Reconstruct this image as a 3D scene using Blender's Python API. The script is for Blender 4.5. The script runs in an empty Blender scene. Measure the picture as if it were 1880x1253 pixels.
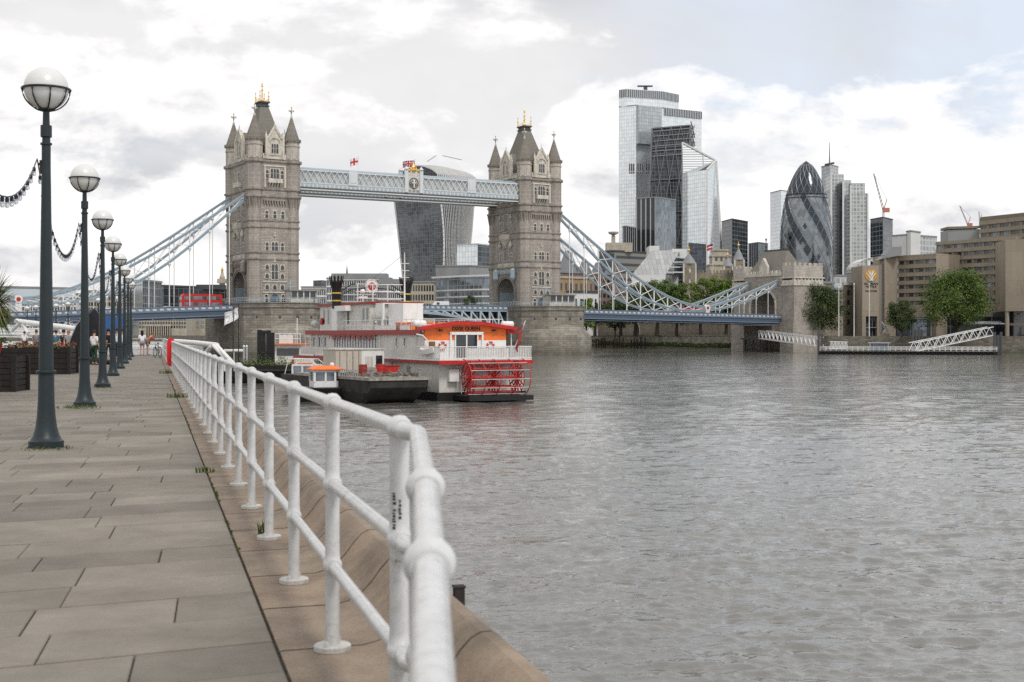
import bpy, bmesh, math, random
import numpy as np
from mathutils import Vector, Matrix, noise as mnoise

# ------------------------------------------------------------------ scene, camera, sky, sun, exposure
scene = bpy.context.scene
COL = scene.collection
R = math.radians
FPX, CX, HY, CAMZ = 2400.0, 940.0, 614.0, 1.5        # focal length in photo pixels, principal column, horizon row, eye height

cam_data = bpy.data.cameras.new('camera')
cam = bpy.data.objects.new('camera', cam_data)
COL.objects.link(cam)
cam.location = (0, 0, CAMZ)
cam.rotation_euler = (R(90), 0, 0)
cam_data.sensor_width = 36.0
cam_data.lens = 36.0 * FPX / 1880.0
cam_data.shift_y = -12.5 / 1880.0
cam_data.clip_start = 0.05
cam_data.clip_end = 20000
cam_data.dof.use_dof = True
cam_data.dof.focus_distance = 150
cam_data.dof.aperture_fstop = 6.3
scene.camera = cam

SUN_EL, SUN_AZ = 52.0, 150.0       # azimuth clockwise from +Y: behind the camera, to the right
world = bpy.data.worlds.new('World')
scene.world = world
world.use_nodes = True
wn, wl = world.node_tree.nodes, world.node_tree.links
wn.clear()
def wnode(t, **kw):
    n = wn.new(t)
    for k, v in kw.items(): setattr(n, k, v)
    return n
wout = wnode('ShaderNodeOutputWorld')
wbg = wnode('ShaderNodeBackground'); wbg.inputs['Strength'].default_value = 0.1
wl.new(wbg.outputs[0], wout.inputs[0])
sky = wnode('ShaderNodeTexSky', sky_type='NISHITA', sun_disc=False)
sky.sun_elevation = R(SUN_EL); sky.sun_rotation = R(SUN_AZ)
sky.air_density = 1.0; sky.dust_density = 1.5; sky.ozone_density = 1.0
tc = wnode('ShaderNodeTexCoord')
def wmath(op, a, b=None, clamp=False):
    n = wnode('ShaderNodeMath', operation=op); n.use_clamp = clamp
    for i, v in enumerate((a, b)):
        if v is None: continue
        if isinstance(v, (int, float)): n.inputs[i].default_value = v
        else: wl.new(v, n.inputs[i])
    return n.outputs[0]
def wcloud(offset, scale, detail, rough, dz, dist=0.35):
    mp = wnode('ShaderNodeMapping')
    mp.inputs['Location'].default_value = (offset[0], offset[1], offset[2] + dz)
    mp.inputs['Scale'].default_value = (1, 1, 2.1)
    wl.new(tc.outputs['Generated'], mp.inputs[0])
    nz = wnode('ShaderNodeTexNoise'); nz.inputs['Scale'].default_value = scale
    nz.inputs['Detail'].default_value = detail; nz.inputs['Roughness'].default_value = rough
    nz.inputs['Distortion'].default_value = dist
    wl.new(mp.outputs[0], nz.inputs[0])
    return nz.outputs['Fac']
def wramp(fac, stops):
    r = wnode('ShaderNodeValToRGB')
    el = r.color_ramp.elements
    el[0].position, el[0].color = stops[0][0], (*stops[0][1], 1)
    el[1].position, el[1].color = stops[-1][0], (*stops[-1][1], 1)
    for p, c in stops[1:-1]:
        e = el.new(p); e.color = (*c, 1)
    wl.new(fac, r.inputs[0])
    return r.outputs[0]
def wmix(f, a, b):
    m = wnode('ShaderNodeMix', data_type='RGBA')
    for s, v in ((0, f), (6, a), (7, b)):
        if isinstance(v, (int, float)): m.inputs[s].default_value = v
        elif isinstance(v, tuple): m.inputs[s].default_value = (*v, 1)
        else: wl.new(v, m.inputs[s])
    return m.outputs[2]
CO = (4.3, 9.7, 1.9)
# soft high layer of grey-white cloud
sepd = wnode('ShaderNodeSeparateXYZ'); wl.new(tc.outputs['Generated'], sepd.inputs[0])
c_hi = wmath('ADD', wcloud((9.2, 4.1, 1.3), 3.0, 6, 0.5, 0.0, 0.2), wmath('MULTIPLY', sepd.outputs[0], -0.45))   # overcast thickens to the left
low = wmath('MULTIPLY_ADD', wmath('MINIMUM', sepd.outputs[2], 0.23), -0.62); wn[-1].inputs[2].default_value = 0.132        # heaped clouds bank up towards the horizon
hi_cov = wramp(c_hi, [(0.36, (0, 0, 0)), (0.56, (1, 1, 1))])
hi_col = wramp(wcloud((2.2, 8.1, 0.7), 3.4, 5, 0.5, 0.0, 0.3), [(0.36, (4.5, 4.6, 4.85)), (0.64, (6.5, 6.45, 6.5))])
# heaped clouds with lit tops and greyer bases
c_main = wcloud(CO, 5.2, 14, 0.58, 0.0, 0.15)
c_up = wcloud(CO, 5.2, 9, 0.55, 0.045, 0.15)
cov = wramp(wmath('ADD', c_main, low), [(0.455, (0, 0, 0)), (0.53, (1, 1, 1))])
relief = wmath('MULTIPLY_ADD', wmath('SUBTRACT', c_main, c_up), 4.6); wn[-1].inputs[2].default_value = 0.60
shade = wmath('ADD', relief, 0.0, clamp=True)
cloud_col = wramp(shade, [(0.0, (4.8, 4.9, 5.15)), (0.45, (7.15, 7.05, 7.05)), (1.0, (8.7, 8.5, 8.35))])
veil = wmix(0.80, sky.outputs[0], (6.2, 6.65, 7.35))           # thin haze over the blue
wl.new(wmix(cov, wmix(hi_cov, veil, hi_col), cloud_col), wbg.inputs['Color'])

sun_data = bpy.data.lights.new('sun', 'SUN')
sun_data.energy = 1.5; sun_data.angle = R(14); sun_data.color = (1.0, 0.955, 0.9)
sun = bpy.data.objects.new('sun', sun_data); COL.objects.link(sun)
sdir = Vector((math.sin(R(SUN_AZ)) * math.cos(R(SUN_EL)), math.cos(R(SUN_AZ)) * math.cos(R(SUN_EL)), math.sin(R(SUN_EL))))
sun.rotation_euler = sdir.to_track_quat('Z', 'Y').to_euler()
sun.location = (0, 0, 60)

vs = scene.view_settings
vs.view_transform = 'Standard'; vs.look = 'None'; vs.gamma = 1.0; vs.exposure = 0.45
vs.use_curve_mapping = False
scene.render.film_transparent = False
scene.cycles.max_bounces = 6
scene.cycles.use_denoising = False

# ------------------------------------------------------------------ helpers
rng = random.Random(7)
WATER_Z = -4.3
def at(px, py, Y):
    return Vector(((px - CX) / FPX * Y, Y, CAMZ + (HY - py) / FPX * Y))
def xat(px, Y): return (px - CX) / FPX * Y
def zat(py, Y): return CAMZ + (HY - py) / FPX * Y

class MB:
    """collects shapes that belong to one mesh"""
    def __init__(self): self.v = []; self.f = []
    def add(self, vs, fs):
        o = len(self.v); self.v += [tuple(p) for p in vs]; self.f += [tuple(o + i for i in f) for f in fs]; return self
    def box(self, x0, x1, y0, y1, z0, z1):
        vs = [(x, y, z) for z in (z0, z1) for x, y in ((x0, y0), (x1, y0), (x1, y1), (x0, y1))]
        return self.add(vs, [(3, 2, 1, 0), (4, 5, 6, 7), (0, 1, 5, 4), (1, 2, 6, 5), (2, 3, 7, 6), (3, 0, 4, 7)])
    def cbox(self, c, sx, sy, sz, rz=0.0):
        ca, sa = math.cos(rz), math.sin(rz)
        vs = []
        for z in (-sz / 2, sz / 2):
            for x, y in ((-1, -1), (1, -1), (1, 1), (-1, 1)):
                x, y = x * sx / 2, y * sy / 2
                vs.append((c[0] + x * ca - y * sa, c[1] + x * sa + y * ca, c[2] + z))
        return self.add(vs, [(3, 2, 1, 0), (4, 5, 6, 7), (0, 1, 5, 4), (1, 2, 6, 5), (2, 3, 7, 6), (3, 0, 4, 7)])
    def extrude(self, pts, vec):
        n = len(pts); v = Vector(vec); P = [Vector(p) for p in pts]
        return self.add([*P, *[p + v for p in P]], [tuple(range(n))[::-1], tuple(range(n, 2 * n))] + [(i, (i + 1) % n, n + (i + 1) % n, n + i) for i in range(n)])
    def prism(self, poly, z0, z1, scale=1.0, c=(0, 0)):
        n = len(poly)
        top = [(c[0] + (x - c[0]) * scale, c[1] + (y - c[1]) * scale, z1) for x, y in poly]
        return self.add([(x, y, z0) for x, y in poly] + top, [tuple(range(n))[::-1], tuple(range(n, 2 * n))] + [(i, (i + 1) % n, n + (i + 1) % n, n + i) for i in range(n)])
    def lathe(self, prof, n=12, c=(0, 0, 0), ph=0.0, caps=True):
        vs, fs = [], []
        for r, z in prof:
            for k in range(n):
                a = ph + 2 * math.pi * k / n
                vs.append((c[0] + r * math.cos(a), c[1] + r * math.sin(a), c[2] + z))
        for i in range(len(prof) - 1):
            for k in range(n):
                fs.append((i * n + k, i * n + (k + 1) % n, (i + 1) * n + (k + 1) % n, (i + 1) * n + k))
        if caps:
            fs.append(tuple(range(n))[::-1]); m = (len(prof) - 1) * n
            fs.append(tuple(range(m, m + n)))
        return self.add(vs, fs)
    def tube(self, p0, p1, r0, r1=None, n=8, caps=True):
        p0, p1 = Vector(p0), Vector(p1); r1 = r0 if r1 is None else r1
        d = (p1 - p0)
        if d.length < 1e-6: return self
        d.normalize(); a = Vector((0, 0, 1)) if abs(d.z) < 0.9 else Vector((1, 0, 0))
        s = d.cross(a).normalized(); t = s.cross(d)
        vs = []
        for p, r in ((p0, r0), (p1, r1)):
            for k in range(n):
                an = 2 * math.pi * k / n
                vs.append(p + s * (r * math.cos(an)) + t * (r * math.sin(an)))
        fs = [(k, (k + 1) % n, n + (k + 1) % n, n + k)[::-1] for k in range(n)]
        if caps: fs += [tuple(range(n)), tuple(range(n, 2 * n))[::-1]]
        return self.add(vs, fs)
    def path(self, pts, r, n=6):
        P = [Vector(p) for p in pts]; vs, fs = [], []
        for i, p in enumerate(P):
            d = (P[min(i + 1, len(P) - 1)] - P[max(i - 1, 0)]).normalized()
            a = Vector((0, 0, 1)) if abs(d.z) < 0.95 else Vector((1, 0, 0))
            s = d.cross(a).normalized(); t = s.cross(d); rr = r[i] if isinstance(r, (list, tuple)) else r
            for k in range(n):
                an = 2 * math.pi * k / n
                vs.append(p + s * (rr * math.cos(an)) + t * (rr * math.sin(an)))
        for i in range(len(P) - 1):
            for k in range(n):
                fs.append((i * n + k, i * n + (k + 1) % n, (i + 1) * n + (k + 1) % n, (i + 1) * n + k)[::-1])
        fs += [tuple(range(n)), tuple(range((len(P) - 1) * n, len(P) * n))[::-1]]
        return self.add(vs, fs)
    def beam(self, p0, p1, w, h, up=(0, 0, 1)):
        p0, p1 = Vector(p0), Vector(p1); d = (p1 - p0).normalized()
        u = Vector(up)
        if abs(d.dot(u)) > 0.98: u = Vector((1, 0, 0))
        s = d.cross(u).normalized() * (w / 2); t = s.normalized().cross(d) * (h / 2)
        vs = []
        for p in (p0, p1): vs += [p - s - t, p + s - t, p + s + t, p - s + t]
        return self.add(vs, [(0, 1, 2, 3), (7, 6, 5, 4), (1, 0, 4, 5), (2, 1, 5, 6), (3, 2, 6, 7), (0, 3, 7, 4)])
    def sphere(self, c, r, n=12, m=8, sc=(1, 1, 1), z0=-1.0, z1=1.0):
        prof = []
        for i in range(m + 1):
            t = math.asin(z0) + (math.asin(z1) - math.asin(z0)) * i / m
            prof.append((max(r * math.cos(t), 1e-4), r * math.sin(t)))
        o = len(self.v); self.lathe(prof, n)
        for i in range(o, len(self.v)):
            x, y, z = self.v[i]; self.v[i] = (c[0] + x * sc[0], c[1] + y * sc[1], c[2] + z * sc[2])
        return self
    def quad(self, a, b, c, d): return self.add([a, b, c, d], [(0, 1, 2, 3)])
    def xform(self, M, start=0):
        for i in range(start, len(self.v)): self.v[i] = tuple(M @ Vector(self.v[i]))
        return self
    def mesh(self, name, mat=None, smooth=None, fix=True):
        me = bpy.data.meshes.new(name); me.from_pydata(self.v, [], self.f)
        if fix:
            bm = bmesh.new(); bm.from_mesh(me); bmesh.ops.recalc_face_normals(bm, faces=bm.faces); bm.to_mesh(me); bm.free()
        me.update()
        if mat: me.materials.append(mat)
        if smooth is not None:
            for p in me.polygons: p.use_smooth = True
            me.set_sharp_from_angle(angle=R(smooth))
        return me
    def build(self, name, mat=None, parent=None, loc=None, rz=None, smooth=None, fix=True):
        return link(name, self.mesh(name, mat, smooth, fix), parent, loc, rz)

def link(name, me, parent=None, loc=None, rz=None, rot=None, scale=None):
    o = bpy.data.objects.new(name, me); COL.objects.link(o)
    if parent is not None: o.parent = parent
    if loc is not None: o.location = loc
    if rz is not None: o.rotation_euler = (0, 0, rz)
    if rot is not None: o.rotation_euler = rot
    if scale is not None: o.scale = scale
    return o
def tag(o, label, cat, group=None):
    o['label'] = label; o['category'] = cat
    if group: o['group'] = group
    return o
def thing(name, label, cat, loc=(0, 0, 0), rz=0.0, group=None):
    o = bpy.data.objects.new(name, None); COL.objects.link(o)
    o.empty_display_size = 0.2
    o.location = loc; o.rotation_euler = (0, 0, rz)
    return tag(o, label, cat, group)
def struct(o): o['kind'] = 'structure'; return o
def copy_tree(o, parent=None):
    c = o.copy(); COL.objects.link(c)
    if parent is not None: c.parent = parent
    for ch in list(o.children): copy_tree(ch, c)
    return c
def text_mesh(s, size, depth=0.0, align='CENTER', bold=0.0):
    cu = bpy.data.curves.new('lettering', 'FONT'); cu.body = s; cu.size = size; cu.extrude = depth; cu.offset = bold
    cu.align_x = align; cu.align_y = 'CENTER'; cu.resolution_u = 3
    o = bpy.data.objects.new('lettering_tmp', cu); COL.objects.link(o)
    dg = bpy.context.evaluated_depsgraph_get(); dg.update()
    me = bpy.data.meshes.new_from_object(o.evaluated_get(dg))
    bpy.data.objects.remove(o); bpy.data.curves.remove(cu)
    return me

# ------------------------------------------------------------------ materials
def srgb(r, g, b):
    f = lambda c: (c / 255 / 12.92) if c / 255 <= 0.04045 else ((c / 255 + 0.055) / 1.055) ** 2.4
    return (f(r), f(g), f(b))
class NT:
    def __init__(self, name):
        self.m = bpy.data.materials.new(name); self.m.use_nodes = True
        self.n, self.l = self.m.node_tree.nodes, self.m.node_tree.links
        self.b = self.n['Principled BSDF']
        self.tc = self.n.new('ShaderNodeTexCoord')
    def node(self, t, ins=None, **kw):
        nd = self.n.new(t)
        for k, v in kw.items(): setattr(nd, k, v)
        for k, v in (ins or {}).items(): self.put(v, nd.inputs[k])
        return nd
    def put(self, v, sock):
        if isinstance(v, bpy.types.NodeSocket): self.l.new(v, sock)
        elif isinstance(v, tuple) and len(v) == 3 and sock.type == 'RGBA': sock.default_value = (*v, 1)
        else: sock.default_value = v
    def math(self, op, a, b=0.0, c=0.0, clamp=False):
        nd = self.node('ShaderNodeMath', {0: a, 1: b, 2: c}, operation=op); nd.use_clamp = clamp; return nd.outputs[0]
    def mix(self, f, a, b, mode='MIX'):
        nd = self.node('ShaderNodeMix', {0: f, 6: a, 7: b}, data_type='RGBA', blend_type=mode); return nd.outputs[2]
    def noise(self, scale, detail=4, rough=0.55, vec=None, stretch=None, dist=0.0):
        v = vec or self.tc.outputs['Object']
        if stretch: v = self.node('ShaderNodeMapping', {0: v, 'Scale': stretch}).outputs[0]
        return self.node('ShaderNodeTexNoise', {'Vector': v, 'Scale': scale, 'Detail': detail, 'Roughness': rough, 'Distortion': dist}).outputs['Fac']
    def ramp(self, f, p0, p1, c0=(0, 0, 0), c1=(1, 1, 1)):
        nd = self.node('ShaderNodeValToRGB', {0: f}); e = nd.color_ramp.elements
        e[0].position, e[0].color, e[1].position, e[1].color = p0, (*c0, 1), p1, (*c1, 1)
        return nd.outputs[0]
    def wall_uv(self):
        """(distance along a flat upright face, height, 0) in object space"""
        sp = self.node('ShaderNodeSeparateXYZ', {0: self.tc.outputs['Object']})
        sn = self.node('ShaderNodeSeparateXYZ', {0: self.tc.outputs['Normal']})
        u = self.math('SUBTRACT', self.math('MULTIPLY', sp.outputs[1], sn.outputs[0]), self.math('MULTIPLY', sp.outputs[0], sn.outputs[1]))
        return self.node('ShaderNodeCombineXYZ', {0: u, 1: sp.outputs[2]}).outputs[0]
    def bump(self, h, strength=0.3, dist=0.02):
        nd = self.node('ShaderNodeBump', {'Height': h, 'Strength': strength, 'Distance': dist}); self.l.new(nd.outputs[0], self.b.inputs['Normal'])
    def set(self, **kw):
        for k, v in kw.items(): self.put(v, self.b.inputs[k.replace('_', ' ')])
        return self.m

def paint(name, col, rough=0.45, metal=0.0, var=0.12, scale=3.0, grime=0.0, spec=0.3, bump=0.0):
    """painted or plain surface with slight tone variation and optional streaky grime"""
    t = NT(name)
    c = t.mix(t.ramp(t.noise(scale, 5), 0.3, 0.7), tuple(x * (1 - var) for x in col), tuple(min(x * (1 + var), 0.95) for x in col))
    if grime:
        g = t.ramp(t.noise(1.4, 6, 0.65, stretch=(2.2, 2.2, 0.35)), 0.48, 0.75)
        c = t.mix(t.math('MULTIPLY', g, grime), c, tuple(min(x * 0.5, v) for x, v in zip(col, (0.09, 0.07, 0.05))))
    if bump: t.bump(t.noise(scale * 9, 3), bump, 0.01)
    return t.set(Base_Color=c, Roughness=rough, Metallic=metal, Specular_IOR_Level=spec)

def masonry(name, col, bw, bh, mortar=(0.12, 0.11, 0.1), var=0.28, msize=0.02, stain=0.45, stain_col=(0.05, 0.048, 0.04), alg=None, wide=1.0):
    t = NT(name); uv = t.wall_uv()
    c1, c2 = tuple(x * (1 - var) for x in col), tuple(x * (1 + var) for x in col)
    br = t.node('ShaderNodeTexBrick', {'Vector': uv, 'Color1': c1, 'Color2': c2, 'Mortar': mortar, 'Scale': 1.0, 'Mortar Size': msize, 'Mortar Smooth': 0.3, 'Brick Width': bw, 'Row Height': bh})
    c = t.mix(t.ramp(t.noise(0.35 * wide, 7, 0.65), 0.35, 0.7), br.outputs[0], stain_col)
    nd = c.node; nd.inputs[0].default_value = 0
    c = t.mix(t.math('MULTIPLY', t.ramp(t.noise(0.3 * wide, 8, 0.68, stretch=(1.6, 1.6, 0.5)), 0.44, 0.72), stain), br.outputs[0], stain_col)
    if alg:      # damp growth between the tide marks
        sp = t.node('ShaderNodeSeparateXYZ', {0: t.tc.outputs['Object']})
        h = t.math('ADD', sp.outputs[2], t.math('MULTIPLY', t.noise(0.5, 5), alg[2]))
        f = t.ramp(t.math('DIVIDE', t.math('SUBTRACT', h, alg[0]), alg[1] - alg[0]), 0.0, 1.0, (1, 1, 1), (0, 0, 0))
        c = t.mix(t.math('MULTIPLY', f, 0.85), c, alg[3])
    t.bump(t.math('ADD', t.math('MULTIPLY', br.outputs['Fac'], -1.0), t.math('MULTIPLY', t.noise(4, 5), 0.5)), 0.5, 0.05)
    return t.set(Base_Color=c, Roughness=0.88)

def curtain(name, glass, frame, cw, ch, msize=0.1, var=0.35, rough=0.08, metal=0.75, blotch=0.0, blotch_col=(0.02, 0.025, 0.03), bscale=0.02):
    """curtain wall: mullion grid with panes of slightly different tint"""
    t = NT(name); uv = t.wall_uv()
    br = t.node('ShaderNodeTexBrick', {'Vector': uv, 'Color1': tuple(x * (1 - var) for x in glass), 'Color2': tuple(min(1, x * (1 + var)) for x in glass), 'Mortar': frame, 'Scale': 1.0, 'Mortar Size': msize, 'Mortar Smooth': 0.1, 'Brick Width': cw, 'Row Height': ch}, offset=0.0)
    c = br.outputs[0]
    if blotch: c = t.mix(t.math('MULTIPLY', t.ramp(t.noise(bscale, 4, 0.6), 0.45, 0.6), blotch), c, blotch_col)
    t.bump(t.noise(0.08, 2), 0.06, 0.6)
    return t.set(Base_Color=c, Roughness=t.math('MULTIPLY_ADD', br.outputs['Fac'], 0.4, rough), Metallic=t.math('MULTIPLY_ADD', br.outputs['Fac'], -metal * 0.8, metal))

M = {}
M['white'] = paint('white_paint', (0.70, 0.70, 0.68), 0.4, var=0.05, grime=0.16)
def rail_mat():
    t = NT('railing_paint'); P = t.node('ShaderNodeNewGeometry').outputs['Position']
    c = t.mix(t.ramp(t.noise(9, 5, 0.6, vec=P), 0.35, 0.7), (0.47, 0.475, 0.47), (0.57, 0.575, 0.57))
    c = t.mix(t.math('MULTIPLY', t.ramp(t.noise(26, 7, 0.72, vec=P), 0.52, 0.68), 0.45), c, (0.30, 0.285, 0.25))     # rubbed, dirty paint
    c = t.mix(t.math('MULTIPLY', t.ramp(t.noise(7, 8, 0.75, vec=P), 0.61, 0.67), 0.7), c, (0.19, 0.13, 0.085))       # chips down to rusty metal
    t.bump(t.noise(55, 5, 0.6, vec=P), 0.22, 0.004)
    return t.set(Base_Color=c, Roughness=t.math('MULTIPLY_ADD', t.noise(20, 4, vec=P), 0.35, 0.08))
M['rail'] = rail_mat()
M['black'] = paint('black_paint', (0.016, 0.016, 0.017), 0.4, var=0.3, grime=0.1)
M['hullblack'] = paint('hull_black', (0.009, 0.0085, 0.0085), 0.6, var=0.5, scale=1.2, grime=0.35)
M['lamp_metal'] = paint('lamp_metal', (0.019, 0.028, 0.032), 0.42, var=0.12, scale=8)
M['red'] = paint('red_paint', (0.44, 0.024, 0.02), 0.45, var=0.2, grime=0.12)
M['wheelred'] = paint('paddle_red', (0.40, 0.03, 0.026), 0.5, var=0.3, grime=0.3)
M['trimred'] = paint('trim_red', (0.27, 0.028, 0.02), 0.5, var=0.2, grime=0.25)
M['orange'] = paint('orange_paint', (0.74, 0.165, 0.035), 0.5, var=0.12, grime=0.22)
M['lightgrey'] = paint('light_grey_paint', (0.56, 0.55, 0.51), 0.5, var=0.08, grime=0.34)
M['grey'] = paint('grey_paint', (0.25, 0.25, 0.25), 0.5, grime=0.2)
M['darkgrey'] = paint('dark_grey', (0.06, 0.062, 0.066), 0.55)
M['beige'] = paint('beige_panel', (0.47, 0.43, 0.36), 0.6, var=0.06, grime=0.3)
M['gold'] = paint('gilding', (0.75, 0.48, 0.13), 0.35, metal=0.7, var=0.15)
M['yellow'] = paint('brass_yellow', (0.55, 0.42, 0.07), 0.4, metal=0.4)
M['wood'] = paint('dark_wood', (0.022, 0.016, 0.012), 0.75, var=0.4, scale=5)
M['brown'] = paint('brown_wood', (0.16, 0.07, 0.025), 0.6, var=0.3)
M['steel'] = paint('galvanised_steel', (0.45, 0.46, 0.46), 0.45, metal=0.5, grime=0.15)
M['rubber'] = paint('rubber', (0.012, 0.012, 0.012), 0.8)
M['glass'] = paint('dark_window_glass', (0.018, 0.022, 0.026), 0.06, var=0.5, scale=0.7, spec=0.9)
M['glasslight'] = paint('sky_window_glass', (0.16, 0.19, 0.22), 0.08, metal=0.5, var=0.4, scale=0.5)
M['blue'] = paint('bridge_blue', (0.15, 0.195, 0.26), 0.45, var=0.12, grime=0.2)
M['darkblue'] = paint('bridge_dark_blue', (0.07, 0.098, 0.14), 0.5, var=0.15, grime=0.2)
M['paleblue'] = paint('bridge_pale_blue', (0.36, 0.43, 0.47), 0.45, var=0.1, grime=0.15)
M['chainblue'] = paint('chain_blue', (0.27, 0.335, 0.38), 0.45, var=0.1, grime=0.15)
M['bridgewhite'] = paint('bridge_white', (0.70, 0.70, 0.68), 0.45, var=0.06, grime=0.18)
M['walkpale'] = paint('walkway_pale', (0.56, 0.595, 0.61), 0.5, var=0.08, grime=0.15)
M['soffit'] = paint('soffit_grey', (0.10, 0.098, 0.092), 0.7, var=0.2)
M['walkglass'] = paint('walkway_glass', (0.42, 0.45, 0.46), 0.2, var=0.2, scale=0.5)  # pale opaque colour stands in for daylight coming through behind the lattice
# ------------------------------------------------------------------ promenade frame: local y runs along the quay, local x towards the river
PD = Vector((-0.2655, 0.9641)); PN = Vector((0.9641, 0.2655)); PRZ = math.atan2(0.2655, 0.9641)
def pq(off, Y): return (off * 0.9641, -0.2655 * off + 1.0372 * Y)        # world row offset -> local (x, y)
def pw(off, Y, z=0.0): return Vector((off - 0.2754 * Y, Y, z))

def paving_mat(name, pattern):
    t = NT(name)
    oi = t.node('ShaderNodeObjectInfo')
    tone = t.math('MULTIPLY_ADD', oi.outputs['Random'], 0.40, 0.84)
    n1 = t.noise(1.1, 8, 0.66, vec=t.node('ShaderNodeNewGeometry').outputs['Position'])
    n2 = t.noise(38, 5, 0.7, vec=t.node('ShaderNodeNewGeometry').outputs['Position'])
    c = t.mix(t.ramp(n1, 0.3, 0.72), (0.125, 0.108, 0.085), (0.235, 0.211, 0.175))
    c = t.mix(t.math('MULTIPLY', t.ramp(n2, 0.4, 0.75), 0.35), c, (0.12, 0.108, 0.09))
    spots = t.ramp(t.noise(5.5, 3, 0.5, vec=t.node('ShaderNodeNewGeometry').outputs['Position']), 0.64, 0.72)
    c = t.mix(t.math('MULTIPLY', spots, 0.25), c, (0.10, 0.09, 0.075))
    gum = t.node('ShaderNodeTexVoronoi', {'Vector': t.node('ShaderNodeNewGeometry').outputs['Position'], 'Scale': 3.1}).outputs['Distance']
    c = t.mix(t.math('MULTIPLY', t.ramp(gum, 0.035, 0.05, (1, 1, 1), (0, 0, 0)), 0.5), c, (0.09, 0.085, 0.075))
    c = t.mix(t.math('MULTIPLY', t.ramp(t.noise(0.32, 6, 0.7, vec=t.node('ShaderNodeNewGeometry').outputs['Position']), 0.46, 0.62), 0.35), c, (0.105, 0.09, 0.07))
    if pattern:
        mp = t.node('ShaderNodeMapping', {0: t.tc.outputs['Object'], 'Rotation': (0, 0, -0.155)})
        br = t.node('ShaderNodeTexBrick', {'Vector': mp.outputs[0], 'Color1': (0.85, 0.85, 0.85), 'Color2': (1.1, 1.1, 1.1), 'Mortar': (0.35, 0.33, 0.3), 'Scale': 1.0, 'Mortar Size': 0.008, 'Brick Width': 1.3, 'Row Height': 0.68})
        c = t.mix(1.0, c, br.outputs[0], 'MULTIPLY')
    else:
        c = t.mix(1.0, c, t.node('ShaderNodeCombineColor', {0: tone, 1: tone, 2: tone}).outputs[0], 'MULTIPLY')
    t.bump(t.math('ADD', n2, t.math('MULTIPLY', n1, 1.5)), 0.25, 0.012)
    return t.set(Base_Color=c, Roughness=0.8)
M['slab'] = paving_mat('york_stone_slab', False)
M['paving'] = paving_mat('york_stone_paving', True)
def joint_mat():
    t = NT('joint_soil')
    c = t.mix(t.ramp(t.noise(2.2, 4), 0.55, 0.66), (0.06, 0.052, 0.04), (0.055, 0.065, 0.025))
    return t.set(Base_Color=c, Roughness=0.95)
M['joint'] = joint_mat()
def coping_mat():
    t = NT('sandstone_coping'); P = t.node('ShaderNodeNewGeometry').outputs['Position']
    oi = t.node('ShaderNodeObjectInfo')
    c = t.mix(t.ramp(t.noise(2.3, 8, 0.66, vec=P), 0.32, 0.7), (0.165, 0.118, 0.082), (0.33, 0.25, 0.18))
    c = t.mix(t.math('MULTIPLY', oi.outputs['Random'], 0.4), c, (0.21, 0.175, 0.135))
    c = t.mix(t.math('MULTIPLY', t.ramp(t.noise(0.9, 7, 0.7, vec=P), 0.5, 0.68), 0.6), c, (0.085, 0.07, 0.052))
    c = t.mix(t.math('MULTIPLY', t.ramp(t.noise(46, 4, 0.7, vec=P), 0.52, 0.72), 0.5), c, (0.10, 0.075, 0.05))
    t.bump(t.math('ADD', t.noise(30, 6, 0.7, vec=P), t.noise(4, 3, vec=P)), 0.35, 0.012)
    return t.set(Base_Color=c, Roughness=0.82)
M['coping'] = coping_mat()

QB = 0.60 * 0.9641          # paving / coping boundary in local x
pavement = MB()
pavement.add([(-70, -12, -0.02), (QB, -12, -0.02), (QB, 100.5, -0.02), (-22, 100.5, -0.02), (-48, 215, -0.02), (-110, 215, -0.02), (-110, -12, -0.02)], [(0, 1, 2, 3, 4, 5, 6)])
pavement = struct(pavement.build('pavement', M['joint'], rz=PRZ))

def clip_x(poly, xmax):
    out = []
    for i, (x0, y0) in enumerate(poly):
        x1, y1 = poly[(i + 1) % len(poly)]
        if x0 <= xmax: out.append((x0, y0))
        if (x0 <= xmax) != (x1 <= xmax):
            f = (xmax - x0) / (x1 - x0); out.append((xmax, y0 + f * (y1 - y0)))
    return out
def slab_shape(mb, poly, z, b=0.006):
    cx = sum(p[0] for p in poly) / len(poly); cy = sum(p[1] for p in poly) / len(poly); n = len(poly)
    w = max(p[0] for p in poly) - min(p[0] for p in poly); h = max(p[1] for p in poly) - min(p[1] for p in poly)
    inner = [(cx + (x - cx) * (1 - 2 * b / max(w, .1)), cy + (y - cy) * (1 - 2 * b / max(h, .1))) for x, y in poly]
    vs = [(x, y, -0.05) for x, y in poly] + [(x, y, z - 0.005) for x, y in poly] + [(x, y, z) for x, y in inner]
    fs = [tuple(range(2 * n, 3 * n))]
    for k in (0, n):
        fs += [(k + i, k + (i + 1) % n, k + n + (i + 1) % n, k + n + i) for i in range(n)]
    mb.add(vs, fs)
A = Vector((0.9877, 0.156)); B = Vector((0.0474, 0.9989))
slabs_far = MB(); nslab = 0; v = 0.4; rs = random.Random(11); row = 0
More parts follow.
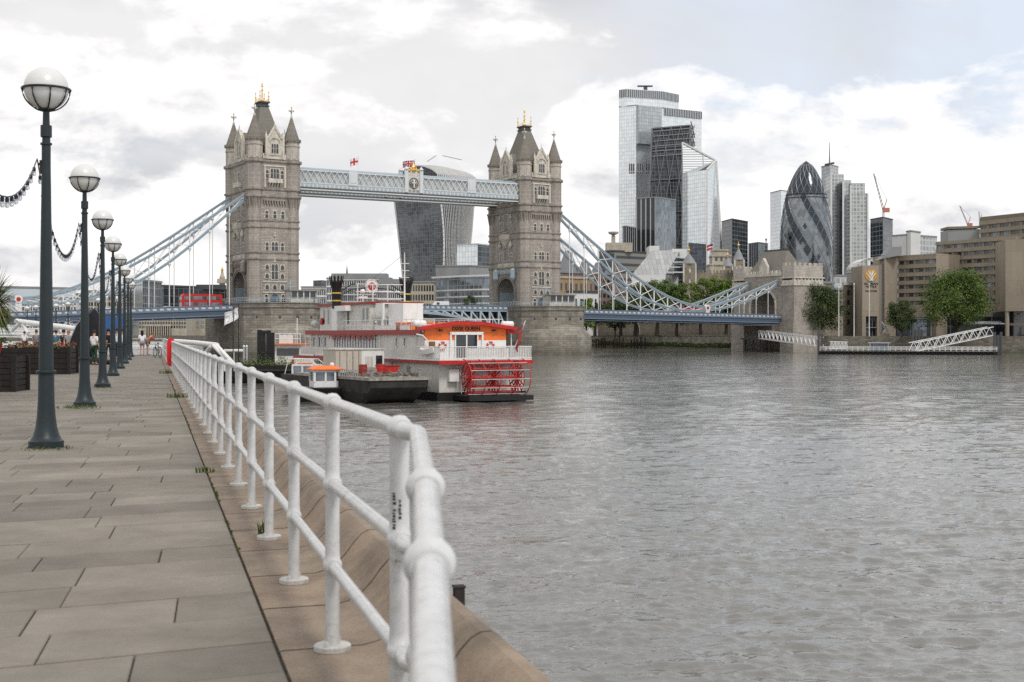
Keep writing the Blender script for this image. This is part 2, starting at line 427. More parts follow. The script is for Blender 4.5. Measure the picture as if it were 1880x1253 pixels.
while v < 96:
    h = rs.uniform(0.54, 0.68)
    far = v > 40
    left = -(0.17 * v + 2.4) if not far else -min(0.22 * v + 4, 22)
    u = left - rs.uniform(0, 1.3)
    while True:
        w = rs.uniform(0.65, 1.3)
        g = rs.uniform(0.003, 0.006)
        ue = (QB - B.x * v) / A.x
        if u + w - 0.06 < ue < u + w + 0.32: w = ue + 0.1 - u
        gv = g * 2.2; quad = [A * (u + g) + B * (v + gv), A * (u + w - g) + B * (v + gv), A * (u + w - g) + B * (v + h - gv), A * (u + g) + B * (v + h - gv)]
        poly = clip_x([(p.x, p.y) for p in quad], QB - 0.012)
        u += w
        if len(poly) < 3:
            if u > 2.5: break
            continue
        if max(p[0] for p in poly) - min(p[0] for p in poly) < 0.05: 
            if u > 2.5: break
            continue
        z = rs.uniform(-0.003, 0.003)
        if not far and nslab < 300:
            mb = MB(); slab_shape(mb, poly, z); nslab += 1
            cx, cy = poly[0]
            mb.v = [(x - cx, y - cy, zz) for x, y, zz in mb.v]
            o = mb.build('paving_slab', M['slab'], pavement, (cx, cy, 0), fix=False)
        else:
            slab_shape(slabs_far, poly, z)
        if u > 2.5: break
    v += h; row += 1
o = slabs_far.build('distant_slabs', M['paving'], pavement, fix=False); o['kind'] = 'stuff'
side = MB(); side.add([(-70, -12, -0.008), (-9.6, -12, -0.008), (-9.6, 40, -0.008), (-26, 96, -0.008), (-26.4, 100, -0.008), (-48, 214, -0.008), (-110, 214, -0.008)], [(0, 1, 2, 3, 4, 5, 6)])
o = side.build('plaza_paving', M['paving'], pavement)

# river wall with its coping stones
M['quay'] = masonry('quay_wall_stone', (0.2, 0.18, 0.15), 0.9, 0.45, alg=(-4.5, -1.5, 1.2, (0.03, 0.035, 0.015)))
wall = MB(); wall.box(QB + 0.02, 1.43, -12, 100.3, -7, -0.14)
wall = wall.build('river_wall', M['quay'], rz=PRZ)
tag(wall, 'long sandstone river wall with rounded coping below the white railing', 'wall')
prof = [(0.585, -0.03), (0.585, -0.004), (0.60, 0.0), (0.98, 0.004), (1.08, 0.022), (1.17, 0.06), (1.25, 0.12), (1.32, 0.19), (1.38, 0.238), (1.44, 0.262), (1.50, 0.262), (1.555, 0.235), (1.595, 0.185), (1.62, 0.11), (1.625, 0.0), (1.62, -0.35), (1.58, -0.35)]
prof = [(x if x < 0.98 else 0.98 + (x - 0.98) * 0.74, z) for x, z in prof]
M['mortar'] = paint('dirty_mortar', (0.085, 0.065, 0.047), 0.9, var=0.3, scale=12)
def coping_mesh(L, seed):
    r = random.Random(seed); mb = MB(); n = len(prof)
    ys = [0.005, 0.013, L / 2, L - 0.013, L - 0.005]
    sc = [0.97, 1, 1, 1, 0.97]
    for y, s in zip(ys, sc):
        for i, (x, z) in enumerate(prof):
            j = mnoise.noise(Vector((x * 4 + seed * 7, y * 3, z * 4))) * 0.006 if 2 < i < 14 else 0
            mb.v.append((x, y, z - (1 - s) * 0.5 * (1 if i > 1 else 0) + j))
    for a in range(4):
        for i in range(n - 1):
            mb.f.append((a * n + i, a * n + i + 1, (a + 1) * n + i + 1, (a + 1) * n + i))
    mb.f += [tuple(range(n)), tuple(range(4 * n, 5 * n))]
    me = mb.mesh('coping_stone', M['coping'], 24); me.materials.append(M['mortar'])
    for i, p in enumerate(me.polygons):
        if i < n - 1 or i >= 3 * (n - 1): p.material_index = 1
    return me
cms = [coping_mesh(0.98, 1), coping_mesh(0.98, 2), coping_mesh(0.98, 3)]
for k in range(75):
    link('coping_stone', cms[k % 3], wall, (0, -0.6 + k * 0.98, 0))
mb = MB(); n = len(prof)
for y in (72.95, 86, 100.3): mb.v += [(x, y, z) for x, z in prof]
for a in range(2):
    for i in range(n - 1): mb.f.append((a * n + i, a * n + i + 1, (a + 1) * n + i + 1, (a + 1) * n + i))
mb.build('coping', M['coping'], wall, smooth=50)
mb = MB(); mb.box(1.455, 1.505, 6.35, 6.40, -0.6, 0.235); mb.box(1.45, 1.51, 6.345, 6.405, 0.235, 0.243)
mb.build('timber_fender', M['wood'], wall)

# weeds in the joint along the coping and at lamp feet
M['weed'] = paint('weed_green', (0.085, 0.115, 0.025), 0.7, var=0.4, scale=20)
def tuft(mb, x, y, n, h, spread, r, z0=0.0):
    for _ in range(n):
        a = r.uniform(0, 6.28); d = r.uniform(0, spread); bx, by = x + d * math.cos(a), y + d * math.sin(a)
        l = h * r.uniform(0.5, 1.1); w = 0.006 * r.uniform(0.7, 1.6); ta = r.uniform(0, 6.28); lean = r.uniform(0.1, 0.8) * l
        px_, py_ = math.cos(ta + 1.57) * w, math.sin(ta + 1.57) * w
        mx, my = bx + math.cos(ta) * lean * 0.4, by + math.sin(ta) * lean * 0.4
        mb.add([(bx - px_, by - py_, z0), (bx + px_, by + py_, z0), (mx + px_, my + py_, z0 + l * 0.7), (mx - px_, my - py_, z0 + l * 0.7), (bx + math.cos(ta) * lean, by + math.sin(ta) * lean, z0 + l)], [(0, 1, 2, 3), (3, 2, 4)])
weeds = MB(); rw = random.Random(5)
for k in range(300):
    y = rw.uniform(4, 60) ** 1.0
    if mnoise.noise(Vector((y * 0.35, 3.1, 0))) > 0.1: tuft(weeds, QB + rw.uniform(-0.01, 0.01), y, 4, 0.02, 0.012, rw)
for (off, Y, n, s, h) in ((0.84, 9.7, 34, 0.06, 0.13), (-1.40, 17.1, 120, 0.34, 0.04), (-1.55, 26.5, 160, 0.5, 0.06), (-1.35, 36.5, 60, 0.3, 0.04), (0.58, 14.2, 40, 0.12, 0.07), (0.58, 31, 90, 0.25, 0.12), (0.55, 50, 90, 0.3, 0.14)):
    q, s_ = pq(off, Y); tuft(weeds, q, s_, n, h, s, rw)
weeds = weeds.build('weeds', M['weed'], rz=PRZ, fix=False)
tag(weeds, 'small green weeds growing in the joint beside the coping stones', 'weeds'); weeds['kind'] = 'stuff'

# ------------------------------------------------------------------ railing
RZ = (0.40, 0.785, 1.17)
rq = 0.856 * 0.9641
def rail_pt(off, Y, z): return pw(off, Y, z)
railing = thing('quay_railing', 'long white painted tubular railing along the river edge', 'railing', (0, 0, 0))
pm = MB()
full = [(0.034, 0.0)]
for zc in RZ:
    full += [(0.034, zc - 0.115), (0.035, zc - 0.062)]
    for k in range(1, 10):
        a = R(-48 + 96 * k / 10); full.append((0.046 * math.cos(a), zc + 0.046 * math.sin(a)))
    if zc < 1.1: full += [(0.035, zc + 0.062), (0.034, zc + 0.115)]
full += [(0.02, 1.214), (0.001, 1.217)]
pm.lathe(full, 24)
for zc in RZ: pm.tube((0, -0.062, zc), (0, 0.062, zc), 0.0345, n=20)
post_mesh = pm.mesh('post', M['rail'], 40)
bp = MB(); bp.lathe([(0.088, 0.0), (0.088, 0.022), (0.082, 0.027), (0.04, 0.029)], 24)
for a in (0.6, 0.6 + math.pi): bp.lathe([(0.014, 0.026), (0.014, 0.044), (0.010, 0.05)], 6, (0.066 * math.cos(a), 0.066 * math.sin(a), 0))
base_mesh = bp.mesh('base_plate', paint('plate_worn', (0.50, 0.49, 0.46), 0.55, var=0.25, scale=20, grime=0.5), 40)
post_spots = [rail_pt(0.856, 4.52 + 1.68 * k, 0.004) for k in range(54)]
near = [Vector((-0.197, 2.98, -0.02)), Vector((-0.140, 2.22, -0.06)), Vector((-0.04, 0.75, -0.15))]
for p in near + post_spots:
    o = link('post', post_mesh, railing, p, PRZ if p.y > 4 else 0.075)
    link('base_plate', base_mesh, o, (0, 0, 0), 0.4)
for i, z in enumerate(RZ):
    far_pt = rail_pt(0.856, 94.6, z + 0.004); bend = rail_pt(0.856, 4.52, z + 0.004)
    knee = Vector((-0.315, 4.28, z + 0.004))
    pts = [far_pt + (bend - far_pt) * f for f in (0, 0.35, 0.65, 0.85, 0.95, 1)] + [knee + Vector((-0.035, 0.075, 0)), knee + Vector((0.002, 0.02, 0)), knee + Vector((0.012, -0.05, 0))] + [Vector((p.x, p.y, z + p.z + 0.004)) for p in near] + [Vector((0.03, -0.4, z - 0.22))]
    mb = MB(); mb.path(pts, 0.027 if i < 2 else 0.029, 20)
    mb.build('rail', M['rail'], railing, smooth=60)
# sticker with printed marks on the corner post
bendp = rail_pt(0.856, 4.52, 0)
st = MB()
rr = random.Random(3)
for col_, (a0, a1) in enumerate(((R(-128), R(-104)), (R(-92), R(-72)))):
    z = 0.935
    while z > 0.86 - (0.05 if col_ == 0 else 0.02):
        hgt = rr.choice((0.004, 0.006, 0.009))
        if rr.random() < 0.85:
            e = rr.uniform(0, 0.1)
            pts = [(0.0375 * math.cos(a), 0.0375 * math.sin(a)) for a in np.linspace(a0 + e, a1 - rr.uniform(0, .1), 4)]
            for (xa, ya), (xb, yb) in zip(pts, pts[1:]): st.quad((xa, ya, z), (xb, yb, z), (xb, yb, z - hgt), (xa, ya, z - hgt))
        z -= hgt + rr.choice((0.002, 0.003, 0.006))
st.build('printed_sticker', M['black'], railing, (bendp.x, bendp.y, 0.02), fix=False)

# railing across the far end of the promenade
endrail = thing('end_railing', 'low white railing across the far end of the promenade behind the bicycle', 'railing', (0, 0, 0))
E0, E1 = pw(0.8, 95.2), pw(-7.5, 97.5)
for k in range(7):
    p = E0.lerp(E1, k / 6); mb = MB(); mb.tube((0, 0, -.02), (0, 0, 1.15), 0.035, n=8); mb.build('post', M['rail'], endrail, p)
for z in (0.4, 0.78, 1.15):
    mb = MB(); mb.tube(E0 + Vector((0, 0, z)), E1 + Vector((0, 0, z)), 0.03, n=8); mb.build('rail', M['rail'], endrail)

# ------------------------------------------------------------------ lamp posts
M['opal'] = NT('opal_globe').set(Base_Color=(0.60, 0.60, 0.58), Roughness=0.3, Subsurface_Weight=0.0)
lampm = {}
mb = MB(); mb.lathe([(0.225, 0), (0.225, 0.09), (0.205, 0.10), (0.17, 0.16), (0.14, 0.26), (0.118, 0.42), (0.105, 0.62), (0.10, 0.98), (0.125, 0.985), (0.13, 1.0), (0.125, 1.02), (0.095, 1.025), (0.058, 3.72)], 24)
lampm['pole'] = mb.mesh('pole', M['lamp_metal'], 40)
mb = MB(); mb.lathe([(0.058, 3.72), (0.058, 4.0), (0.075, 4.005), (0.075, 4.03), (0.052, 4.035), (0.052, 4.10), (0.073, 4.11), (0.073, 4.26), (0.046, 4.27), (0.042, 4.44), (0.07, 4.455), (0.11, 4.47)], 16)
lampm['collar'] = mb.mesh('collar', M['lamp_metal'], 40)
mb = MB(); mb.sphere((0, 0, 4.75), 0.284, 28, 18); lampm['globe'] = mb.mesh('globe', M['opal'], 60)
mb = MB()
ringz = 4.74
mb.path([(0.305 * math.cos(a), 0.305 * math.sin(a), ringz) for a in np.linspace(0, 2 * math.pi, 33)], 0.016, 6)
lampm['cage_ring'] = mb.mesh('cage_ring', M['black'], 60)
mb = MB(); mb.path([(0.305 * math.sin(t), 0, ringz - 0.29 * math.cos(t)) for t in np.linspace(0.2, math.pi / 2, 9)], 0.010, 6)
lampm['cage_rib'] = mb.mesh('cage_rib', M['black'], 60)
mb = MB(); mb.tube((-0.05, 0, 3.62), (-0.05, 0, 3.80), 0.035, n=8); mb.tube((-0.02, 0, 3.75), (-0.10, 0, 3.75), 0.02, n=6); lampm['bracket'] = mb.mesh('bracket', M['black'])
def lamp_post(p, rz, label, group, sc=1.0):
    t = thing('lamp_post', label, 'lamp post', p, rz, group); t.scale = (sc, sc, sc)
    for k in ('pole', 'collar', 'globe', 'cage_ring', 'bracket'): link(k, lampm[k], t)
    for k in range(8): link('cage_rib', lampm['cage_rib'], t, (0, 0, 0), k * math.pi / 4 + 0.25)
    return t
ords = ['nearest', 'second', 'third', 'fourth', 'fifth', 'sixth', 'seventh', 'farthest']
LY = [17.3 + 9.87 * k for k in range(8)]
for k, Y in enumerate(LY):
    lamp_post(pw(-1.40, Y), PRZ + 0.1 * (k % 3), f'dark globe lamp post on the promenade, {ords[k]} of the row' , 'globe lamps along the promenade')
far_l = [(50, 568, 165), (66, 564, 158), (103, 559, 150), (125, 555, 142), (150, 551, 134), (181, 547, 126), (216, 545, 120)]
fl_words = ['leftmost', 'second from left', 'third from left', 'fourth from left', 'fifth from left', 'sixth from left', 'rightmost']
far_lamps = []
for k, (px, py, Y) in enumerate(far_l):
    p = at(px, 614, Y); p.z = -0.02; far_lamps.append(p)
    lamp_post(p, 0.3, f'small distant globe lamp beyond the promenade bend, {fl_words[k]}', 'distant globe lamps')

# strings of bulbs slung from lamp to lamp
mb = MB(); mb.lathe([(0.018, 0.0), (0.024, -0.02), (0.024, -0.055), (0.016, -0.06)], 8); holder_mesh = mb.mesh('bulb_holder', paint('holder_blue_black', (0.012, 0.016, 0.035), 0.5))
M['bulb'] = NT('clear_bulb').set(Base_Color=(0.75, 0.78, 0.8), Roughness=0.08, Transmission_Weight=0.75, IOR=1.2)
mb = MB(); mb.sphere((0, 0, -0.088), 0.031, 10, 7, (1, 1, 1.15)); bulb_mesh = mb.mesh('bulb', M['bulb'], 60)
def festoon(p0, p1, sag, n, label, group, sc=1.0):
    t = thing('festoon_lights', label, 'string lights', p0, 0, group)
    P = []
    for k in range(n + 1):
        f = k / n; p = (p1 - p0) * f; p.z -= sag * 4 * f * (1 - f); P.append(p)
    mb = MB(); mb.path(P, 0.009 * sc, 5); mb.build('cable', M['black'], t)
    for k in range(1, n):
        h = link('bulb_holder', holder_mesh, t, P[k], scale=(sc, sc, sc)); link('bulb', bulb_mesh, h)
BZ = 4.02 - 0.3
names = ['string of bulbs left of the nearest lamp post', 'string of bulbs between first and second lamp posts', 'string of bulbs between second and third lamp posts', 'string of bulbs between third and fourth lamp posts', 'string of bulbs between fourth and fifth lamp posts', 'string of bulbs between fifth and sixth lamp posts', 'string of bulbs between sixth and seventh lamp posts', 'string of bulbs between seventh and eighth lamp posts']
ys = [LY[0] - 9.87] + LY
for k in range(8):
    p0 = pw(-1.52, ys[k], BZ + 0.1); p1 = pw(-1.52, ys[k + 1], BZ + 0.1)
    festoon(p0, p1, 0.95, 22, names[k], 'festoon strings on the promenade lamps', 0.95)
for k in range(len(far_lamps) - 1):
    a, b = far_lamps[k] + Vector((0, 0, 3.7)), far_lamps[k + 1] + Vector((0, 0, 3.7))
    if k == 1: continue
    festoon(a, b, 1.0, 10, f'sagging string of bulbs between distant lamps, {["first","","second","third","fourth","last"][k]} from left', 'festoon strings on the distant lamps', 2.0)
# ------------------------------------------------------------------ river and land
def water_mat():
    t = NT('river_water'); P = t.node('ShaderNodeNewGeometry').outputs['Position']
    mp = lambda rot, sx, sy: t.node('ShaderNodeMapping', {0: P, 'Rotation': (0, 0, rot), 'Scale': (sx, sy, 1)}).outputs[0]
    n1 = t.noise(2.9, 3, 0.55, vec=mp(0.5, 0.9, 1.25), dist=0.5)
    n2 = t.noise(7.5, 3, 0.6, vec=mp(0.2, 1.0, 1.3), dist=0.3)
    n3 = t.noise(0.75, 3, 0.55, vec=mp(0.35, 1.0, 1.5), dist=0.4)
    n4 = t.noise(0.24, 3, 0.6, vec=mp(0.3, 1.0, 1.7), dist=0.4)
    sharp = t.math('POWER', t.math('ABSOLUTE', t.math('MULTIPLY_ADD', n1, 2.0, -1.0)), 0.8)      # peaked wavelets
    gust = t.ramp(t.noise(0.035, 4, 0.6, vec=mp(0.4, 1.0, 2.6)), 0.3, 0.7, (0.55, 0.55, 0.55), (1.15, 1.15, 1.15))
    h = t.math('ADD', t.math('MULTIPLY', n1, 0.15), t.math('ADD', t.math('MULTIPLY', n2, 0.05), t.math('ADD', t.math('MULTIPLY', n3, 0.30), t.math('MULTIPLY', n4, 0.8))))
    h = t.math('ADD', h, t.math('MULTIPLY', sharp, -0.05))
    t.bump(t.math('MULTIPLY', h, gust), 1.0, 0.2)
    return t.set(Base_Color=(0.115, 0.11, 0.094), Roughness=0.07, IOR=2.1, Specular_IOR_Level=0.5)
M['water'] = water_mat()
def build_water():
    na = 500
    rl = [13.0]
    while rl[-1] < 1900: rl.append(rl[-1] * (1 + 0.0024 * (1 + (rl[-1] / 240.0) ** 1.4)))
    r = np.array(rl)
    nr = len(r)
    a = np.radians(np.linspace(-28, 34, na))
    RR, AA = np.meshgrid(r, a, indexing='ij')
    X, Y = RR * np.sin(AA), RR * np.cos(AA)
    rs = np.random.RandomState(4)
    H = np.zeros_like(X)
    dr = np.gradient(r)[:, None] * np.ones((1, na))
    cell = np.maximum(RR * math.radians(62) / na, dr)
    nw = 80
    for k in range(nw + 36):
        lam = 0.19 * (0.95 / 0.19) ** (rs.rand() ** 1.1) if k < nw else 1.1 * (5.0 / 1.1) ** rs.rand()
        th = rs.normal(R(-78), 0.75)            # short-crested wind chop
        amp = lam / (2 * np.pi) * 0.225 / math.sqrt(nw / 2) * (1.15 if lam < 0.7 else 0.8 if k < nw else 0.45)
        kx, ky = 2 * np.pi / lam * np.cos(th), 2 * np.pi / lam * np.sin(th)
        rows = int(np.searchsorted(dr[:, 0] / lam, 0.55))
        if rows < 5: continue
        x, y = X[:rows], Y[:rows]
        ph = kx * x + ky * y + rs.rand() * 6.28 + 1.1 * np.sin(x * 0.21 / lam ** .5 + y * .17 + k)
        fade = np.clip(1.6 - 3.0 * cell[:rows] / lam, 0, 1)
        H[:rows] += amp * fade * np.sin(ph)
    gust = 0.9 + 0.3 * np.sin(X * 0.045 + 1.3 * np.sin(Y * 0.02)) * np.sin(Y * 0.031 + 0.7) + 0.2 * np.sin(X * 0.13 - Y * 0.21 + 2 * np.sin(X * 0.05))
    H = H * gust
    sd = H[:400].std(); H = H + 0.2 * (H * H / sd - sd)       # sharper crests, flatter troughs
    H = 2.3 * sd * np.tanh(H / (2.3 * sd))
    Z = WATER_Z + H
    V = np.stack([X, Y, Z], -1).reshape(-1, 3)
    idx = np.arange(nr * na).reshape(nr, na)
    F = np.stack([idx[:-1, :-1], idx[:-1, 1:], idx[1:, 1:], idx[1:, :-1]], -1).reshape(-1, 4)
    me = bpy.data.meshes.new('river')
    me.vertices.add(len(V)); me.vertices.foreach_set('co', V.astype(np.float32).ravel())
    me.loops.add(F.size); me.loops.foreach_set('vertex_index', F.astype(np.int32).ravel()[::1])
    me.polygons.add(len(F)); me.polygons.foreach_set('loop_start', np.arange(0, F.size, 4, dtype=np.int32)); 
    me.polygons.foreach_set('use_smooth', np.ones(len(F), bool))
    me.update(calc_edges=True); me.validate()
    bm = bmesh.new(); bm.from_mesh(me); bm.normal_update()
    if bm.faces[0].normal.z < 0 if bm.faces.ensure_lookup_table() is None else False:
        bmesh.ops.reverse_faces(bm, faces=bm.faces)
    bm.to_mesh(me); bm.free()
    me.materials.append(M['water'])
    return struct(link('river', me))
river = build_water()

M['land'] = paint('city_ground', (0.10, 0.095, 0.085), 0.9, var=0.2, scale=0.05)
BANK = [(420, 236), (150, 402), (104, 430), (88, 452), (76, 484), (30, 600), (-30, 740), (-300, 1120), (-900, 1400)]
g = MB(); top = 0.9
pts = BANK + [(-900, 6000), (6000, 6000), (6000, -500)]
g.add([(x, y, top) for x, y in pts], [tuple(range(len(pts)))])
struct(g.build('north_bank_ground', M['land']))
g = MB(); g.add([(-160, 232, 0.2), (-92, 232, 0.2), (-215, 420, .2), (-600, 900, 0.2), (-1400, 1300, 0.2), (-1400, 200, .2)], [(0, 1, 2, 3, 4, 5)])
struct(g.build('south_bank_ground', M['land']))
# ------------------------------------------------------------------ the bridge: local x runs from the left tower to the right tower, local y away from the camera
BU = Vector((0.8670, 0.4988)); BE = Vector((0.4988, -0.8670)); BRZ = math.atan2(BU.y, BU.x)
BS = Vector((-67.3, 352.15, 0)); BN = Vector((3.72, 393.02, 0)); SPAN = 81.94
def bw(s, t, z=0.0): return Vector((BS.x + BU.x * s + BE.x * t, BS.y + BU.y * s + BE.y * t, z))   # t towards the camera side
def s_of(px, t):
    k = (px - CX) / FPX
    return (k * (BS.y + BE.y * t) - (BS.x + BE.x * t)) / (BU.x - k * BU.y)
def sz_of(px, py, t):
    s = s_of(px, t); p = bw(s, t); return s, zat(py, p.y)

M['tower'] = masonry('tower_granite', (0.355, 0.32, 0.28), 1.1, 0.42, mortar=(0.10, 0.09, 0.08), var=0.16, msize=0.018, stain=0.35)
M['turret'] = masonry('turret_ashlar', (0.46, 0.42, 0.365), 1.0, 0.5, mortar=(0.16, 0.145, 0.125), var=0.1, msize=0.014, stain=0.42)
M['ashlar'] = masonry('portland_ashlar', (0.60, 0.56, 0.485), 0.9, 0.45, mortar=(0.22, 0.2, 0.17), var=0.1, msize=0.012, stain=0.5, stain_col=(0.09, 0.08, 0.065), wide=2)
M['course'] = masonry('moulding_stone', (0.29, 0.26, 0.225), 1.4, 5, var=0.12, stain=0.6, wide=2)
M['slate'] = masonry('roof_slate', (0.175, 0.165, 0.143), 0.5, 0.28, mortar=(0.08, 0.076, 0.066), var=0.12, msize=0.012, stain=0.3, stain_col=(0.16, 0.15, 0.10))
M['spire'] = masonry('spire_stone', (0.20, 0.18, 0.155), 0.7, 0.5, var=0.2, stain=0.5, stain_col=(0.22, 0.19, 0.13))
M['pier'] = masonry('pier_granite', (0.245, 0.222, 0.185), 1.7, 0.62, mortar=(0.062, 0.058, 0.05), var=0.2, msize=0.03, stain=0.55, alg=(-4.4, 0.6, 3.0, (0.04, 0.042, 0.025)))
Z0, ZC = 9.6, 47.0
def window_meshes(w, h, lights, fw=0.16, arched=False, name='window'):
    """stone surround with mullions standing proud of the wall, and the leaded panes behind; local y outwards is -y"""
    fr = MB(); d0, d1 = -0.14, 0.08
    fr.box(-w / 2 - fw, -w / 2, d0, d1, -fw, h + fw); fr.box(w / 2, w / 2 + fw, d0, d1, -fw, h + fw)
    fr.box(-w / 2, w / 2, d0, d1, h, h + fw); fr.box(-w / 2, w / 2, d0 - 0.05, d1, -fw, 0)
    for k in range(1, lights): x = -w / 2 + w * k / lights; fr.box(x - 0.07, x + 0.07, d0 + 0.03, d1, 0, h)
    if h > 1.5: fr.box(-w / 2, w / 2, d0 + 0.03, d1, h * 0.52, h * 0.52 + 0.11)
    lw = w / lights
    for k in range(lights):                     # pointed heads in each light
        xc = -w / 2 + lw * (k + 0.5)
        for sx in (-1, 1):
            fr.extrude([(xc + sx * lw / 2, d0 + 0.04, h), (xc + sx * lw / 2, d0 + 0.04, h - lw * 0.55), (xc + sx * lw * 0.3, d0 + 0.04, h - lw * 0.16), (xc, d0 + 0.04, h)], (0, 0.12, 0))
    if fw > 0.12:                               # toothed quoins
        for k in range(int(h / 0.8)):
            z = 0.2 + k * 0.8
            for sx in (-1, 1): fr.box(min(sx * (w / 2 + fw), sx * (w / 2 + fw + 0.16)), max(sx * (w / 2 + fw), sx * (w / 2 + fw + 0.16)), -0.07, 0.05, z, z + 0.4)
    pa = MB(); pa.add([(-w / 2, 0.0, 0), (w / 2, 0.0, 0), (w / 2, 0.0, h), (-w / 2, 0.0, h)], [(0, 1, 2, 3)])
    return fr.mesh(name, M['ashlar']), pa.mesh('pane', M['glass'])
WM = {'w3': window_meshes(2.3, 2.6, 3), 'w1': window_meshes(0.75, 2.2, 1), 'w2': window_meshes(1.7, 2.3, 2), 'tall2': window_meshes(1.7, 4.0, 2), 'sq': window_meshes(0.95, 1.3, 1), 'lan': window_meshes(0.8, 2.0, 1), 'gab': window_meshes(1.9, 2.5, 3, 0.12), 'slit': window_meshes(0.5, 2.4, 1), 'big': window_meshes(2.6, 5.2, 3, 0.25), 'gab2': window_meshes(0.6, 2.8, 1)}
def win(parent, kind, x, y, z, rz):
    f = link('window', WM[kind][0], parent, (x, y, z), rz); link('pane', WM[kind][1], f, (0, -0.02, 0))

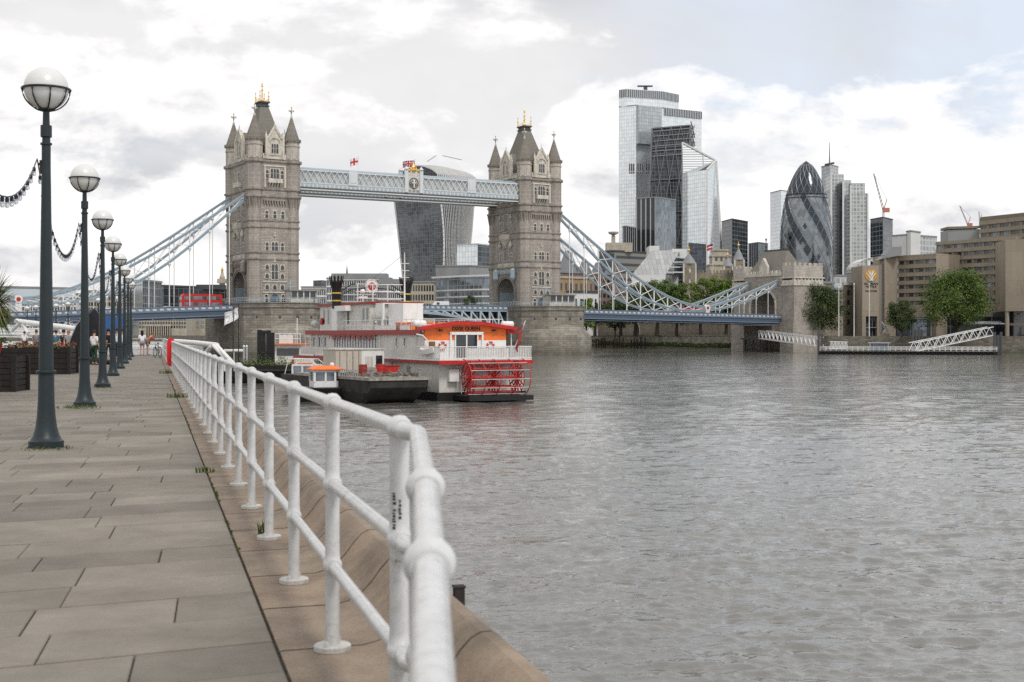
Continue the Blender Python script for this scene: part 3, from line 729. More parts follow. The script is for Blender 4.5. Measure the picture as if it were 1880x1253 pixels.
def bridge_tower(name, label, loc, seed):
    T = thing(name, label, 'tower', loc, BRZ, 'bridge towers')
    HX, HY_ = 6.35, 9.85; TX, TY = 5.08, 8.66
    # ground storey pierced by the road arch (along x)
    mb = MB(); aw, sp, cr = 5.3, 14.2, 18.6
    arch = [(-aw, Z0 - 0.4)] + [(-aw * math.cos(t), sp + (cr - sp) * math.sin(t)) for t in np.linspace(0, math.pi, 17)] + [(aw, Z0 - 0.4)]
    poly = [(-HX, -HY_, Z0 - 0.4), ] 
    ring = [(-HX, y, z) for y, z in arch] + [(-HX, HY_, Z0 - 0.4), (-HX, HY_, 21.0), (-HX, -HY_, 21.0), (-HX, -HY_, Z0 - 0.4)]
    mb.extrude(ring, (2 * HX, 0, 0))
    mb.box(-HX, HX, -HY_, HY_, 21.0, ZC)
    mb.build('walls', M['tower'], T)
    for sx in (-1, 1):                            # stepped arch mouldings
        mb = MB()
        for k, (dr, dx) in enumerate(((0.0, 0.16), (0.45, 0.32), (0.9, 0.20))):
            pts = [(-aw - dr, Z0 + 1.2)] + [(-(aw + dr) * math.cos(t), sp + (cr + dr - sp) * math.sin(t)) for t in np.linspace(0, math.pi, 19)] + [(aw + dr, Z0 + 1.2)]
            pi = [(-aw - dr + 0.5, Z0 + 1.2)] + [(-(aw + dr - 0.5) * math.cos(t), sp + (cr + dr - 0.5 - sp) * math.sin(t)) for t in np.linspace(0, math.pi, 19)] + [(aw + dr - 0.5, Z0 + 1.2)]
            if k == 0: pi = [(y * (aw - 0.06) / (aw - 0.5) if False else y, z) for y, z in pi]
            for i in range(len(pts) - 1):
                q = [pi[i], pts[i], pts[i + 1], pi[i + 1]]
                mb.extrude([(sx * (HX - 0.02), y, z) for y, z in q], (sx * dx, 0, 0))
        mb.build('arch_moulding', M['course'], T)
    mb = MB()
    for y in (-4.9, 4.9):
        mb.box(-HX + 0.6, HX - 0.6, y - 0.12, y + 0.12, Z0, Z0 + 4.4)
    mb.build('arch_screen', M['paleblue'], T)
    # string courses
    for (z, h, d) in ((21.1, 0.35, 0.32), (22.8, 0.3, 0.26), (29.5, 0.35, 0.30), (31.2, 0.3, 0.26), (37.5, 0.4, 0.42), (39.4, 0.35, 0.36), (46.7, 0.55, 0.5)):
        mb = MB(); a = HX + d * 0.7; b = HY_ + d * 0.7
        mb.box(-a, a, -b, b, z, z + h); mb.box(-a + .12, a - .12, -b + .12, b - .12, z - 0.2, z)
        for tx in (-TX, TX):
            for ty in (-TY, TY):
                r = (1.95 if z < 36 else 2.25) + d
                mb.lathe([(r - 0.15, z - 0.22), (r, z + 0.003), (r, z + h + 0.003), (r - 0.3, z + h + 0.12)], 8, (tx, ty, 0), math.pi / 8)
        mb.build('string_course', M['course'], T)
    # corner turrets
    for tx in (-TX, TX):
        for ty in (-TY, TY):
            lo = MB(); lo.lathe([(2.2, Z0 - 0.3), (2.2, Z0 + 0.6), (1.95, Z0 + 1.1), (1.95, 35.6), (2.25, 37.2), (2.25, ZC)], 8, (0, 0, 0), math.pi / 8)
            t = lo.build('corner_turret', M['tower'], T, (tx, ty, 0))
            mb = MB(); mb.lathe([(2.12, ZC + 0.5), (2.12, 51.0), (2.3, 51.1), (2.3, 51.4), (2.12, 51.5), (2.12, 52.2), (2.42, 52.5)], 8, (0, 0, 0), math.pi / 8)
            for k in range(8):
                a = k * math.pi / 4
                mb.cbox((2.0 * math.cos(a), 2.0 * math.sin(a), 49.2), 0.12, 0.9, 2.8, a)
            mb.build('lantern', M['turret'], t)
            mb = MB(); mb.lathe([(2.5, 52.3), (2.5, 52.55), (2.2, 52.7), (1.15, 56.0), (0.22, 59.0)], 8, (0, 0, 0), math.pi / 8)
            mb.build('spire', M['spire'], t)
            mb = MB()
            for k in range(16):
                a = k * math.pi / 8; mb.cbox((2.42 * math.cos(a), 2.42 * math.sin(a), 52.75), 0.22, 0.42, 0.6, a)
            mb.build('spire_crenels', M['spire'], t)
            mb = MB(); mb.lathe([(0.3, 58.8), (0.34, 59.2), (0.14, 59.4), (0.14, 60.1), (0.26, 60.3), (0.14, 60.5), (0.1, 61.4), (0.22, 61.6), (0.02, 62.0)], 8)
            mb.cbox((0, 0, 60.75), 1.25, 0.26, 0.26, 0.0); mb.cbox((0, 0, 60.75), 0.26, 1.25, 0.262, 0.0)
            for a in (-0.62, 0.62): mb.cbox((a, 0, 60.75), 0.24, 0.3, 0.44); mb.cbox((0, a, 60.75), 0.3, 0.24, 0.44)
            mb.build('finial', M['ashlar'], t)
            for k in range(3):                    # corbel arrows under the widening
                a = math.atan2(ty, tx) + (k - 1) * math.pi / 4 if False else 0
            cb = MB()
            for k in range(8):
                a = k * math.pi / 4
                for dd in (-0.4, 0.4):
                    c, s_ = math.cos(a), math.sin(a); r0, r1 = 1.80, 2.20
                    x0, y0 = r0 * c - dd * s_, r0 * s_ + dd * c; x1, y1 = r1 * c - dd * s_, r1 * s_ + dd * c
                    cb.tube((x0, y0, 34.0), (x1, y1, 37.2), 0.05, 0.26, 5)
            cb.build('corbel', M['course'], t)
    # parapet and main roof
    mb = MB()
    for s_ in (-1, 1):
        mb.box(-TX + 1.9, TX - 1.9, min(s_ * HY_, s_ * (HY_ - .4)), max(s_ * HY_, s_ * (HY_ - .4)), ZC + 0.5, 48.3)
        mb.box(min(s_ * HX, s_ * (HX - .4)), max(s_ * HX, s_ * (HX - .4)), -TY + 1.9, TY - 1.9, ZC + 0.5, 48.3)
        for k in range(-9, 10):
            y = k * 0.75
            if abs(y) < TY - 2: mb.box(min(s_ * HX, s_ * (HX - .38)), max(s_ * HX, s_ * (HX - .38)), y - .2, y + .2, 48.3, 48.9)
        for k in range(-4, 5):
            x = k * 0.75
            if abs(x) < TX - 2: mb.box(x - .2, x + .2, min(s_ * HY_, s_ * (HY_ - .38)), max(s_ * HY_, s_ * (HY_ - .38)), 48.3, 48.9)
    mb.build('parapet', M['ashlar'], T)
    mb = MB(); h0, h1 = (5.4, 8.6), (1.15, 1.75); zb, zt = 47.6, 62.6
    mid = (2.9, 4.6); zm = 55.5
    L = [[(sx * a, sy * b, z) for sx, sy in ((-1, -1), (1, -1), (1, 1), (-1, 1))] for (a, b), z in ((h0, zb), ((4.5, 7.2), 50.0), (mid, zm), (h1, zt))]
    vs = sum(L, []); fs = [(0, 3, 2, 1), (12, 13, 14, 15)]
    for l in range(3): fs += [(l * 4 + i, l * 4 + (i + 1) % 4, l * 4 + 4 + (i + 1) % 4, l * 4 + 4 + i) for i in range(4)]
    mb.add(vs, fs)
    roof = mb.build('roof', M['slate'], T)
    mb = MB(); mb.box(-1.4, 1.4, -2.0, 2.0, 62.6, 62.9); mb.box(-1.15, 1.15, -1.75, 1.75, 62.9, 63.6); mb.box(-1.5, 1.5, -2.1, 2.1, 63.6, 63.95)
    mb.build('roof_cap', M['darkgrey'], roof)
    mb = MB(); mb.lathe([(0.34, 63.9), (0.42, 64.6), (0.2, 65.0), (0.16, 67.0), (0.3, 67.3), (0.12, 67.6), (0.1, 68.6), (0.24, 68.8), (0.02, 69.4)], 8)
    mb.cbox((0, 0, 68.3), 0.8, 0.14, 0.14); mb.cbox((0, 0, 68.3), 0.14, 0.8, 0.14)
    for x in (-1.2, 1.2):
        for y in (-1.8, 1.8):
            mb.lathe([(0.16, 63.9), (0.12, 65.2), (0.24, 65.4), (0.1, 65.7), (0.08, 66.3), (0.18, 66.5), (0.02, 66.9)], 6, (x, y, 0))
    for y in np.linspace(-1.8, 1.8, 6):
        for x in (-1.3, 1.3): mb.lathe([(0.07, 63.9), (0.07, 64.7), (0.02, 65.0)], 5, (x, y, 0))
    mb.build('gilded_finial', M['gold'], roof)
    # gabled dormers on the four faces
    for (rz, dist, gw, wide) in ((0, HY_, 4.6, False), (math.pi, HY_, 4.6, False), (-math.pi / 2, HX, 6.0, True), (math.pi / 2, HX, 6.0, True)):
        ca, sa = math.cos(rz), math.sin(rz)
        loc_ = (dist * sa, -dist * ca, 0)
        mb = MB(); w = gw / 2
        mb.extrude([(-w, -0.1, ZC + 0.5), (w, -0.1, ZC + 0.5), (w, -0.1, 52.2), (w - 0.5, -0.1, 52.8), (0.25, -0.1, 56.0), (-0.25, -0.1, 56.0), (-w + 0.5, -0.1, 52.8), (-w, -0.1, 52.2)], (0, 0.8, 0))
        for sx in (-1, 1):
            mb.beam((sx * (w - 0.35), -0.2, 52.9), (0, -0.2, 56.2), 0.5, 0.28, (0, -1, 0))
            mb.box(sx * w - 0.3, sx * w + 0.3, -0.35, 0.5, ZC + 0.5, 53.2)
            mb.lathe([(0.42, 53.2), (0.42, 53.4), (0.04, 54.8)], 4, (sx * w, 0.05, 0), math.pi / 4)
        mb.lathe([(0.18, 55.9), (0.12, 57.0), (0.02, 57.4)], 6, (0, 0, 0))
        pts = [(1.35 * math.cos(t), -0.28, 51.9 + 1.2 * math.sin(t)) for t in np.linspace(0, math.pi, 9)]
        mb.path(pts, 0.12, 5); mb.box(-1.6, 1.6, -0.3, 0, ZC + 1.5, ZC + 1.8)
        g_ = mb.build('gable', M['ashlar'], T, loc_, rz)
        mb = MB(); mb.extrude([(-w + .2, 0.7, ZC + 0.6), (w - .2, 0.7, ZC + 0.6), (w - .2, 0.7, 52.0), (0, 0.7, 55.4), (-w + .2, 0.7, 52.0)], (0, 4.0 if not wide else 3.0, 0))
        mb.build('dormer_roof', M['slate'], g_)
        xs = ((0, 'gab', 49.0),) if not wide else ((-1.0, 'gab2', 49.0), (1.0, 'gab2', 49.0))
        for x, kd, z in xs:
            f = link('window', WM[kd][0], g_, (x, -0.12, z)); 
            pn = WM[kd][1]
            link('pane', pn, f, (0, -0.02, 0)) if False else None
            f2 = link('pane', pn, g_, (x, -0.135, z))
    # windows on the river faces (both sides) 
    for rz, dist in ((0, HY_), (math.pi, HY_)):
        ca, sa = math.cos(rz), math.sin(rz)
        def P(x, z, kind): win(T, kind, x * ca + dist * sa, x * sa - dist * ca, z, rz)
        P(0, 42.4, 'w3'); P(-2.05, 42.4, 'w1'); P(2.05, 42.4, 'w1')
        for x in (-2.2, 0, 2.2): P(x, 31.9, 'lan')
        P(0, 23.4, 'w2'); P(-2.1, 23.4, 'w1'); P(2.1, 23.4, 'w1')
        P(0, 15.9, 'tall2'); P(-2.1, 18.4, 'sq'); P(2.1, 18.4, 'sq'); P(-2.1, 16.1, 'sq'); P(2.1, 16.1, 'sq'); P(0, 13.2, 'w2' if False else 'sq'); P(-2.1, 13.2, 'sq'); P(2.1, 13.2, 'sq'); P(-2.3, 9.9, 'lan'); P(2.3, 9.9, 'lan')
        mb = MB()                                  # balcony with corbels, machicolation row and carved bands
        mb.box(-2.0, 2.0, -1.0, 0, 41.2, 41.5); mb.box(-1.9, 1.9, -1.0, -0.85, 41.5, 42.3); mb.box(-1.9, -1.75, -0.85, 0, 41.5, 42.3); mb.box(1.75, 1.9, -0.85, 0, 41.5, 42.3)
        for x in np.linspace(-1.5, 1.5, 5): mb.extrude([(x - .15, 0, 39.9), (x - .15, -0.9, 41.2), (x - .15, 0, 41.2)], (0.3, 0, 0))
        for sx in (-1, 1): mb.box(sx * 2.75 - .2, sx * 2.75 + .2, -0.4, 0, 40.0, 45.6)
        mb.box(-3.0, 3.0, -0.2, 0, 45.5, 45.8)
        mb.build('balcony', M['ashlar'], T, (dist * sa, -dist * ca, 0), rz)
        mb = MB()
        for x in np.linspace(-2.9, 2.9, 9): mb.box(x - 0.18, x + 0.18, -0.55, 0, 35.6, 36.5)
        mb.box(-3.1, 3.1, -0.5, 0, 36.5, 36.8)
        mb.build('machicolation', M['course'], T, (dist * sa, -dist * ca, 0), rz)
        mb = MB(); mb.box(-3.3, 3.3, -0.16, 0, 15.15, 15.5); mb.box(-3.3, 3.3, -0.2, 0, 12.3, 12.65)
        for z in (26.8, 20.0): mb.lathe([(0.05, z), (0.3, z + 0.5), (0.12, z + 0.9), (0.2, z + 1.2), (0.03, z + 1.7)], 6, (0, -0.12, 0))
        mb.build('carved_band', M['ashlar'], T, (dist * sa, -dist * ca, 0), rz)
        mb = MB()                                  # pointed doorway
        mb.extrude([(-1.2, -0.15, 9.6), (1.2, -0.15, 9.6), (1.2, -0.15, 11.0), (0.7, -0.15, 11.8), (0, -0.15, 12.2), (-0.7, -0.15, 11.8), (-1.2, -0.15, 11.0)], (0, 0.15, 0))
        mb.build('door', M['darkblue'], T, (dist * sa, -dist * ca, 0), rz)
    # road faces: great window over the arch, oriel with canopy, flanking lights
    for rz, dist in ((-math.pi / 2, HX), (math.pi / 2, HX)):
        ca, sa = math.cos(rz), math.sin(rz)
        def P(x, z, kind): win(T, kind, x * ca + dist * sa, x * sa - dist * ca, z, rz)
        P(0, 32.0, 'big'); P(-3.3, 32.4, 'w1'); P(3.3, 32.4, 'w1'); P(0, 23.4, 'big'); P(-3.2, 23.4, 'w1'); P(3.2, 23.4, 'w1'); P(-3.5, 42.4, 'slit'); P(0, 42.4, 'w2'); P(3.5, 42.4, 'slit')
        mb = MB()
        mb.extrude([(-1.9, -1.3, 29.7), (1.9, -1.3, 29.7), (2.3, 0, 29.7), (-2.3, 0, 29.7)], (0, 0, 1.5)); mb.extrude([(-0.5, -0.2, 27.2), (0.5, -0.2, 27.2), (0.6, 0, 27.2), (-0.6, 0, 27.2)], (0, 0, 0.3))
        vs = [(-0.5, -0.2, 27.5), (0.5, -0.2, 27.5), (0.6, 0, 27.5), (-0.6, 0, 27.5), (-1.9, -1.3, 29.7), (1.9, -1.3, 29.7), (2.3, 0, 29.7), (-2.3, 0, 29.7)]
        mb.add(vs, [(0, 1, 5, 4), (1, 2, 6, 5), (3, 0, 4, 7)])
        mb.build('oriel', M['ashlar'], T, (dist * sa, -dist * ca, 0), rz); mb = MB(); mb.box(-2.0, 2.0, -1.1, 0, 40.6, 41.9)
        for x in np.linspace(-1.6, 1.6, 5): mb.extrude([(x - .15, 0, 39.2), (x - .15, -1.0, 40.6), (x - .15, 0, 40.6)], (0.3, 0, 0))
        mb.build('oriel', M['ashlar'], T, (dist * sa, -dist * ca, 0), rz)
        for sx in (-1, 1):
            mb = MB()
            mb.lathe([(0.2, 27.0), (0.55, 27.6), (0.55, 27.8), (0.1, 29.4)], 6, (sx * 3.2, -0.3, 0))
            mb.lathe([(0.2, 35.6), (0.5, 36.0), (0.1, 37.0)], 6, (sx * 3.3, -0.3, 0))
            mb.build('niche_canopy', M['ashlar'], T, (dist * sa, -dist * ca, 0), rz)
        mb = MB(); mb.box(-4.8, 4.8, -0.12, 0, 22.0 - 0.7, 22.7)
        for x in np.linspace(-4.4, 4.4, 12): mb.box(x - .2, x + .2, -0.25, -0.12, 21.5, 22.4)
        mb.build('carved_frieze', M['ashlar'], T, (dist * sa, -dist * ca, 0), rz)
        mb = MB()
        for x in np.linspace(-3.6, 3.6, 9): mb.box(x - .14, x + .14, -0.5, 0, 19.4, 20.6)
        for sx in (-1, 1): mb.lathe([(0.3, 17.2), (0.95, 18.0), (0.95, 20.4), (0.3, 21.0)], 8, (sx * 5.2, -0.5, 0))
        mb.build('arch_corbels', M['paleblue'] if rz < 0 and seed == 2 else M['course'], T, (dist * sa, -dist * ca, 0), rz)
    return T
tower_s = bridge_tower('bridge_tower', 'gothic stone bridge tower rising beside the red bus, left of the pair', BS, 1)
tower_n = bridge_tower('bridge_tower', 'gothic stone bridge tower at the right end of the high walkway', BN, 2)

# ------------------------------------------------------------------ piers
def pier(label, loc, seed):
    T = thing('bridge_pier', label, 'pier', loc, BRZ, 'bridge piers')
    h, st, no = 10.6, 16.5, 23.5
    up = [(-h, -st), (-h * 0.55, -no), (h * 0.55, -no), (h, -st), (h, st), (h * 0.55, no), (-h * 0.55, no), (-h, st)]
    mb = MB(); mb.prism(up, -8, 8.6); mb.build('pier_body', M['pier'], T)
    mb = MB(); mb.prism([(x * 1.02, y * 1.012) for x, y in up], 8.3, 8.7); mb.prism([(x * 1.005, y * 1.003) for x, y in up], 8.7, 9.35); mb.prism([(x * 1.02, y * 1.012) for x, y in up], 9.35, 9.6)
    mb.prism([(x * 1.008, y * 1.005) for x, y in up], 6.55, 6.75)
    mb.build('pier_coping', M['pier'], T)
    for sy in (-1, 1):                             # rounded cutwater with half-dome cap
        mb = MB(); n = 15; rings = []
        for (z, k) in ((-8, 1.0), (0.4, 1.0), (1.0, 0.985), (2.6, 0.86), (4.0, 0.62), (4.9, 0.34), (5.3, 0.02)):
            ring = []
            for i in range(n):
                a = math.pi * i / (n - 1)
                x = -h * 0.985 * math.cos(a) * k; y = sy * (st - 2.0 + 2.0 * k + (no + 4.6 - st) * (math.sin(a) ** 0.85) * k)
                if k < 1: y = sy * (abs(y) + (1 - k) * 3.2)
                ring.append((x, y, z))
            rings.append(ring)
        vs = sum(rings, []); fs = []
        for j in range(len(rings) - 1):
            for i in range(n - 1): fs.append((j * n + i, j * n + i + 1, (j + 1) * n + i + 1, (j + 1) * n + i))
        mb.add(vs, fs); mb.build('cutwater', M['pier'], T, smooth=30)
    mb = MB()
    for sy in (-1,):
        for (x, y) in ((-8.2, -19.8), (-3.5, -no - 0.02), (1.2, -no - 0.02), (4.9, -no - 0.02), (8.0, -20.2)): mb.cbox((x, y, 5.9), 0.5, 0.5, 0.55)
    mb.build('drain_spout', M['darkgrey'], T)
    # railings on the pier head
    mb = MB()
    ring = [(x * 0.985, y * 0.985) for x, y in up]
    for i in (7, 0, 1, 2, 3):
        (x0, y0), (x1, y1) = ring[i - 1 if i else 7], ring[i]
        if i == 7: continue
        L = math.hypot(x1 - x0, y1 - y0); n = max(2, int(L / 1.5))
        for z in (10.05, 10.45, 10.85): mb.tube((x0, y0, z), (x1, y1, z), 0.06, n=5)
        for k in range(n + 1): f = k / n; mb.tube((x0 + (x1 - x0) * f, y0 + (y1 - y0) * f, 9.6), (x0 + (x1 - x0) * f, y0 + (y1 - y0) * f, 10.95), 0.07, n=5)
    mb.build('pier_railing', M['paleblue'], T)
    return T
pier_s = pier('massive curved granite pier under the left bridge tower, behind the paddle steamer bow', BS, 1)
pier_n = pier('massive granite pier with domed cutwater under the right bridge tower', BN, 2)
# bridge master's cabins on the piers
def cabin(label, p, w, d, h, flag):
    T = thing('control_cabin', label, 'cabin', p, BRZ, 'control cabins on the bridge piers')
    mb = MB(); mb.box(-w / 2, w / 2, -d / 2, d / 2, 0, h * 0.35); mb.box(-w / 2, w / 2, d / 2 - .3, d / 2, 0, h)
    for x in np.linspace(-w / 2, w / 2 - 0.35, 5): mb.box(x, x + 0.35, -d / 2, -d / 2 + .3, h * 0.35, h)
    for x in (-w / 2, w / 2 - .35): mb.box(x, x + .35, -d / 2, d / 2, h * .35, h)
    mb.build('cabin_wall', M['ashlar'], T)
    mb = MB(); mb.box(-w / 2 + .15, w / 2 - .15, -d / 2 + .18, d / 2 - .35, h * .35, h - .02); mb.build('window', M['glass'], T)
    mb = MB(); mb.box(-w / 2 - .4, w / 2 + .4, -d / 2 - .4, d / 2 + .4, h, h + .3); mb.build('roof', M['grey'], T)
    return T
def lp(base, x, y, z): return Vector((base.x + BU.x * x - BU.y * y, base.y + BU.y * x + BU.x * y, z))
cabin('low stone control cabin on the left bridge pier above the steamer', lp(BS, 3.6, -19.5, 9.6), 7, 4.2, 3.0, 1)
cabin('low stone control cabin with dark windows on the right bridge pier', lp(BN, 0.6, -18.5, 9.6), 8.5, 4.0, 3.1, 2)
def mast(label, p):
    T = thing('signal_mast', label, 'mast', p, BRZ)
    mb = MB(); mb.tube((0, 0, 0), (0, 0, 6.2), 0.22, 0.1, 8); mb.lathe([(0.45, 0), (0.4, .5), (0.25, 1.2)], 8); mb.build('pole', M['paleblue'], T)
    mb = MB(); mb.tube((-1.3, 0, 4.2), (1.3, 0, 4.2), .08); mb.tube((-.9, 0, 5.2), (.9, 0, 5.2), .08); mb.box(-1.4, 1.4, -.3, .3, 3.0, 3.15); mb.build('yard', M['paleblue'], T)
mast('pale blue signal mast standing before the left tower doorway', lp(BS, 2.6, -14.5, 9.6)); mast('pale blue signal mast standing before the right tower', lp(BN, -3.4, -18.0, 9.6))

# ------------------------------------------------------------------ high walkways
def walkway(label, y0, y1, front):
    T = thing('high_walkway', label, 'walkway', BS, BRZ, 'high-level walkways')
    xa, xb = 6.36, SPAN - 6.36
    mb = MB(); mb.box(xa, xb, y0, y1, 40.4, 40.9); mb.build('soffit', M['soffit'], T)
    mb = MB()
    for y in (y0, y1 - 0.5):
        mb.box(xa, xb, y - 0.12, y + 0.62, 40.1, 40.395); mb.box(xa, xb, y + 0.02, y + 0.48, 40.905, 41.9); mb.box(xa, xb, y - 0.1, y + 0.6, 41.9, 42.15); mb.box(xa, xb, y - 0.06, y + 0.56, 45.2, 45.6)
    mb.build('girder', M['walkpale'], T)
    mb = MB()
    for k in range(57):
        x = xa + 0.6 + k * (xb - xa - 1.2) / 56
        for y in ((y0 - 0.05,)): mb.box(x - 0.38, x + 0.38, y, y + 0.08, 41.05, 41.7)
    mb.build('moulding_panel', M['paleblue'], T)['kind'] = 'stuff'
    mb = MB(); mb.box(xa, xb, y0 + 0.45, y1 - 0.45, 42.0, 45.3); mb.build('glazing', M['walkglass'], T)
    mb = MB(); mb.extrude([(xa, y0 - 0.1, 45.61), (xa, y1 + 0.1, 45.61), (xa, (y0 + y1) / 2, 46.3)], (xb - xa, 0, 0)); mb.build('roof', M['chainblue'], T)
    # lattice: panels between pedestals
    mid = (xa + xb) / 2
    ped = [xa + 0.4 * (mid - xa) * 1.18, mid, xb - 0.4 * (mid - xa) * 1.18]
    spans = [(xa, ped[0] - 1.3), (ped[0] + 1.3, mid - 2.8), (mid + 2.8, ped[2] - 1.3), (ped[2] + 1.3, xb)]
    for y, out in ((y0 - 0.02, -1), (y1 + 0.02, 1)):
        for a, b in spans:
            n = max(3, round((b - a) / 1.75)); w = (b - a) / n
            mb = MB()
            for k in range(n):
                x = a + k * w
                mb.beam((x, y + 0.1, 42.15), (x + w, y + 0.1, 45.2), 0.1, 0.26, (0, 1, 0)); mb.beam((x, y + 0.02, 45.2), (x + w, y + 0.02, 42.15), 0.1, 0.26, (0, 1, 0))
            mb.build('lattice', M['bridgewhite'], T)
        mb = MB()
        for x in (ped[0], ped[2]):
            mb.box(x - 1.3, x + 1.3, y - 0.22, y + 0.4, 41.9, 45.85); mb.box(x - 0.9, x + 0.9, y - 0.3, y - 0.22, 42.6, 45.1)
        for sx in (-1, 1):
            mb.box(mid + sx * 2.3 - 0.5, mid + sx * 2.3 + 0.5, y - 0.3, y + 0.4, 41.0, 47.2); mb.lathe([(0.5, 47.2), (0.7, 47.5), (0.1, 48.3)], 8, (mid + sx * 2.3, y, 0))
        mb.build('pedestal', M['walkpale'], T)
    if front:
        mb = MB(); y = y0 - 0.05
        mb.extrude([(mid - 1.78, y, 41.2), (mid + 1.78, y, 41.2), (mid + 1.78, y, 46.4), (mid, y, 47.4), (mid - 1.78, y, 46.4)], (0, 0.4, 0))
        cr = mb.build('crest_panel', M['ashlar'], T)
        mb = MB()
        mb.path([(mid + 1.35 * math.cos(t), y - .08, 43.6 + 1.5 * math.sin(t)) for t in np.linspace(0, 6.283, 20)], 0.13, 5)
        for k in range(7): a = k * math.pi / 6; mb.beam((mid, y - .1, 42.4), (mid + 1.15 * math.cos(a), y - .1, 43.4 + 1.2 * math.sin(a)), 0.22, 0.14)
        mb.build('crest_carving', paint('crest_dark', (0.12, 0.11, 0.10), 0.6), cr)
        mb = MB(); mb.box(mid - 0.16, mid + .16, y - .22, y - .16, 42.4, 44.6); mb.box(mid - .7, mid + .7, y - .22, y - .16, 43.6, 43.85); mb.build('cross', M['white'], cr)
        mb = MB(); mb.lathe([(0.8, 47.0), (0.9, 47.4), (0.5, 47.8), (0.65, 48.1), (0.35, 48.6), (0.2, 49.1), (0.05, 49.6)], 8, (mid, y + .3, 0))
        for sx in (-1, 1): mb.sphere((mid + sx * 1.4, y + .2, 47.3), 0.4, 6, 4, (1.3, .6, 1)); mb.lathe([(0.2, 46.8), (0.3, 47.6), (0.05, 48.2)], 6, (mid + sx * 0.8, y + .2, 0))
        mb.build('gilded_crown', M['gold'], cr)
    return T
walkway('pale blue lattice high walkway with crest, the nearer of the two', -8.75, -5.1, True)
walkway('pale blue lattice high walkway behind the crested one', 5.1, 8.75, False)

# ------------------------------------------------------------------ decks
CT = 7.3
n_pts = [sz_of(1066, 568, 8.8), sz_of(1430, 578, 8.8)]
s_pts = [sz_of(425, 560, 8.8), sz_of(0, 573.5, 8.8)]
M['deckplate'] = paint('road_deck', (0.06, 0.06, 0.062), 0.8)
M['parapetpanel'] = paint('parapet_panel_grey', (0.46, 0.48, 0.49), 0.5, var=0.15, scale=4, grime=0.3)
def deck(name, label, sa, za, sb, zb, nseg, lamps=True):
    """za/zb are parapet tops; x along the bridge from sa to sb"""
    T = thing(name, label, 'bridge deck', BS, BRZ, 'bridge road decks')
    for sy in (-1, 1):
        y = sy * 8.8
        mb = MB(); mb.beam((sa, y, za - 0.08), (sb, y, zb - 0.08), 0.42, 0.16); mb.beam((sa, y, za - 1.22), (sb, y, zb - 1.22), 0.42, 0.22)
        for k in range(nseg + 1):
            f = k / nseg; x = sa + (sb - sa) * f; z = za + (zb - za) * f
            mb.box(x - 0.24, x + 0.24, y - 0.16, y + 0.16, z - 1.15, z - 0.05)
        mb.beam((sa, y, za - .66), (sb, y, zb - .66), 0.1, 0.95)
        mb.build('parapet', M['blue'], T)
        pan = MB(); L = abs(sb - sa) / nseg
        pan.box(-L / 2 + 0.34, L / 2 - 0.34, -0.02, 0.02, 0, 0.55); 
        pm_ = pan.mesh('parapet_panel', M['parapetpanel'])
        for k in range(nseg):
            f = (k + .5) / nseg
            link('parapet_panel', pm_, T, (sa + (sb - sa) * f, y + sy * 0.10, za + (zb - za) * f - 0.96))
        mb = MB(); mb.beam((sa, y, za - 2.0), (sb, y, zb - 2.0), 0.30, 1.3); mb.beam((sa, y, za - 1.42), (sb, y, zb - 1.42), 0.62, 0.12)
        mb.build('fascia_girder', M['darkblue'], T)
        mb = MB(); mb.beam((sa, y, za - 2.72), (sb, y, zb - 2.72), 0.62, 0.28); mb.beam((sa, y, za - 3.3), (sb, y, zb - 3.3), 0.24, 0.12); mb.build('lower_flange', M['blue'], T)
    mb = MB(); mb.beam((sa, 0, za - 1.5), (sb, 0, zb - 1.5), 17.2, 0.4); mb.build('roadway', M['deckplate'], T)
    mb = MB()
    for k in range(nseg // 3 + 1):
        f = k / (nseg // 3); x = sa + (sb - sa) * f; z = za + (zb - za) * f
        mb.box(x - .25, x + .25, -8.6, 8.6, z - 3.2, z - 1.72)
    mb.build('cross_girder', M['darkgrey'], T)
    return T
def line_z(p, q, s): return p[1] + (q[1] - p[1]) * (s - p[0]) / (q[0] - p[0])
sNa, sNb = SPAN + 10.7, s_of(1436, 8.8)
deck('bridge_deck', 'blue side span of the bridge running right from the right tower to the bank', sNa, line_z(*n_pts, sNa), sNb, line_z(*n_pts, sNb), 48)
sSa, sSb = -10.7, -96.0
deck('bridge_deck', 'blue side span of the bridge carrying the red bus, left of the towers', sSa, line_z(*s_pts, sSa), sSb, line_z(*s_pts, sSb), 48)
def bascule():
    T = deck('bridge_deck', 'blue opening span of the bridge between the two towers behind the steamer', 10.7, 9.75, SPAN - 10.7, 9.75, 36)
    for o in [c for c in T.children if c.name.startswith(('lower_flange', 'fascia'))]: bpy.data.objects.remove(o)
    for y in (-8.7, -3, 3, 8.7):
        top_, m = 8.3, SPAN / 2
        ribs = MB(); dg = MB()
        for sx in (0, 1):
            X = lambda x: x if sx == 0 else SPAN - x
            pts = [(10.8 + 30.0 * k / 10, 2.2 + 5.4 * (1 - (1 - k / 10) ** 2)) for k in range(11)]
            for (xa, za), (xb, zb) in zip(pts, pts[1:]): ribs.beam((X(xa), y, za), (X(xb), y, zb), 0.6, 0.7)
            for k, (xa, za) in enumerate(pts[:-1]):
                dg.beam((X(xa), y, za), (X(xa), y, top_), 0.5, 0.4, (0, 1, 0))
                if k < 9: dg.beam((X(pts[k + 1][0]), y, top_ - .2), (X(xa), y, za), 0.4, 0.55, (0, 1, 0))
        ribs.beam((10.8, y, 8.35), (SPAN - 10.8, y, 8.35), 0.5, 0.7)
        ribs.build('curved_rib', M['chainblue'], T); dg.build('rib_bracing', M['paleblue'], T)
bascule()

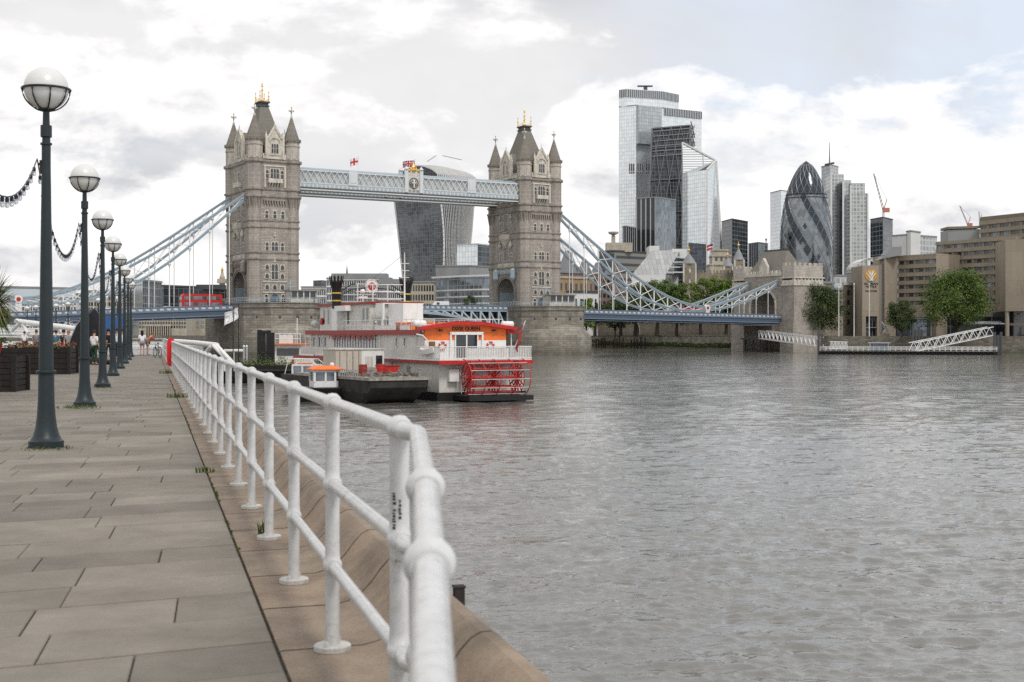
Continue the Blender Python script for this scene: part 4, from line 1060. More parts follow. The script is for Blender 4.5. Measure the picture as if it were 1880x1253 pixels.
# ------------------------------------------------------------------ suspension chains (trussed), same curve on both side spans
up_px = [(1030, 383), (1088.5, 444.6), (1142, 489), (1169, 510), (1195, 526.5), (1221, 541), (1247, 552.5), (1271, 560), (1298, 564)]
lo_px = [(1030, 386), (1059.4, 435), (1088.5, 466), (1115, 493), (1142, 518), (1168, 538), (1195, 553.5), (1222, 563), (1250, 569), (1298, 569)]
up2_px = [(1298, 564), (1340, 551), (1380, 535), (1432, 513)]
lo2_px = [(1298, 569), (1340, 562), (1380, 548), (1410, 533), (1432, 518)]
def curve(px): return [sz_of(x, y, CT) for x, y in px]
def interp(c, s):
    xs = [p[0] for p in c]; zs = [p[1] for p in c]; return float(np.interp(s, xs, zs))
UP, LO, UP2, LO2 = curve(up_px), curve(lo_px), curve(up2_px), curve(lo2_px)
UP[0] = (SPAN + 6.0, UP[0][1]); LO[0] = (SPAN + 6.0, LO[0][1] - 0.6)
def smooth_curve(c):      # quadratic-ish smoothing by fitting a cubic
    xs = np.array([p[0] for p in c]); zs = np.array([p[1] for p in c]); k = np.polyfit(xs, zs, min(4, len(c) - 1)); return k
KU, KL, KU2, KL2 = (smooth_curve(c) for c in (UP, LO, UP2, LO2))
sJ = UP[-1][0]; sEnd = UP2[-1][0]
def chain(label, north, t, group):
    T = thing('suspension_chain', label, 'chain', BS, BRZ, group)
    def X(s): return s if north else SPAN - s
    y = -t
    def seg(s0, s1, ku, kl, n):
        ss = np.linspace(s0, s1, n + 1)
        zu = np.polyval(ku, ss); zl = np.polyval(kl, ss)
        zl = np.minimum(zl, zu - 0.25)
        mu, ml, br = MB(), MB(), MB()
        for i in range(n):
            for mb, z in ((mu, zu), (ml, zl)):
                mb.beam((X(ss[i]), y, z[i]), (X(ss[i + 1]), y, z[i + 1]), 0.75, 0.34)
                mb.beam((X(ss[i]), y, z[i] - 0.42), (X(ss[i + 1]), y, z[i + 1] - 0.42), 0.55, 0.30)
        mu.build('upper_chord', M['chainblue'], T); ml.build('lower_chord', M['chainblue'], T)
        for i in range(n + 1):
            if zu[i] - zl[i] > 0.9 and 0 < i: br.beam((X(ss[i]), y, zu[i]), (X(ss[i]), y, zl[i]), 0.3, 0.3, (0, 1, 0))
        for i in range(n):
            if zu[i] - zl[i] > 0.6 or zu[i + 1] - zl[i + 1] > 0.6:
                br.beam((X(ss[i]), y + .1, zu[i]), (X(ss[i + 1]), y + .1, zl[i + 1]), 0.18, 0.26, (0, 1, 0)); br.beam((X(ss[i]), y - .1, zl[i]), (X(ss[i + 1]), y - .1, zu[i + 1]), 0.18, 0.26, (0, 1, 0))
        br.build('truss_bracing', M['bridgewhite'], T)
        for i in range(1, n + (0 if s1 > sJ + 5 else 1)):
            x = X(ss[i]); zd = line_z(*n_pts, ss[i]) if north else line_z(*s_pts, SPAN - ss[i])
            if zl[i] - zd < 0.7: continue
            hm = MB(); hm.tube((x, y, zd - 0.8), (x, y, zl[i] - 1.0), 0.11, n=6); hm.lathe([(0.12, -1.5), (0.42, -0.7), (0.30, -0.3)], 6, (x, y, zl[i]))
            hm.build('hanger_rod', M['bridgewhite'], T)
    seg(SPAN + 6.2, sJ, KU, KL, 11); seg(sJ, sEnd, KU2, KL2, 6)
    x = X(sJ); zc = np.polyval(KU, sJ) - 0.3; sy = -1 if t > 0 else 1
    mb = MB(); mb.tube((x, y - 0.55, zc), (x, y + 0.55, zc), 0.95, n=24); mb.box(x - .75, x + .75, y - .45, y + .45, zc - 3.6, zc)
    mb.build('joint_pin', M['bridgewhite'], T)
    for s_ in (-1, 1):
        mb = MB(); mb.tube((x, y + s_ * .55, zc), (x, y + s_ * .62, zc), 0.52, n=20); mb.build('joint_disc', M['red'], T)
    return T
chain('pale blue trussed chain right of the right tower, nearer of two', True, CT, 'suspension chains')
chain('pale blue trussed chain right of the right tower, farther of two', True, -CT, 'suspension chains')
chain('pale blue trussed chain sweeping down left of the left tower, nearer of two', False, CT, 'suspension chains')
chain('pale blue trussed chain left of the left tower, farther of two', False, -CT, 'suspension chains')

# ------------------------------------------------------------------ right abutment gatehouse
def abutment(label, sc, zr, north):
    T = thing('abutment_gatehouse', label, 'gatehouse', bw(sc, 0), BRZ)
    hx, hy = 6.0, 12.5
    aw, sp, cr = 6.2, zr + 4.4, zr + 9.6
    arch = [(-aw, zr - 2)] + [(-aw * math.cos(t), sp + (cr - sp) * math.sin(t)) for t in np.linspace(0, math.pi, 17)] + [(aw, zr - 2)]
    ztop = zr + 14.2
    ring = [(-hx, y, z) for y, z in arch] + [(-hx, hy - 3, zr - 2), (-hx, hy - 3, ztop), (-hx, -hy + 3, ztop), (-hx, -hy + 3, zr - 2)]
    mb = MB(); mb.extrude(ring, (2 * hx, 0, 0)); mb.build('walls', M['tower'], T)
    for sy in (-1, 1):
        mb = MB(); mb.box(-6.3, 6.3, sy * hy - 3.0, sy * hy + 2.6, -7, zr + 10.8); mb.box(-6.9, 6.9, sy * hy - 3.3, sy * hy + 3.1, -7, zr - 1.2)
        for x in (-3, 3): mb.box(x - 2.2, x + 2.2, sy * hy + sy * 2.6 - .15, sy * hy + sy * 2.6 + .15, zr + 0.5, zr + 7.4)
        mb.build('flank_tower', M['tower'], T)
        mb = MB(); mb.box(-6.7, 6.7, sy * hy - 3.3, sy * hy + 3.0, zr + 10.8, zr + 11.3)
        for x in np.linspace(-6, 6, 9):
            mb.box(x - .35, x + .35, sy * hy + sy * 2.6 - .5, sy * hy + sy * 2.6 + .5, zr + 11.3, zr + 13.2)
        mb.box(-6.4, 6.4, sy * hy - 3.0, sy * hy + 2.7, zr + 11.3, zr + 12.6); mb.box(-6.75, 6.75, sy * hy - 3.35, sy * hy + 3.05, zr + 13.2, zr + 13.6)
        mb.build('flank_balustrade', M['ashlar'], T)
        mb = MB(); mb.box(-6.3, 6.3, sy * hy - 3.0, sy * hy + 2.6, zr + 13.6, zr + 17.4)
        for x in np.linspace(-5.6, 5.6, 6): mb.box(x - .6, x + .6, sy * hy + sy * 2.3 - .3, sy * hy + sy * 2.3 + .3, zr + 17.4, zr + 18.3)
        for y in np.linspace(-2.2, 1.8, 3):
            for x in (-6.0, 6.0): mb.box(x - .3, x + .3, sy * hy + y - .6, sy * hy + y + .6, zr + 17.4, zr + 18.3)
        mb.build('flank_attic', M['turret'], T)
    for sx in (-1, 1):
        mb = MB(); mb.box(sx * hx - .3, sx * hx + .3, -hy + 3.1, hy - 3.1, ztop, ztop + 1.0)
        for y in np.linspace(-hy + 4, hy - 4, 9): mb.box(sx * hx - .3, sx * hx + .3, y - .5, y + .5, ztop + 1.0, ztop + 1.8)
        mb.build('parapet', M['ashlar'], T)
        mb = MB(); pts = [(-(aw + .3) * math.cos(t), sp + (cr + .3 - sp) * math.sin(t)) for t in np.linspace(0, math.pi, 15)]
        mb.path([(sx * (hx + .05), -aw - .3, zr)] + [(sx * (hx + .05), y, z) for y, z in pts] + [(sx * (hx + .05), aw + .3, zr)], 0.45, 5); mb.build('arch_moulding', M['ashlar'], T)
        mb = MB(); mb.extrude([(sx * hx, -2, ztop), (sx * hx, 2, ztop), (sx * hx, 2, ztop + 3.4), (sx * hx, 0, ztop + 6.2), (sx * hx, -2, ztop + 3.4)], (-sx * 1.0, 0, 0)); mb.build('gable', M['ashlar'], T)
    mb = MB(); L = [[(-hx + .5, -9.3, ztop), (hx - .5, -9.3, ztop), (hx - .5, 9.3, ztop), (-hx + .5, 9.3, ztop)], [(-0.5, -5.4, ztop + 8.8), (0.5, -5.4, ztop + 8.8), (0.5, 5.4, ztop + 8.8), (-0.5, 5.4, ztop + 8.8)]]
    mb.add(L[0] + L[1], [(3, 2, 1, 0), (4, 5, 6, 7)] + [(i, (i + 1) % 4, 4 + (i + 1) % 4, 4 + i) for i in range(4)])
    rf = mb.build('roof', M['slate'], T)
    mb = MB(); mb.box(-.55, .55, -5.6, 5.6, ztop + 8.8, ztop + 9.3)
    for y in (-5.4, 5.4): mb.lathe([(.35, ztop + 9.3), (.2, ztop + 10.2), (.5, ztop + 10.6), (.15, ztop + 11.2), (.12, ztop + 12.6), (.4, ztop + 12.9), (.02, ztop + 13.6)], 6, (0, y, 0))
    mb.build('ridge_finial', M['darkgrey'], rf)
    for (x, y, rz) in ((-hx, -7.6, -math.pi / 2), (-hx, 7.6, -math.pi / 2)):
        f = link('window', WM['slit'][0], T, (x, y, zr + 10.2), rz); link('pane', WM['slit'][1], f, (0, -.02, 0))
    return T
abutment('stone gatehouse with road arch and steep roof at the right end of the bridge', sNb + 5.4, line_z(*n_pts, sNb) - 1.3, True)
# ------------------------------------------------------------------ the city beyond: every building at its own distance, real size
GZ = 0.9
C_ = {}
C_['pale'] = curtain('pale_glass', (0.76, 0.80, 0.81), (0.52, 0.55, 0.57), 3.0, 4.0, 0.16, 0.08, 0.12, 0.6)
C_['pale2'] = curtain('grey_glass', (0.44, 0.48, 0.49), (0.30, 0.33, 0.34), 3.0, 4.0, 0.30, 0.14, 0.15, 0.45)
C_['dark'] = curtain('dark_glass', (0.035, 0.043, 0.05), (0.10, 0.105, 0.11), 3.2, 4.0, 0.22, 0.5, 0.10, 0.45)
C_['dark2'] = curtain('blue_black_glass', (0.05, 0.065, 0.08), (0.16, 0.17, 0.18), 6.0, 4.0, 0.35, 0.5, 0.08, 0.55, 0.5, (0.015, 0.018, 0.02), 0.03)
C_['stripe'] = curtain('striped_glass', (0.04, 0.045, 0.05), (0.42, 0.42, 0.42), 4.6, 500.0, 0.55, 0.25, 0.12, 0.4)
C_['mid'] = curtain('mid_glass', (0.20, 0.235, 0.26), (0.28, 0.29, 0.30), 2.2, 3.8, 0.25, 0.3, 0.10, 0.7, 0.6, (0.05, 0.06, 0.07), 0.02)
C_['louvre'] = curtain('louvre_screen', (0.06, 0.07, 0.075), (0.50, 0.52, 0.53), 2.4, 60.0, 0.55, 0.2, 0.3, 0.3)
C_['grid'] = curtain('steel_grid', (0.30, 0.33, 0.34), (0.52, 0.52, 0.50), 3.6, 3.9, 0.55, 0.25, 0.15, 0.6)
C_['stone'] = masonry('city_stone', (0.42, 0.38, 0.30), 1.2, 0.6, var=0.1, stain=0.3)
C_['tan'] = masonry('tan_brick', (0.36, 0.245, 0.125), 0.7, 0.3, var=0.12, stain=0.25)
C_['brick'] = masonry('purple_brick', (0.20, 0.145, 0.12), 0.7, 0.3, var=0.15, stain=0.3)
C_['white'] = paint('white_render', (0.62, 0.62, 0.60), 0.7, var=0.06, scale=0.1, grime=0.12)
C_['greyp'] = paint('grey_panel', (0.26, 0.27, 0.27), 0.6, var=0.1, scale=0.1)
C_['roofgrey'] = paint('roof_zinc', (0.22, 0.225, 0.23), 0.5, var=0.15, scale=0.1)
C_['darkroof'] = paint('dark_roof', (0.055, 0.058, 0.062), 0.6, var=0.2, scale=0.1)

def quad_part(name, parent, mat, pts, thick=None):
    mb = MB(); mb.add(pts, [tuple(range(len(pts)))]); return mb.build(name, mat, parent, fix=False)
def grid_panes(parent, A, B, z0, z1, nx, nz, fx=0.6, fz=0.6, mat=None, proud=0.12, name='windows', flat=True):
    """a facade's many small windows, each a real pane standing in its own reveal (joined: too small to pick apart)"""
    A, B = Vector((A[0], A[1], 0)), Vector((B[0], B[1], 0)); d = B - A; n = Vector((d.y, -d.x, 0)).normalized()
    if n.y > 0: n = -n
    L = d.length; u = d.normalized(); mb = MB(); cw, ch = L / nx, (z1 - z0) / nz
    for i in range(nx):
        for j in range(nz):
            c = A + u * (cw * (i + .5)) + n * proud; zc = z0 + ch * (j + .5); w, h = cw * fx / 2, ch * fz / 2
            vs = [c - u * w, c + u * w, c + u * w, c - u * w]; zs = [zc - h, zc - h, zc + h, zc + h]
            front = [(v.x, v.y, z) for v, z in zip(vs, zs)]; back = [(v.x - n.x * (proud + .05), v.y - n.y * (proud + .05), z) for v, z in zip(vs, zs)]
            mb.add(front + back, [(0, 1, 2, 3), (0, 1, 5, 4), (1, 2, 6, 5), (2, 3, 7, 6), (3, 0, 4, 7)])
    o = mb.build(name, mat or M['glass'], parent); o['kind'] = 'stuff'; return o
def block(name, label, px0, pxm, px1, Y, dl, dr, ytop, mats, base=GZ, roof=None, group=None, win=None, ytop_r=None):
    """building seen on its corner: left edge, nearest vertical edge and right edge given as picture columns at their own distances"""
    A = Vector((xat(px0, Y + dl), Y + dl)); B = Vector((xat(pxm, Y), Y)); C = Vector((xat(px1, Y + dr), Y + dr))
    D = A + C - B
    T = thing(name, label, 'building', (B.x, B.y, base), 0, group)
    zt = zat(ytop, Y) - base
    a, c, d = A - B, C - B, D - B; b = Vector((0, 0))
    for nm, p, q, m in (('left_facade', a, b, mats[0]), ('right_facade', b, c, mats[1]), ('rear_facade', c, d, mats[0]), ('end_facade', d, a, mats[1])):
        quad_part('facade', T, m, [(p.x, p.y, 0), (q.x, q.y, 0), (q.x, q.y, zt), (p.x, p.y, zt)])
    quad_part('roof', T, roof or C_['roofgrey'], [(p.x, p.y, zt) for p in (a, b, c, d)])
    for p, q in ((a, b), (b, c)):
        mb = MB(); mb.beam((p.x, p.y, zt + .3), (q.x, q.y, zt + .3), 0.8, 0.9); mb.build('parapet', mats[2] if len(mats) > 2 else C_['roofgrey'], T)
    T['_zt'] = zt
    del T['_zt']
    return T, a, b, c, d, zt

# 1 the flared tower seen through the bridge
def flared():
    Y0 = 1250.0
    T = thing('flared_tower', 'flared office tower with dark glass face and pale fins behind the walkway', 'building', (xat(812, Y0), Y0, GZ))
    ox = xat(812, Y0)
    lv = [(520, 741, 813, 857), (480, 737, 815, 860), (450, 734, 815.5, 863), (420, 731, 814.5, 866), (390, 727.5, 812, 868.5), (365, 724.5, 809, 870.5), (345, 723, 806, 872), (326, 722, 803, 872.5)]
    rows = []
    for y, xa, xb, xc in [(600, 746, 810, 850)] + lv:
        z = zat(y, Y0) - GZ
        A = Vector((xat(xa, Y0 + 42) - ox, 42, z)); B = Vector((xat(xb, Y0) - ox, 0, z)); C = Vector((xat(xc, Y0 + 34) - ox, 34, z)); D = Vector((A.x + C.x - B.x, 76, z))
        rows.append((A, B, C, D))
    def skin(name, i, j, mat, n, bow):
        mb = MB(); vs = []
        for r in rows:
            for k in range(n + 1):
                f = k / n; p = r[i].lerp(r[j], f); e = (r[j] - r[i]).normalized(); nn = Vector((e.y, -e.x, 0)); p = p + nn * (bow * 4 * f * (1 - f)); vs.append(p)
        fs = [(a * (n + 1) + k, a * (n + 1) + k + 1, (a + 1) * (n + 1) + k + 1, (a + 1) * (n + 1) + k) for a in range(len(rows) - 1) for k in range(n)]
        mb.add(vs, fs); return mb.build(name, mat, T, fix=False), vs, n
    skin('south_glazing', 0, 1, curtain('slate_glass', (.055, .063, .07), (.16, .165, .17), 3.2, 4.0, .22, .45, .12, .5, .4, (.2, .22, .23), .03), 6, 3.0)
    _, vs, n = skin('east_glazing', 1, 2, C_['dark2'], 12, 5.0)
    skin('rear_glazing', 2, 3, C_['dark'], 4, 2); skin('west_glazing', 3, 0, C_['mid'], 4, 2)
    # barrel roof rising over the fins
    top = rows[-1]; A, B, C, D = top
    rm = MB(); m = 14; k2 = 10; g = []
    H = zat(299, Y0) - GZ - A.z
    for i in range(m + 1):
        f = i / m; l = A.lerp(B, f) if False else None
        row = []
        for k in range(k2 + 1):
            h = k / k2
            e0 = A.lerp(D, h); e1 = B.lerp(C, h)
            p = e0.lerp(e1, f); p = p.copy()
            p.z += H * (math.sin(math.pi * (0.03 + 0.94 * f)) ** 0.7) * (0.72 + 0.28 * math.sin(math.pi * (0.25 + 0.6 * h))) + 0.3
            if f > 0.5 and h > 0.0: p.z += 0
            row.append(p)
        g += row
    rm.add(g, [(i * (k2 + 1) + k, i * (k2 + 1) + k + 1, (i + 1) * (k2 + 1) + k + 1, (i + 1) * (k2 + 1) + k) for i in range(m) for k in range(k2)])
    rm.build('barrel_roof', C_['white'], T, smooth=40)
    ends = MB(); e = [g[i * (k2 + 1)] for i in range(m + 1)]; ends.add([A, B] + e[::-1], [tuple(range(2 + len(e)))]); ends.build('gable_glazing', C_['dark'], T)
    e2 = [g[m * (k2 + 1) + k] for k in range(k2 + 1)]; en = MB(); en.add([B, C] + e2[::-1], [tuple(range(2 + len(e2)))]); en.build('gable_end', C_['mid'], T)
    fm = MB()
    nf = 24
    for q in range(nf + 1):
        f = q / nf; prev = None
        for r in rows[1:]:
            p = r[1].lerp(r[2], f); e_ = (r[2] - r[1]).normalized(); nn = Vector((e_.y, -e_.x, 0)); p = p + nn * (5.0 * 4 * f * (1 - f) + 0.5)
            if prev is not None: fm.beam(prev, p, 0.34, 0.7, nn)
            prev = p
        # over the roof edge
        h = f; e1 = B.lerp(C, h); p2 = None
        for t in (1.0, 0.9, 0.78, 0.62, 0.5):
            i = round(t * m); k = min(k2, round(h * k2)); kk = h * k2; k0 = min(k2 - 1, int(kk)); w = kk - k0
            p3 = g[i * (k2 + 1) + k0].lerp(g[i * (k2 + 1) + k0 + 1], w) + Vector((0.4, -0.4, 0.7))
            fm.beam(prev if p2 is None else p2, p3, 0.55, 1.0); p2 = p3
    o = fm.build('fins', C_['white'], T); o['kind'] = 'stuff'
    em = MB()
    for i in (0, 1, 2):
        prev = None
        for r in rows:
            if prev is not None: em.beam(prev + Vector((0, -.6, 0)), r[i] + Vector((0, -.6, 0)), 1.6, 1.6)
            prev = r[i]
    for r in rows[1:-1:1]: pass
    em.build('corner_trim', C_['white'], T)
    bm_ = MB()
    for r0, r1 in zip(rows[1:], rows[2:]):
        n_ = max(1, round((r1[0].z - r0[0].z) / 4.2))
        for q in range(n_):
            f = q / n_; a, b = r0[0].lerp(r1[0], f), r0[1].lerp(r1[1], f)
            bm_.beam(a + Vector((0, -3.2, 0)), b + Vector((0, -2.0, 0)), 0.4, 0.35)
    o = bm_.build('floor_bands', C_['greyp'], T); o['kind'] = 'stuff'
    for k, (x0, y0, x1, y1) in enumerate(((784, 297, 801, 286), (812, 286, 848, 294))):
        mb = MB(); p, q = at(x0, y0, Y0 + 40), at(x1, y1, Y0 + 40); o0 = Vector((ox, Y0, GZ)); mb.tube(p - o0, q - o0, 0.35, n=4); mb.build('roof_crane_arm', C_['greyp'], T)
flared()

# 2 pale stepped skyscraper group
T, a, b, c, d, zt = block('glass_skyscraper', 'tallest pale glass skyscraper with stepped top', 1136, 1168, 1288, 1450, 12, 45, 194, (C_['pale'], C_['pale']))
mb = MB(); z2 = zat(163, 1455) - GZ; o = Vector((xat(1168, 1450), 1450))
P = [Vector((xat(x, yy) - o.x, yy - o.y)) for x, yy in ((1136.5, 1461.5), (1150, 1456), (1216, 1470), (1246, 1490), (1180, 1500), (1150, 1495))]
mb.prism([(p.x, p.y) for p in P], zt, z2); mb.build('upper_block', C_['pale'], T)
mb = MB(); mb.prism([(p.x * 1.0 + (0.2 if i in (2, 3) else 0), p.y - 1.0) for i, p in enumerate(P)], zat(178, 1455) - GZ, zat(164, 1455) - GZ); mb.build('louvre_band', C_['louvre'], T)
mb = MB(); e = (c - b); e.normalize(); p0, p1 = b + (c - b) * 0.42, c; nrm = Vector((e.y, -e.x)); 
mb.add([(p0.x + nrm.x, p0.y + nrm.y, zat(207, 1450) - GZ), (p1.x + nrm.x, p1.y + nrm.y, zat(207, 1450) - GZ), (p1.x + nrm.x, p1.y + nrm.y, zt), (p0.x + nrm.x, p0.y + nrm.y, zt)], [(0, 1, 2, 3)]); mb.build('louvre_band', C_['louvre'], T)
mb = MB(); q0 = b + (c - b) * 0.0; q1 = b + (c - b) * 0.36
mb.prism([(q0.x, q0.y), (q0.x + 2, q0.y - 6), (q1.x + 1, q1.y - 6), (q1.x, q1.y)], zat(265, 1450) - GZ, zt - 0.5); mb.build('projecting_bay', C_['pale2'], T)
for x in (1159, 1174, 1189):
    p = at(x, 312, 1447) - Vector((o.x, o.y, GZ)); mb = MB(); mb.box(p.x - 3, p.x + 3, p.y - 6, p.y - 4, p.z - 5, p.z + 6); mb.build('plant_louvre', C_['louvre'], T)
p = at(1185, 159, 1470) - Vector((o.x, o.y, GZ)); mb = MB(); mb.box(p.x - 9, p.x + 8, p.y - 2, p.y + 2, p.z - .4, p.z + .8); mb.box(p.x - 2, p.x + 2, p.y - 2, p.y + 2, p.z - 4, p.z); mb.build('roof_cradle', C_['darkroof'], T)

# 3 dark wedge with diagonal bracing
def wedge():
    Y0 = 1380.0; B = Vector((xat(1258, Y0), Y0)); T = thing('wedge_tower', 'dark wedge-shaped tower with diagonal steel bracing', 'building', (B.x, B.y, GZ))
    def L(px, py, Y): p = at(px, py, Y); return Vector((p.x - B.x, p.y - B.y, p.z - GZ))
    bl, br = L(1180, 610, Y0 + 4), L(1258, 610, Y0); tl, tr = L(1197, 237, Y0 + 36), L(1267, 231, Y0 + 36)
    bl2, br2 = L(1202, 610, Y0 + 62), L(1276, 610, Y0 + 62); tl2, tr2 = L(1203, 236, Y0 + 62), L(1274, 231, Y0 + 62)
    quad_part('south_face', T, C_['dark'], [bl, br, tr, tl]); quad_part('east_face', T, C_['dark2'], [br, br2, tr2, tr]); quad_part('west_face', T, C_['dark'], [bl2, bl, tl, tl2]); quad_part('rear_face', T, C_['dark'], [br2, bl2, tl2, tr2]); quad_part('roof', T, C_['darkroof'], [tl, tr, tr2, tl2])
    def on(u, v): return bl.lerp(br, u).lerp(tl.lerp(tr, u), v) + Vector((0, -1.0, 0.2))
    mb = MB(); cols = 4; zz = [0.42, 0.58, 0.74, 0.90, 1.0]
    for j in range(4):
        for i in range(cols):
            u0, u1 = i / cols, (i + 1) / cols
            um = (u0 + u1) / 2
            if j % 2 == 0: mb.beam(on(u0, zz[j]), on(um, zz[j + 1]), 0.7, 0.9, (0, 1, 0)); mb.beam(on(u1, zz[j]), on(um, zz[j + 1]), 0.7, 0.9, (0, 1, 0))
            else: mb.beam(on(um, zz[j]), on(u0, zz[j + 1]), 0.7, 0.9, (0, 1, 0)); mb.beam(on(um, zz[j]), on(u1, zz[j + 1]), 0.7, 0.9, (0, 1, 0))
        mb.beam(on(0, zz[j]), on(1, zz[j]), 1.0, 1.0, (0, 1, 0))
    mb.beam(on(0, 0.3), on(0, 1.0), 1.6, 1.6, (0, 1, 0)); mb.beam(on(1, 0.3), on(1, 1.0), 1.6, 1.6, (0, 1, 0)); mb.beam(on(0, 1), on(1, 1), 1.4, 1.4, (0, 1, 0))
    mb.build('diagonal_bracing', paint('brace_grey', (.13, .135, .14), .5), T)
    mb = MB()
    for v in np.linspace(0.86, 0.985, 6): mb.beam(on(0.03, v), on(0.97, v), .7, .7, (0, 1, 0))
    mb.build('plant_frame', C_['greyp'], T)
    mb = MB(); n = 11
    for k in range(n):
        p, q = br.lerp(tr, .55 + .45 * k / n) + Vector((1, -.5, 0)), br2.lerp(tr2, .55 + .45 * (k + 1) / n) + Vector((1, -.5, 0)); mb.beam(p, q, 1.0, 1.0); mb.beam(Vector((p.x, p.y, q.z)), Vector((q.x, q.y, p.z)), 1., 1.)
    mb.build('lift_truss', C_['greyp'], T)
wedge()
# 4 folded pointed tower
def folded():
    Y0 = 1300.0; B = Vector((xat(1297, Y0), Y0)); T = thing('folded_tower', 'sharp folded glass tower with slanting triangular roof', 'building', (B.x, B.y, GZ))
    def L(px, py, Y): p = at(px, py, Y); return Vector((p.x - B.x, p.y - B.y, p.z - GZ))
    a0, b0, c0 = L(1254, 610, Y0 + 30), L(1297, 610, Y0), L(1335, 610, Y0 + 34); d0 = L(1290, 610, Y0 + 62)
    a1, b1, c1 = L(1254, 318, Y0 + 30), L(1298, 312, Y0), L(1315, 295, Y0 + 34); apex = L(1253, 262, Y0 + 44); d1 = L(1290, 290, Y0 + 62)
    aa = a0.lerp(b0, 0.2); ab = a1.lerp(b1, 0.2)
    quad_part('edge_strip', T, C_['pale2'], [a0, aa, ab, a1]); quad_part('south_face', T, C_['pale'], [aa, b0, b1, ab]); quad_part('east_face', T, C_['pale'], [b0, c0, c1, b1])
    quad_part('slanted_roof', T, curtain('ribbed_roof', (0.46, 0.48, 0.49), (0.30, 0.31, 0.32), 400, 2.6, 0.5, 0.05, 0.4, 0.3), [a1, b1.lerp(a1, 0.0), c1, apex]) if False else None
    mb = MB(); mb.add([a1, b1.lerp(a1, .35), c1, apex], [(0, 1, 2, 3)]); mb.build('slanted_roof', curtain('ribbed_roof', (0.46, 0.48, 0.49), (0.30, 0.31, 0.32), 400, 2.6, 0.5, 0.05, 0.4, 0.3), T)
    mb = MB(); mb.add([b1.lerp(a1, .35), b1, c1], [(0, 1, 2)]); mb.build('roof_soffit', C_['darkroof'], T)
    quad_part('west_face', T, C_['pale2'], [d0, a0, a1, apex, d1]); quad_part('rear_face', T, C_['pale2'], [c0, d0, d1, c1])
    mb = MB(); mb.add([c1, d1, apex], [(0, 1, 2)]); mb.build('rear_roof', C_['roofgrey'], T)
    # dark reflection painted on as a darker glass sheet low on the south face
    mb = MB()
    for p, q in ((a0, apex), (b0, b1), (b1, c1), (apex, c1), (c0, c1)): mb.beam(p + Vector((0, -.5, 0)), q + Vector((0, -.5, 0)), 1.5, 1.5)
    mb.build('edge_trim', C_['white'], T)
    lo, hi = .0, .56
    p, q = aa.lerp(ab, 0.0), aa.lerp(ab, hi); r_, s_ = b0.lerp(b1, 0), b0.lerp(b1, hi - .02)
    mb = MB(); mb.add([p + Vector((.5, -1, 0)), r_ + Vector((-1, -1, 0)), s_ + Vector((-1, -1, 0)), q + Vector((.5, -1, 0))], [(0, 1, 2, 3)]); mb.build('dark_reflection', C_['dark2'], T)
    mb = MB(); mb.add([c0.lerp(b0, .30) + Vector((0, -1, 0)), c0 + Vector((.2, -1, 0)), c0.lerp(c1, .62) + Vector((.2, -1, 0))], [(0, 1, 2)]); mb.build('dark_facet', C_['dark'], T)
folded()
# 5 ribbed office slabs in front of them
block('ribbed_office', 'dark office slab with white vertical ribs below the wedge tower', 1167, 1203, 1241, 1150, 10, 24, 363, (C_['stripe'], C_['mid'], C_['greyp']))
block('ribbed_office', 'small dark ribbed office block left of the larger ribbed slab', 1143, 1150, 1168, 1130, 6, 20, 416, (C_['stripe'], C_['stripe'], C_['greyp']))
block('dark_office', 'black glass office block right of the folded tower', 1325, 1344, 1373, 1200, 30, 30, 403, (C_['dark'], C_['dark2'], C_['darkroof']))
block('ribbed_office', 'narrow pale and dark striped block between black block and gatehouse', 1374, 1392, 1410, 1300, 20, 20, 446, (C_['stripe'], C_['pale2']))
block('glass_slab', 'pale blue glass slab half hidden by the bullet-shaped tower', 1414, 1434, 1492, 1500, 30, 60, 350, (C_['pale'], C_['pale']))

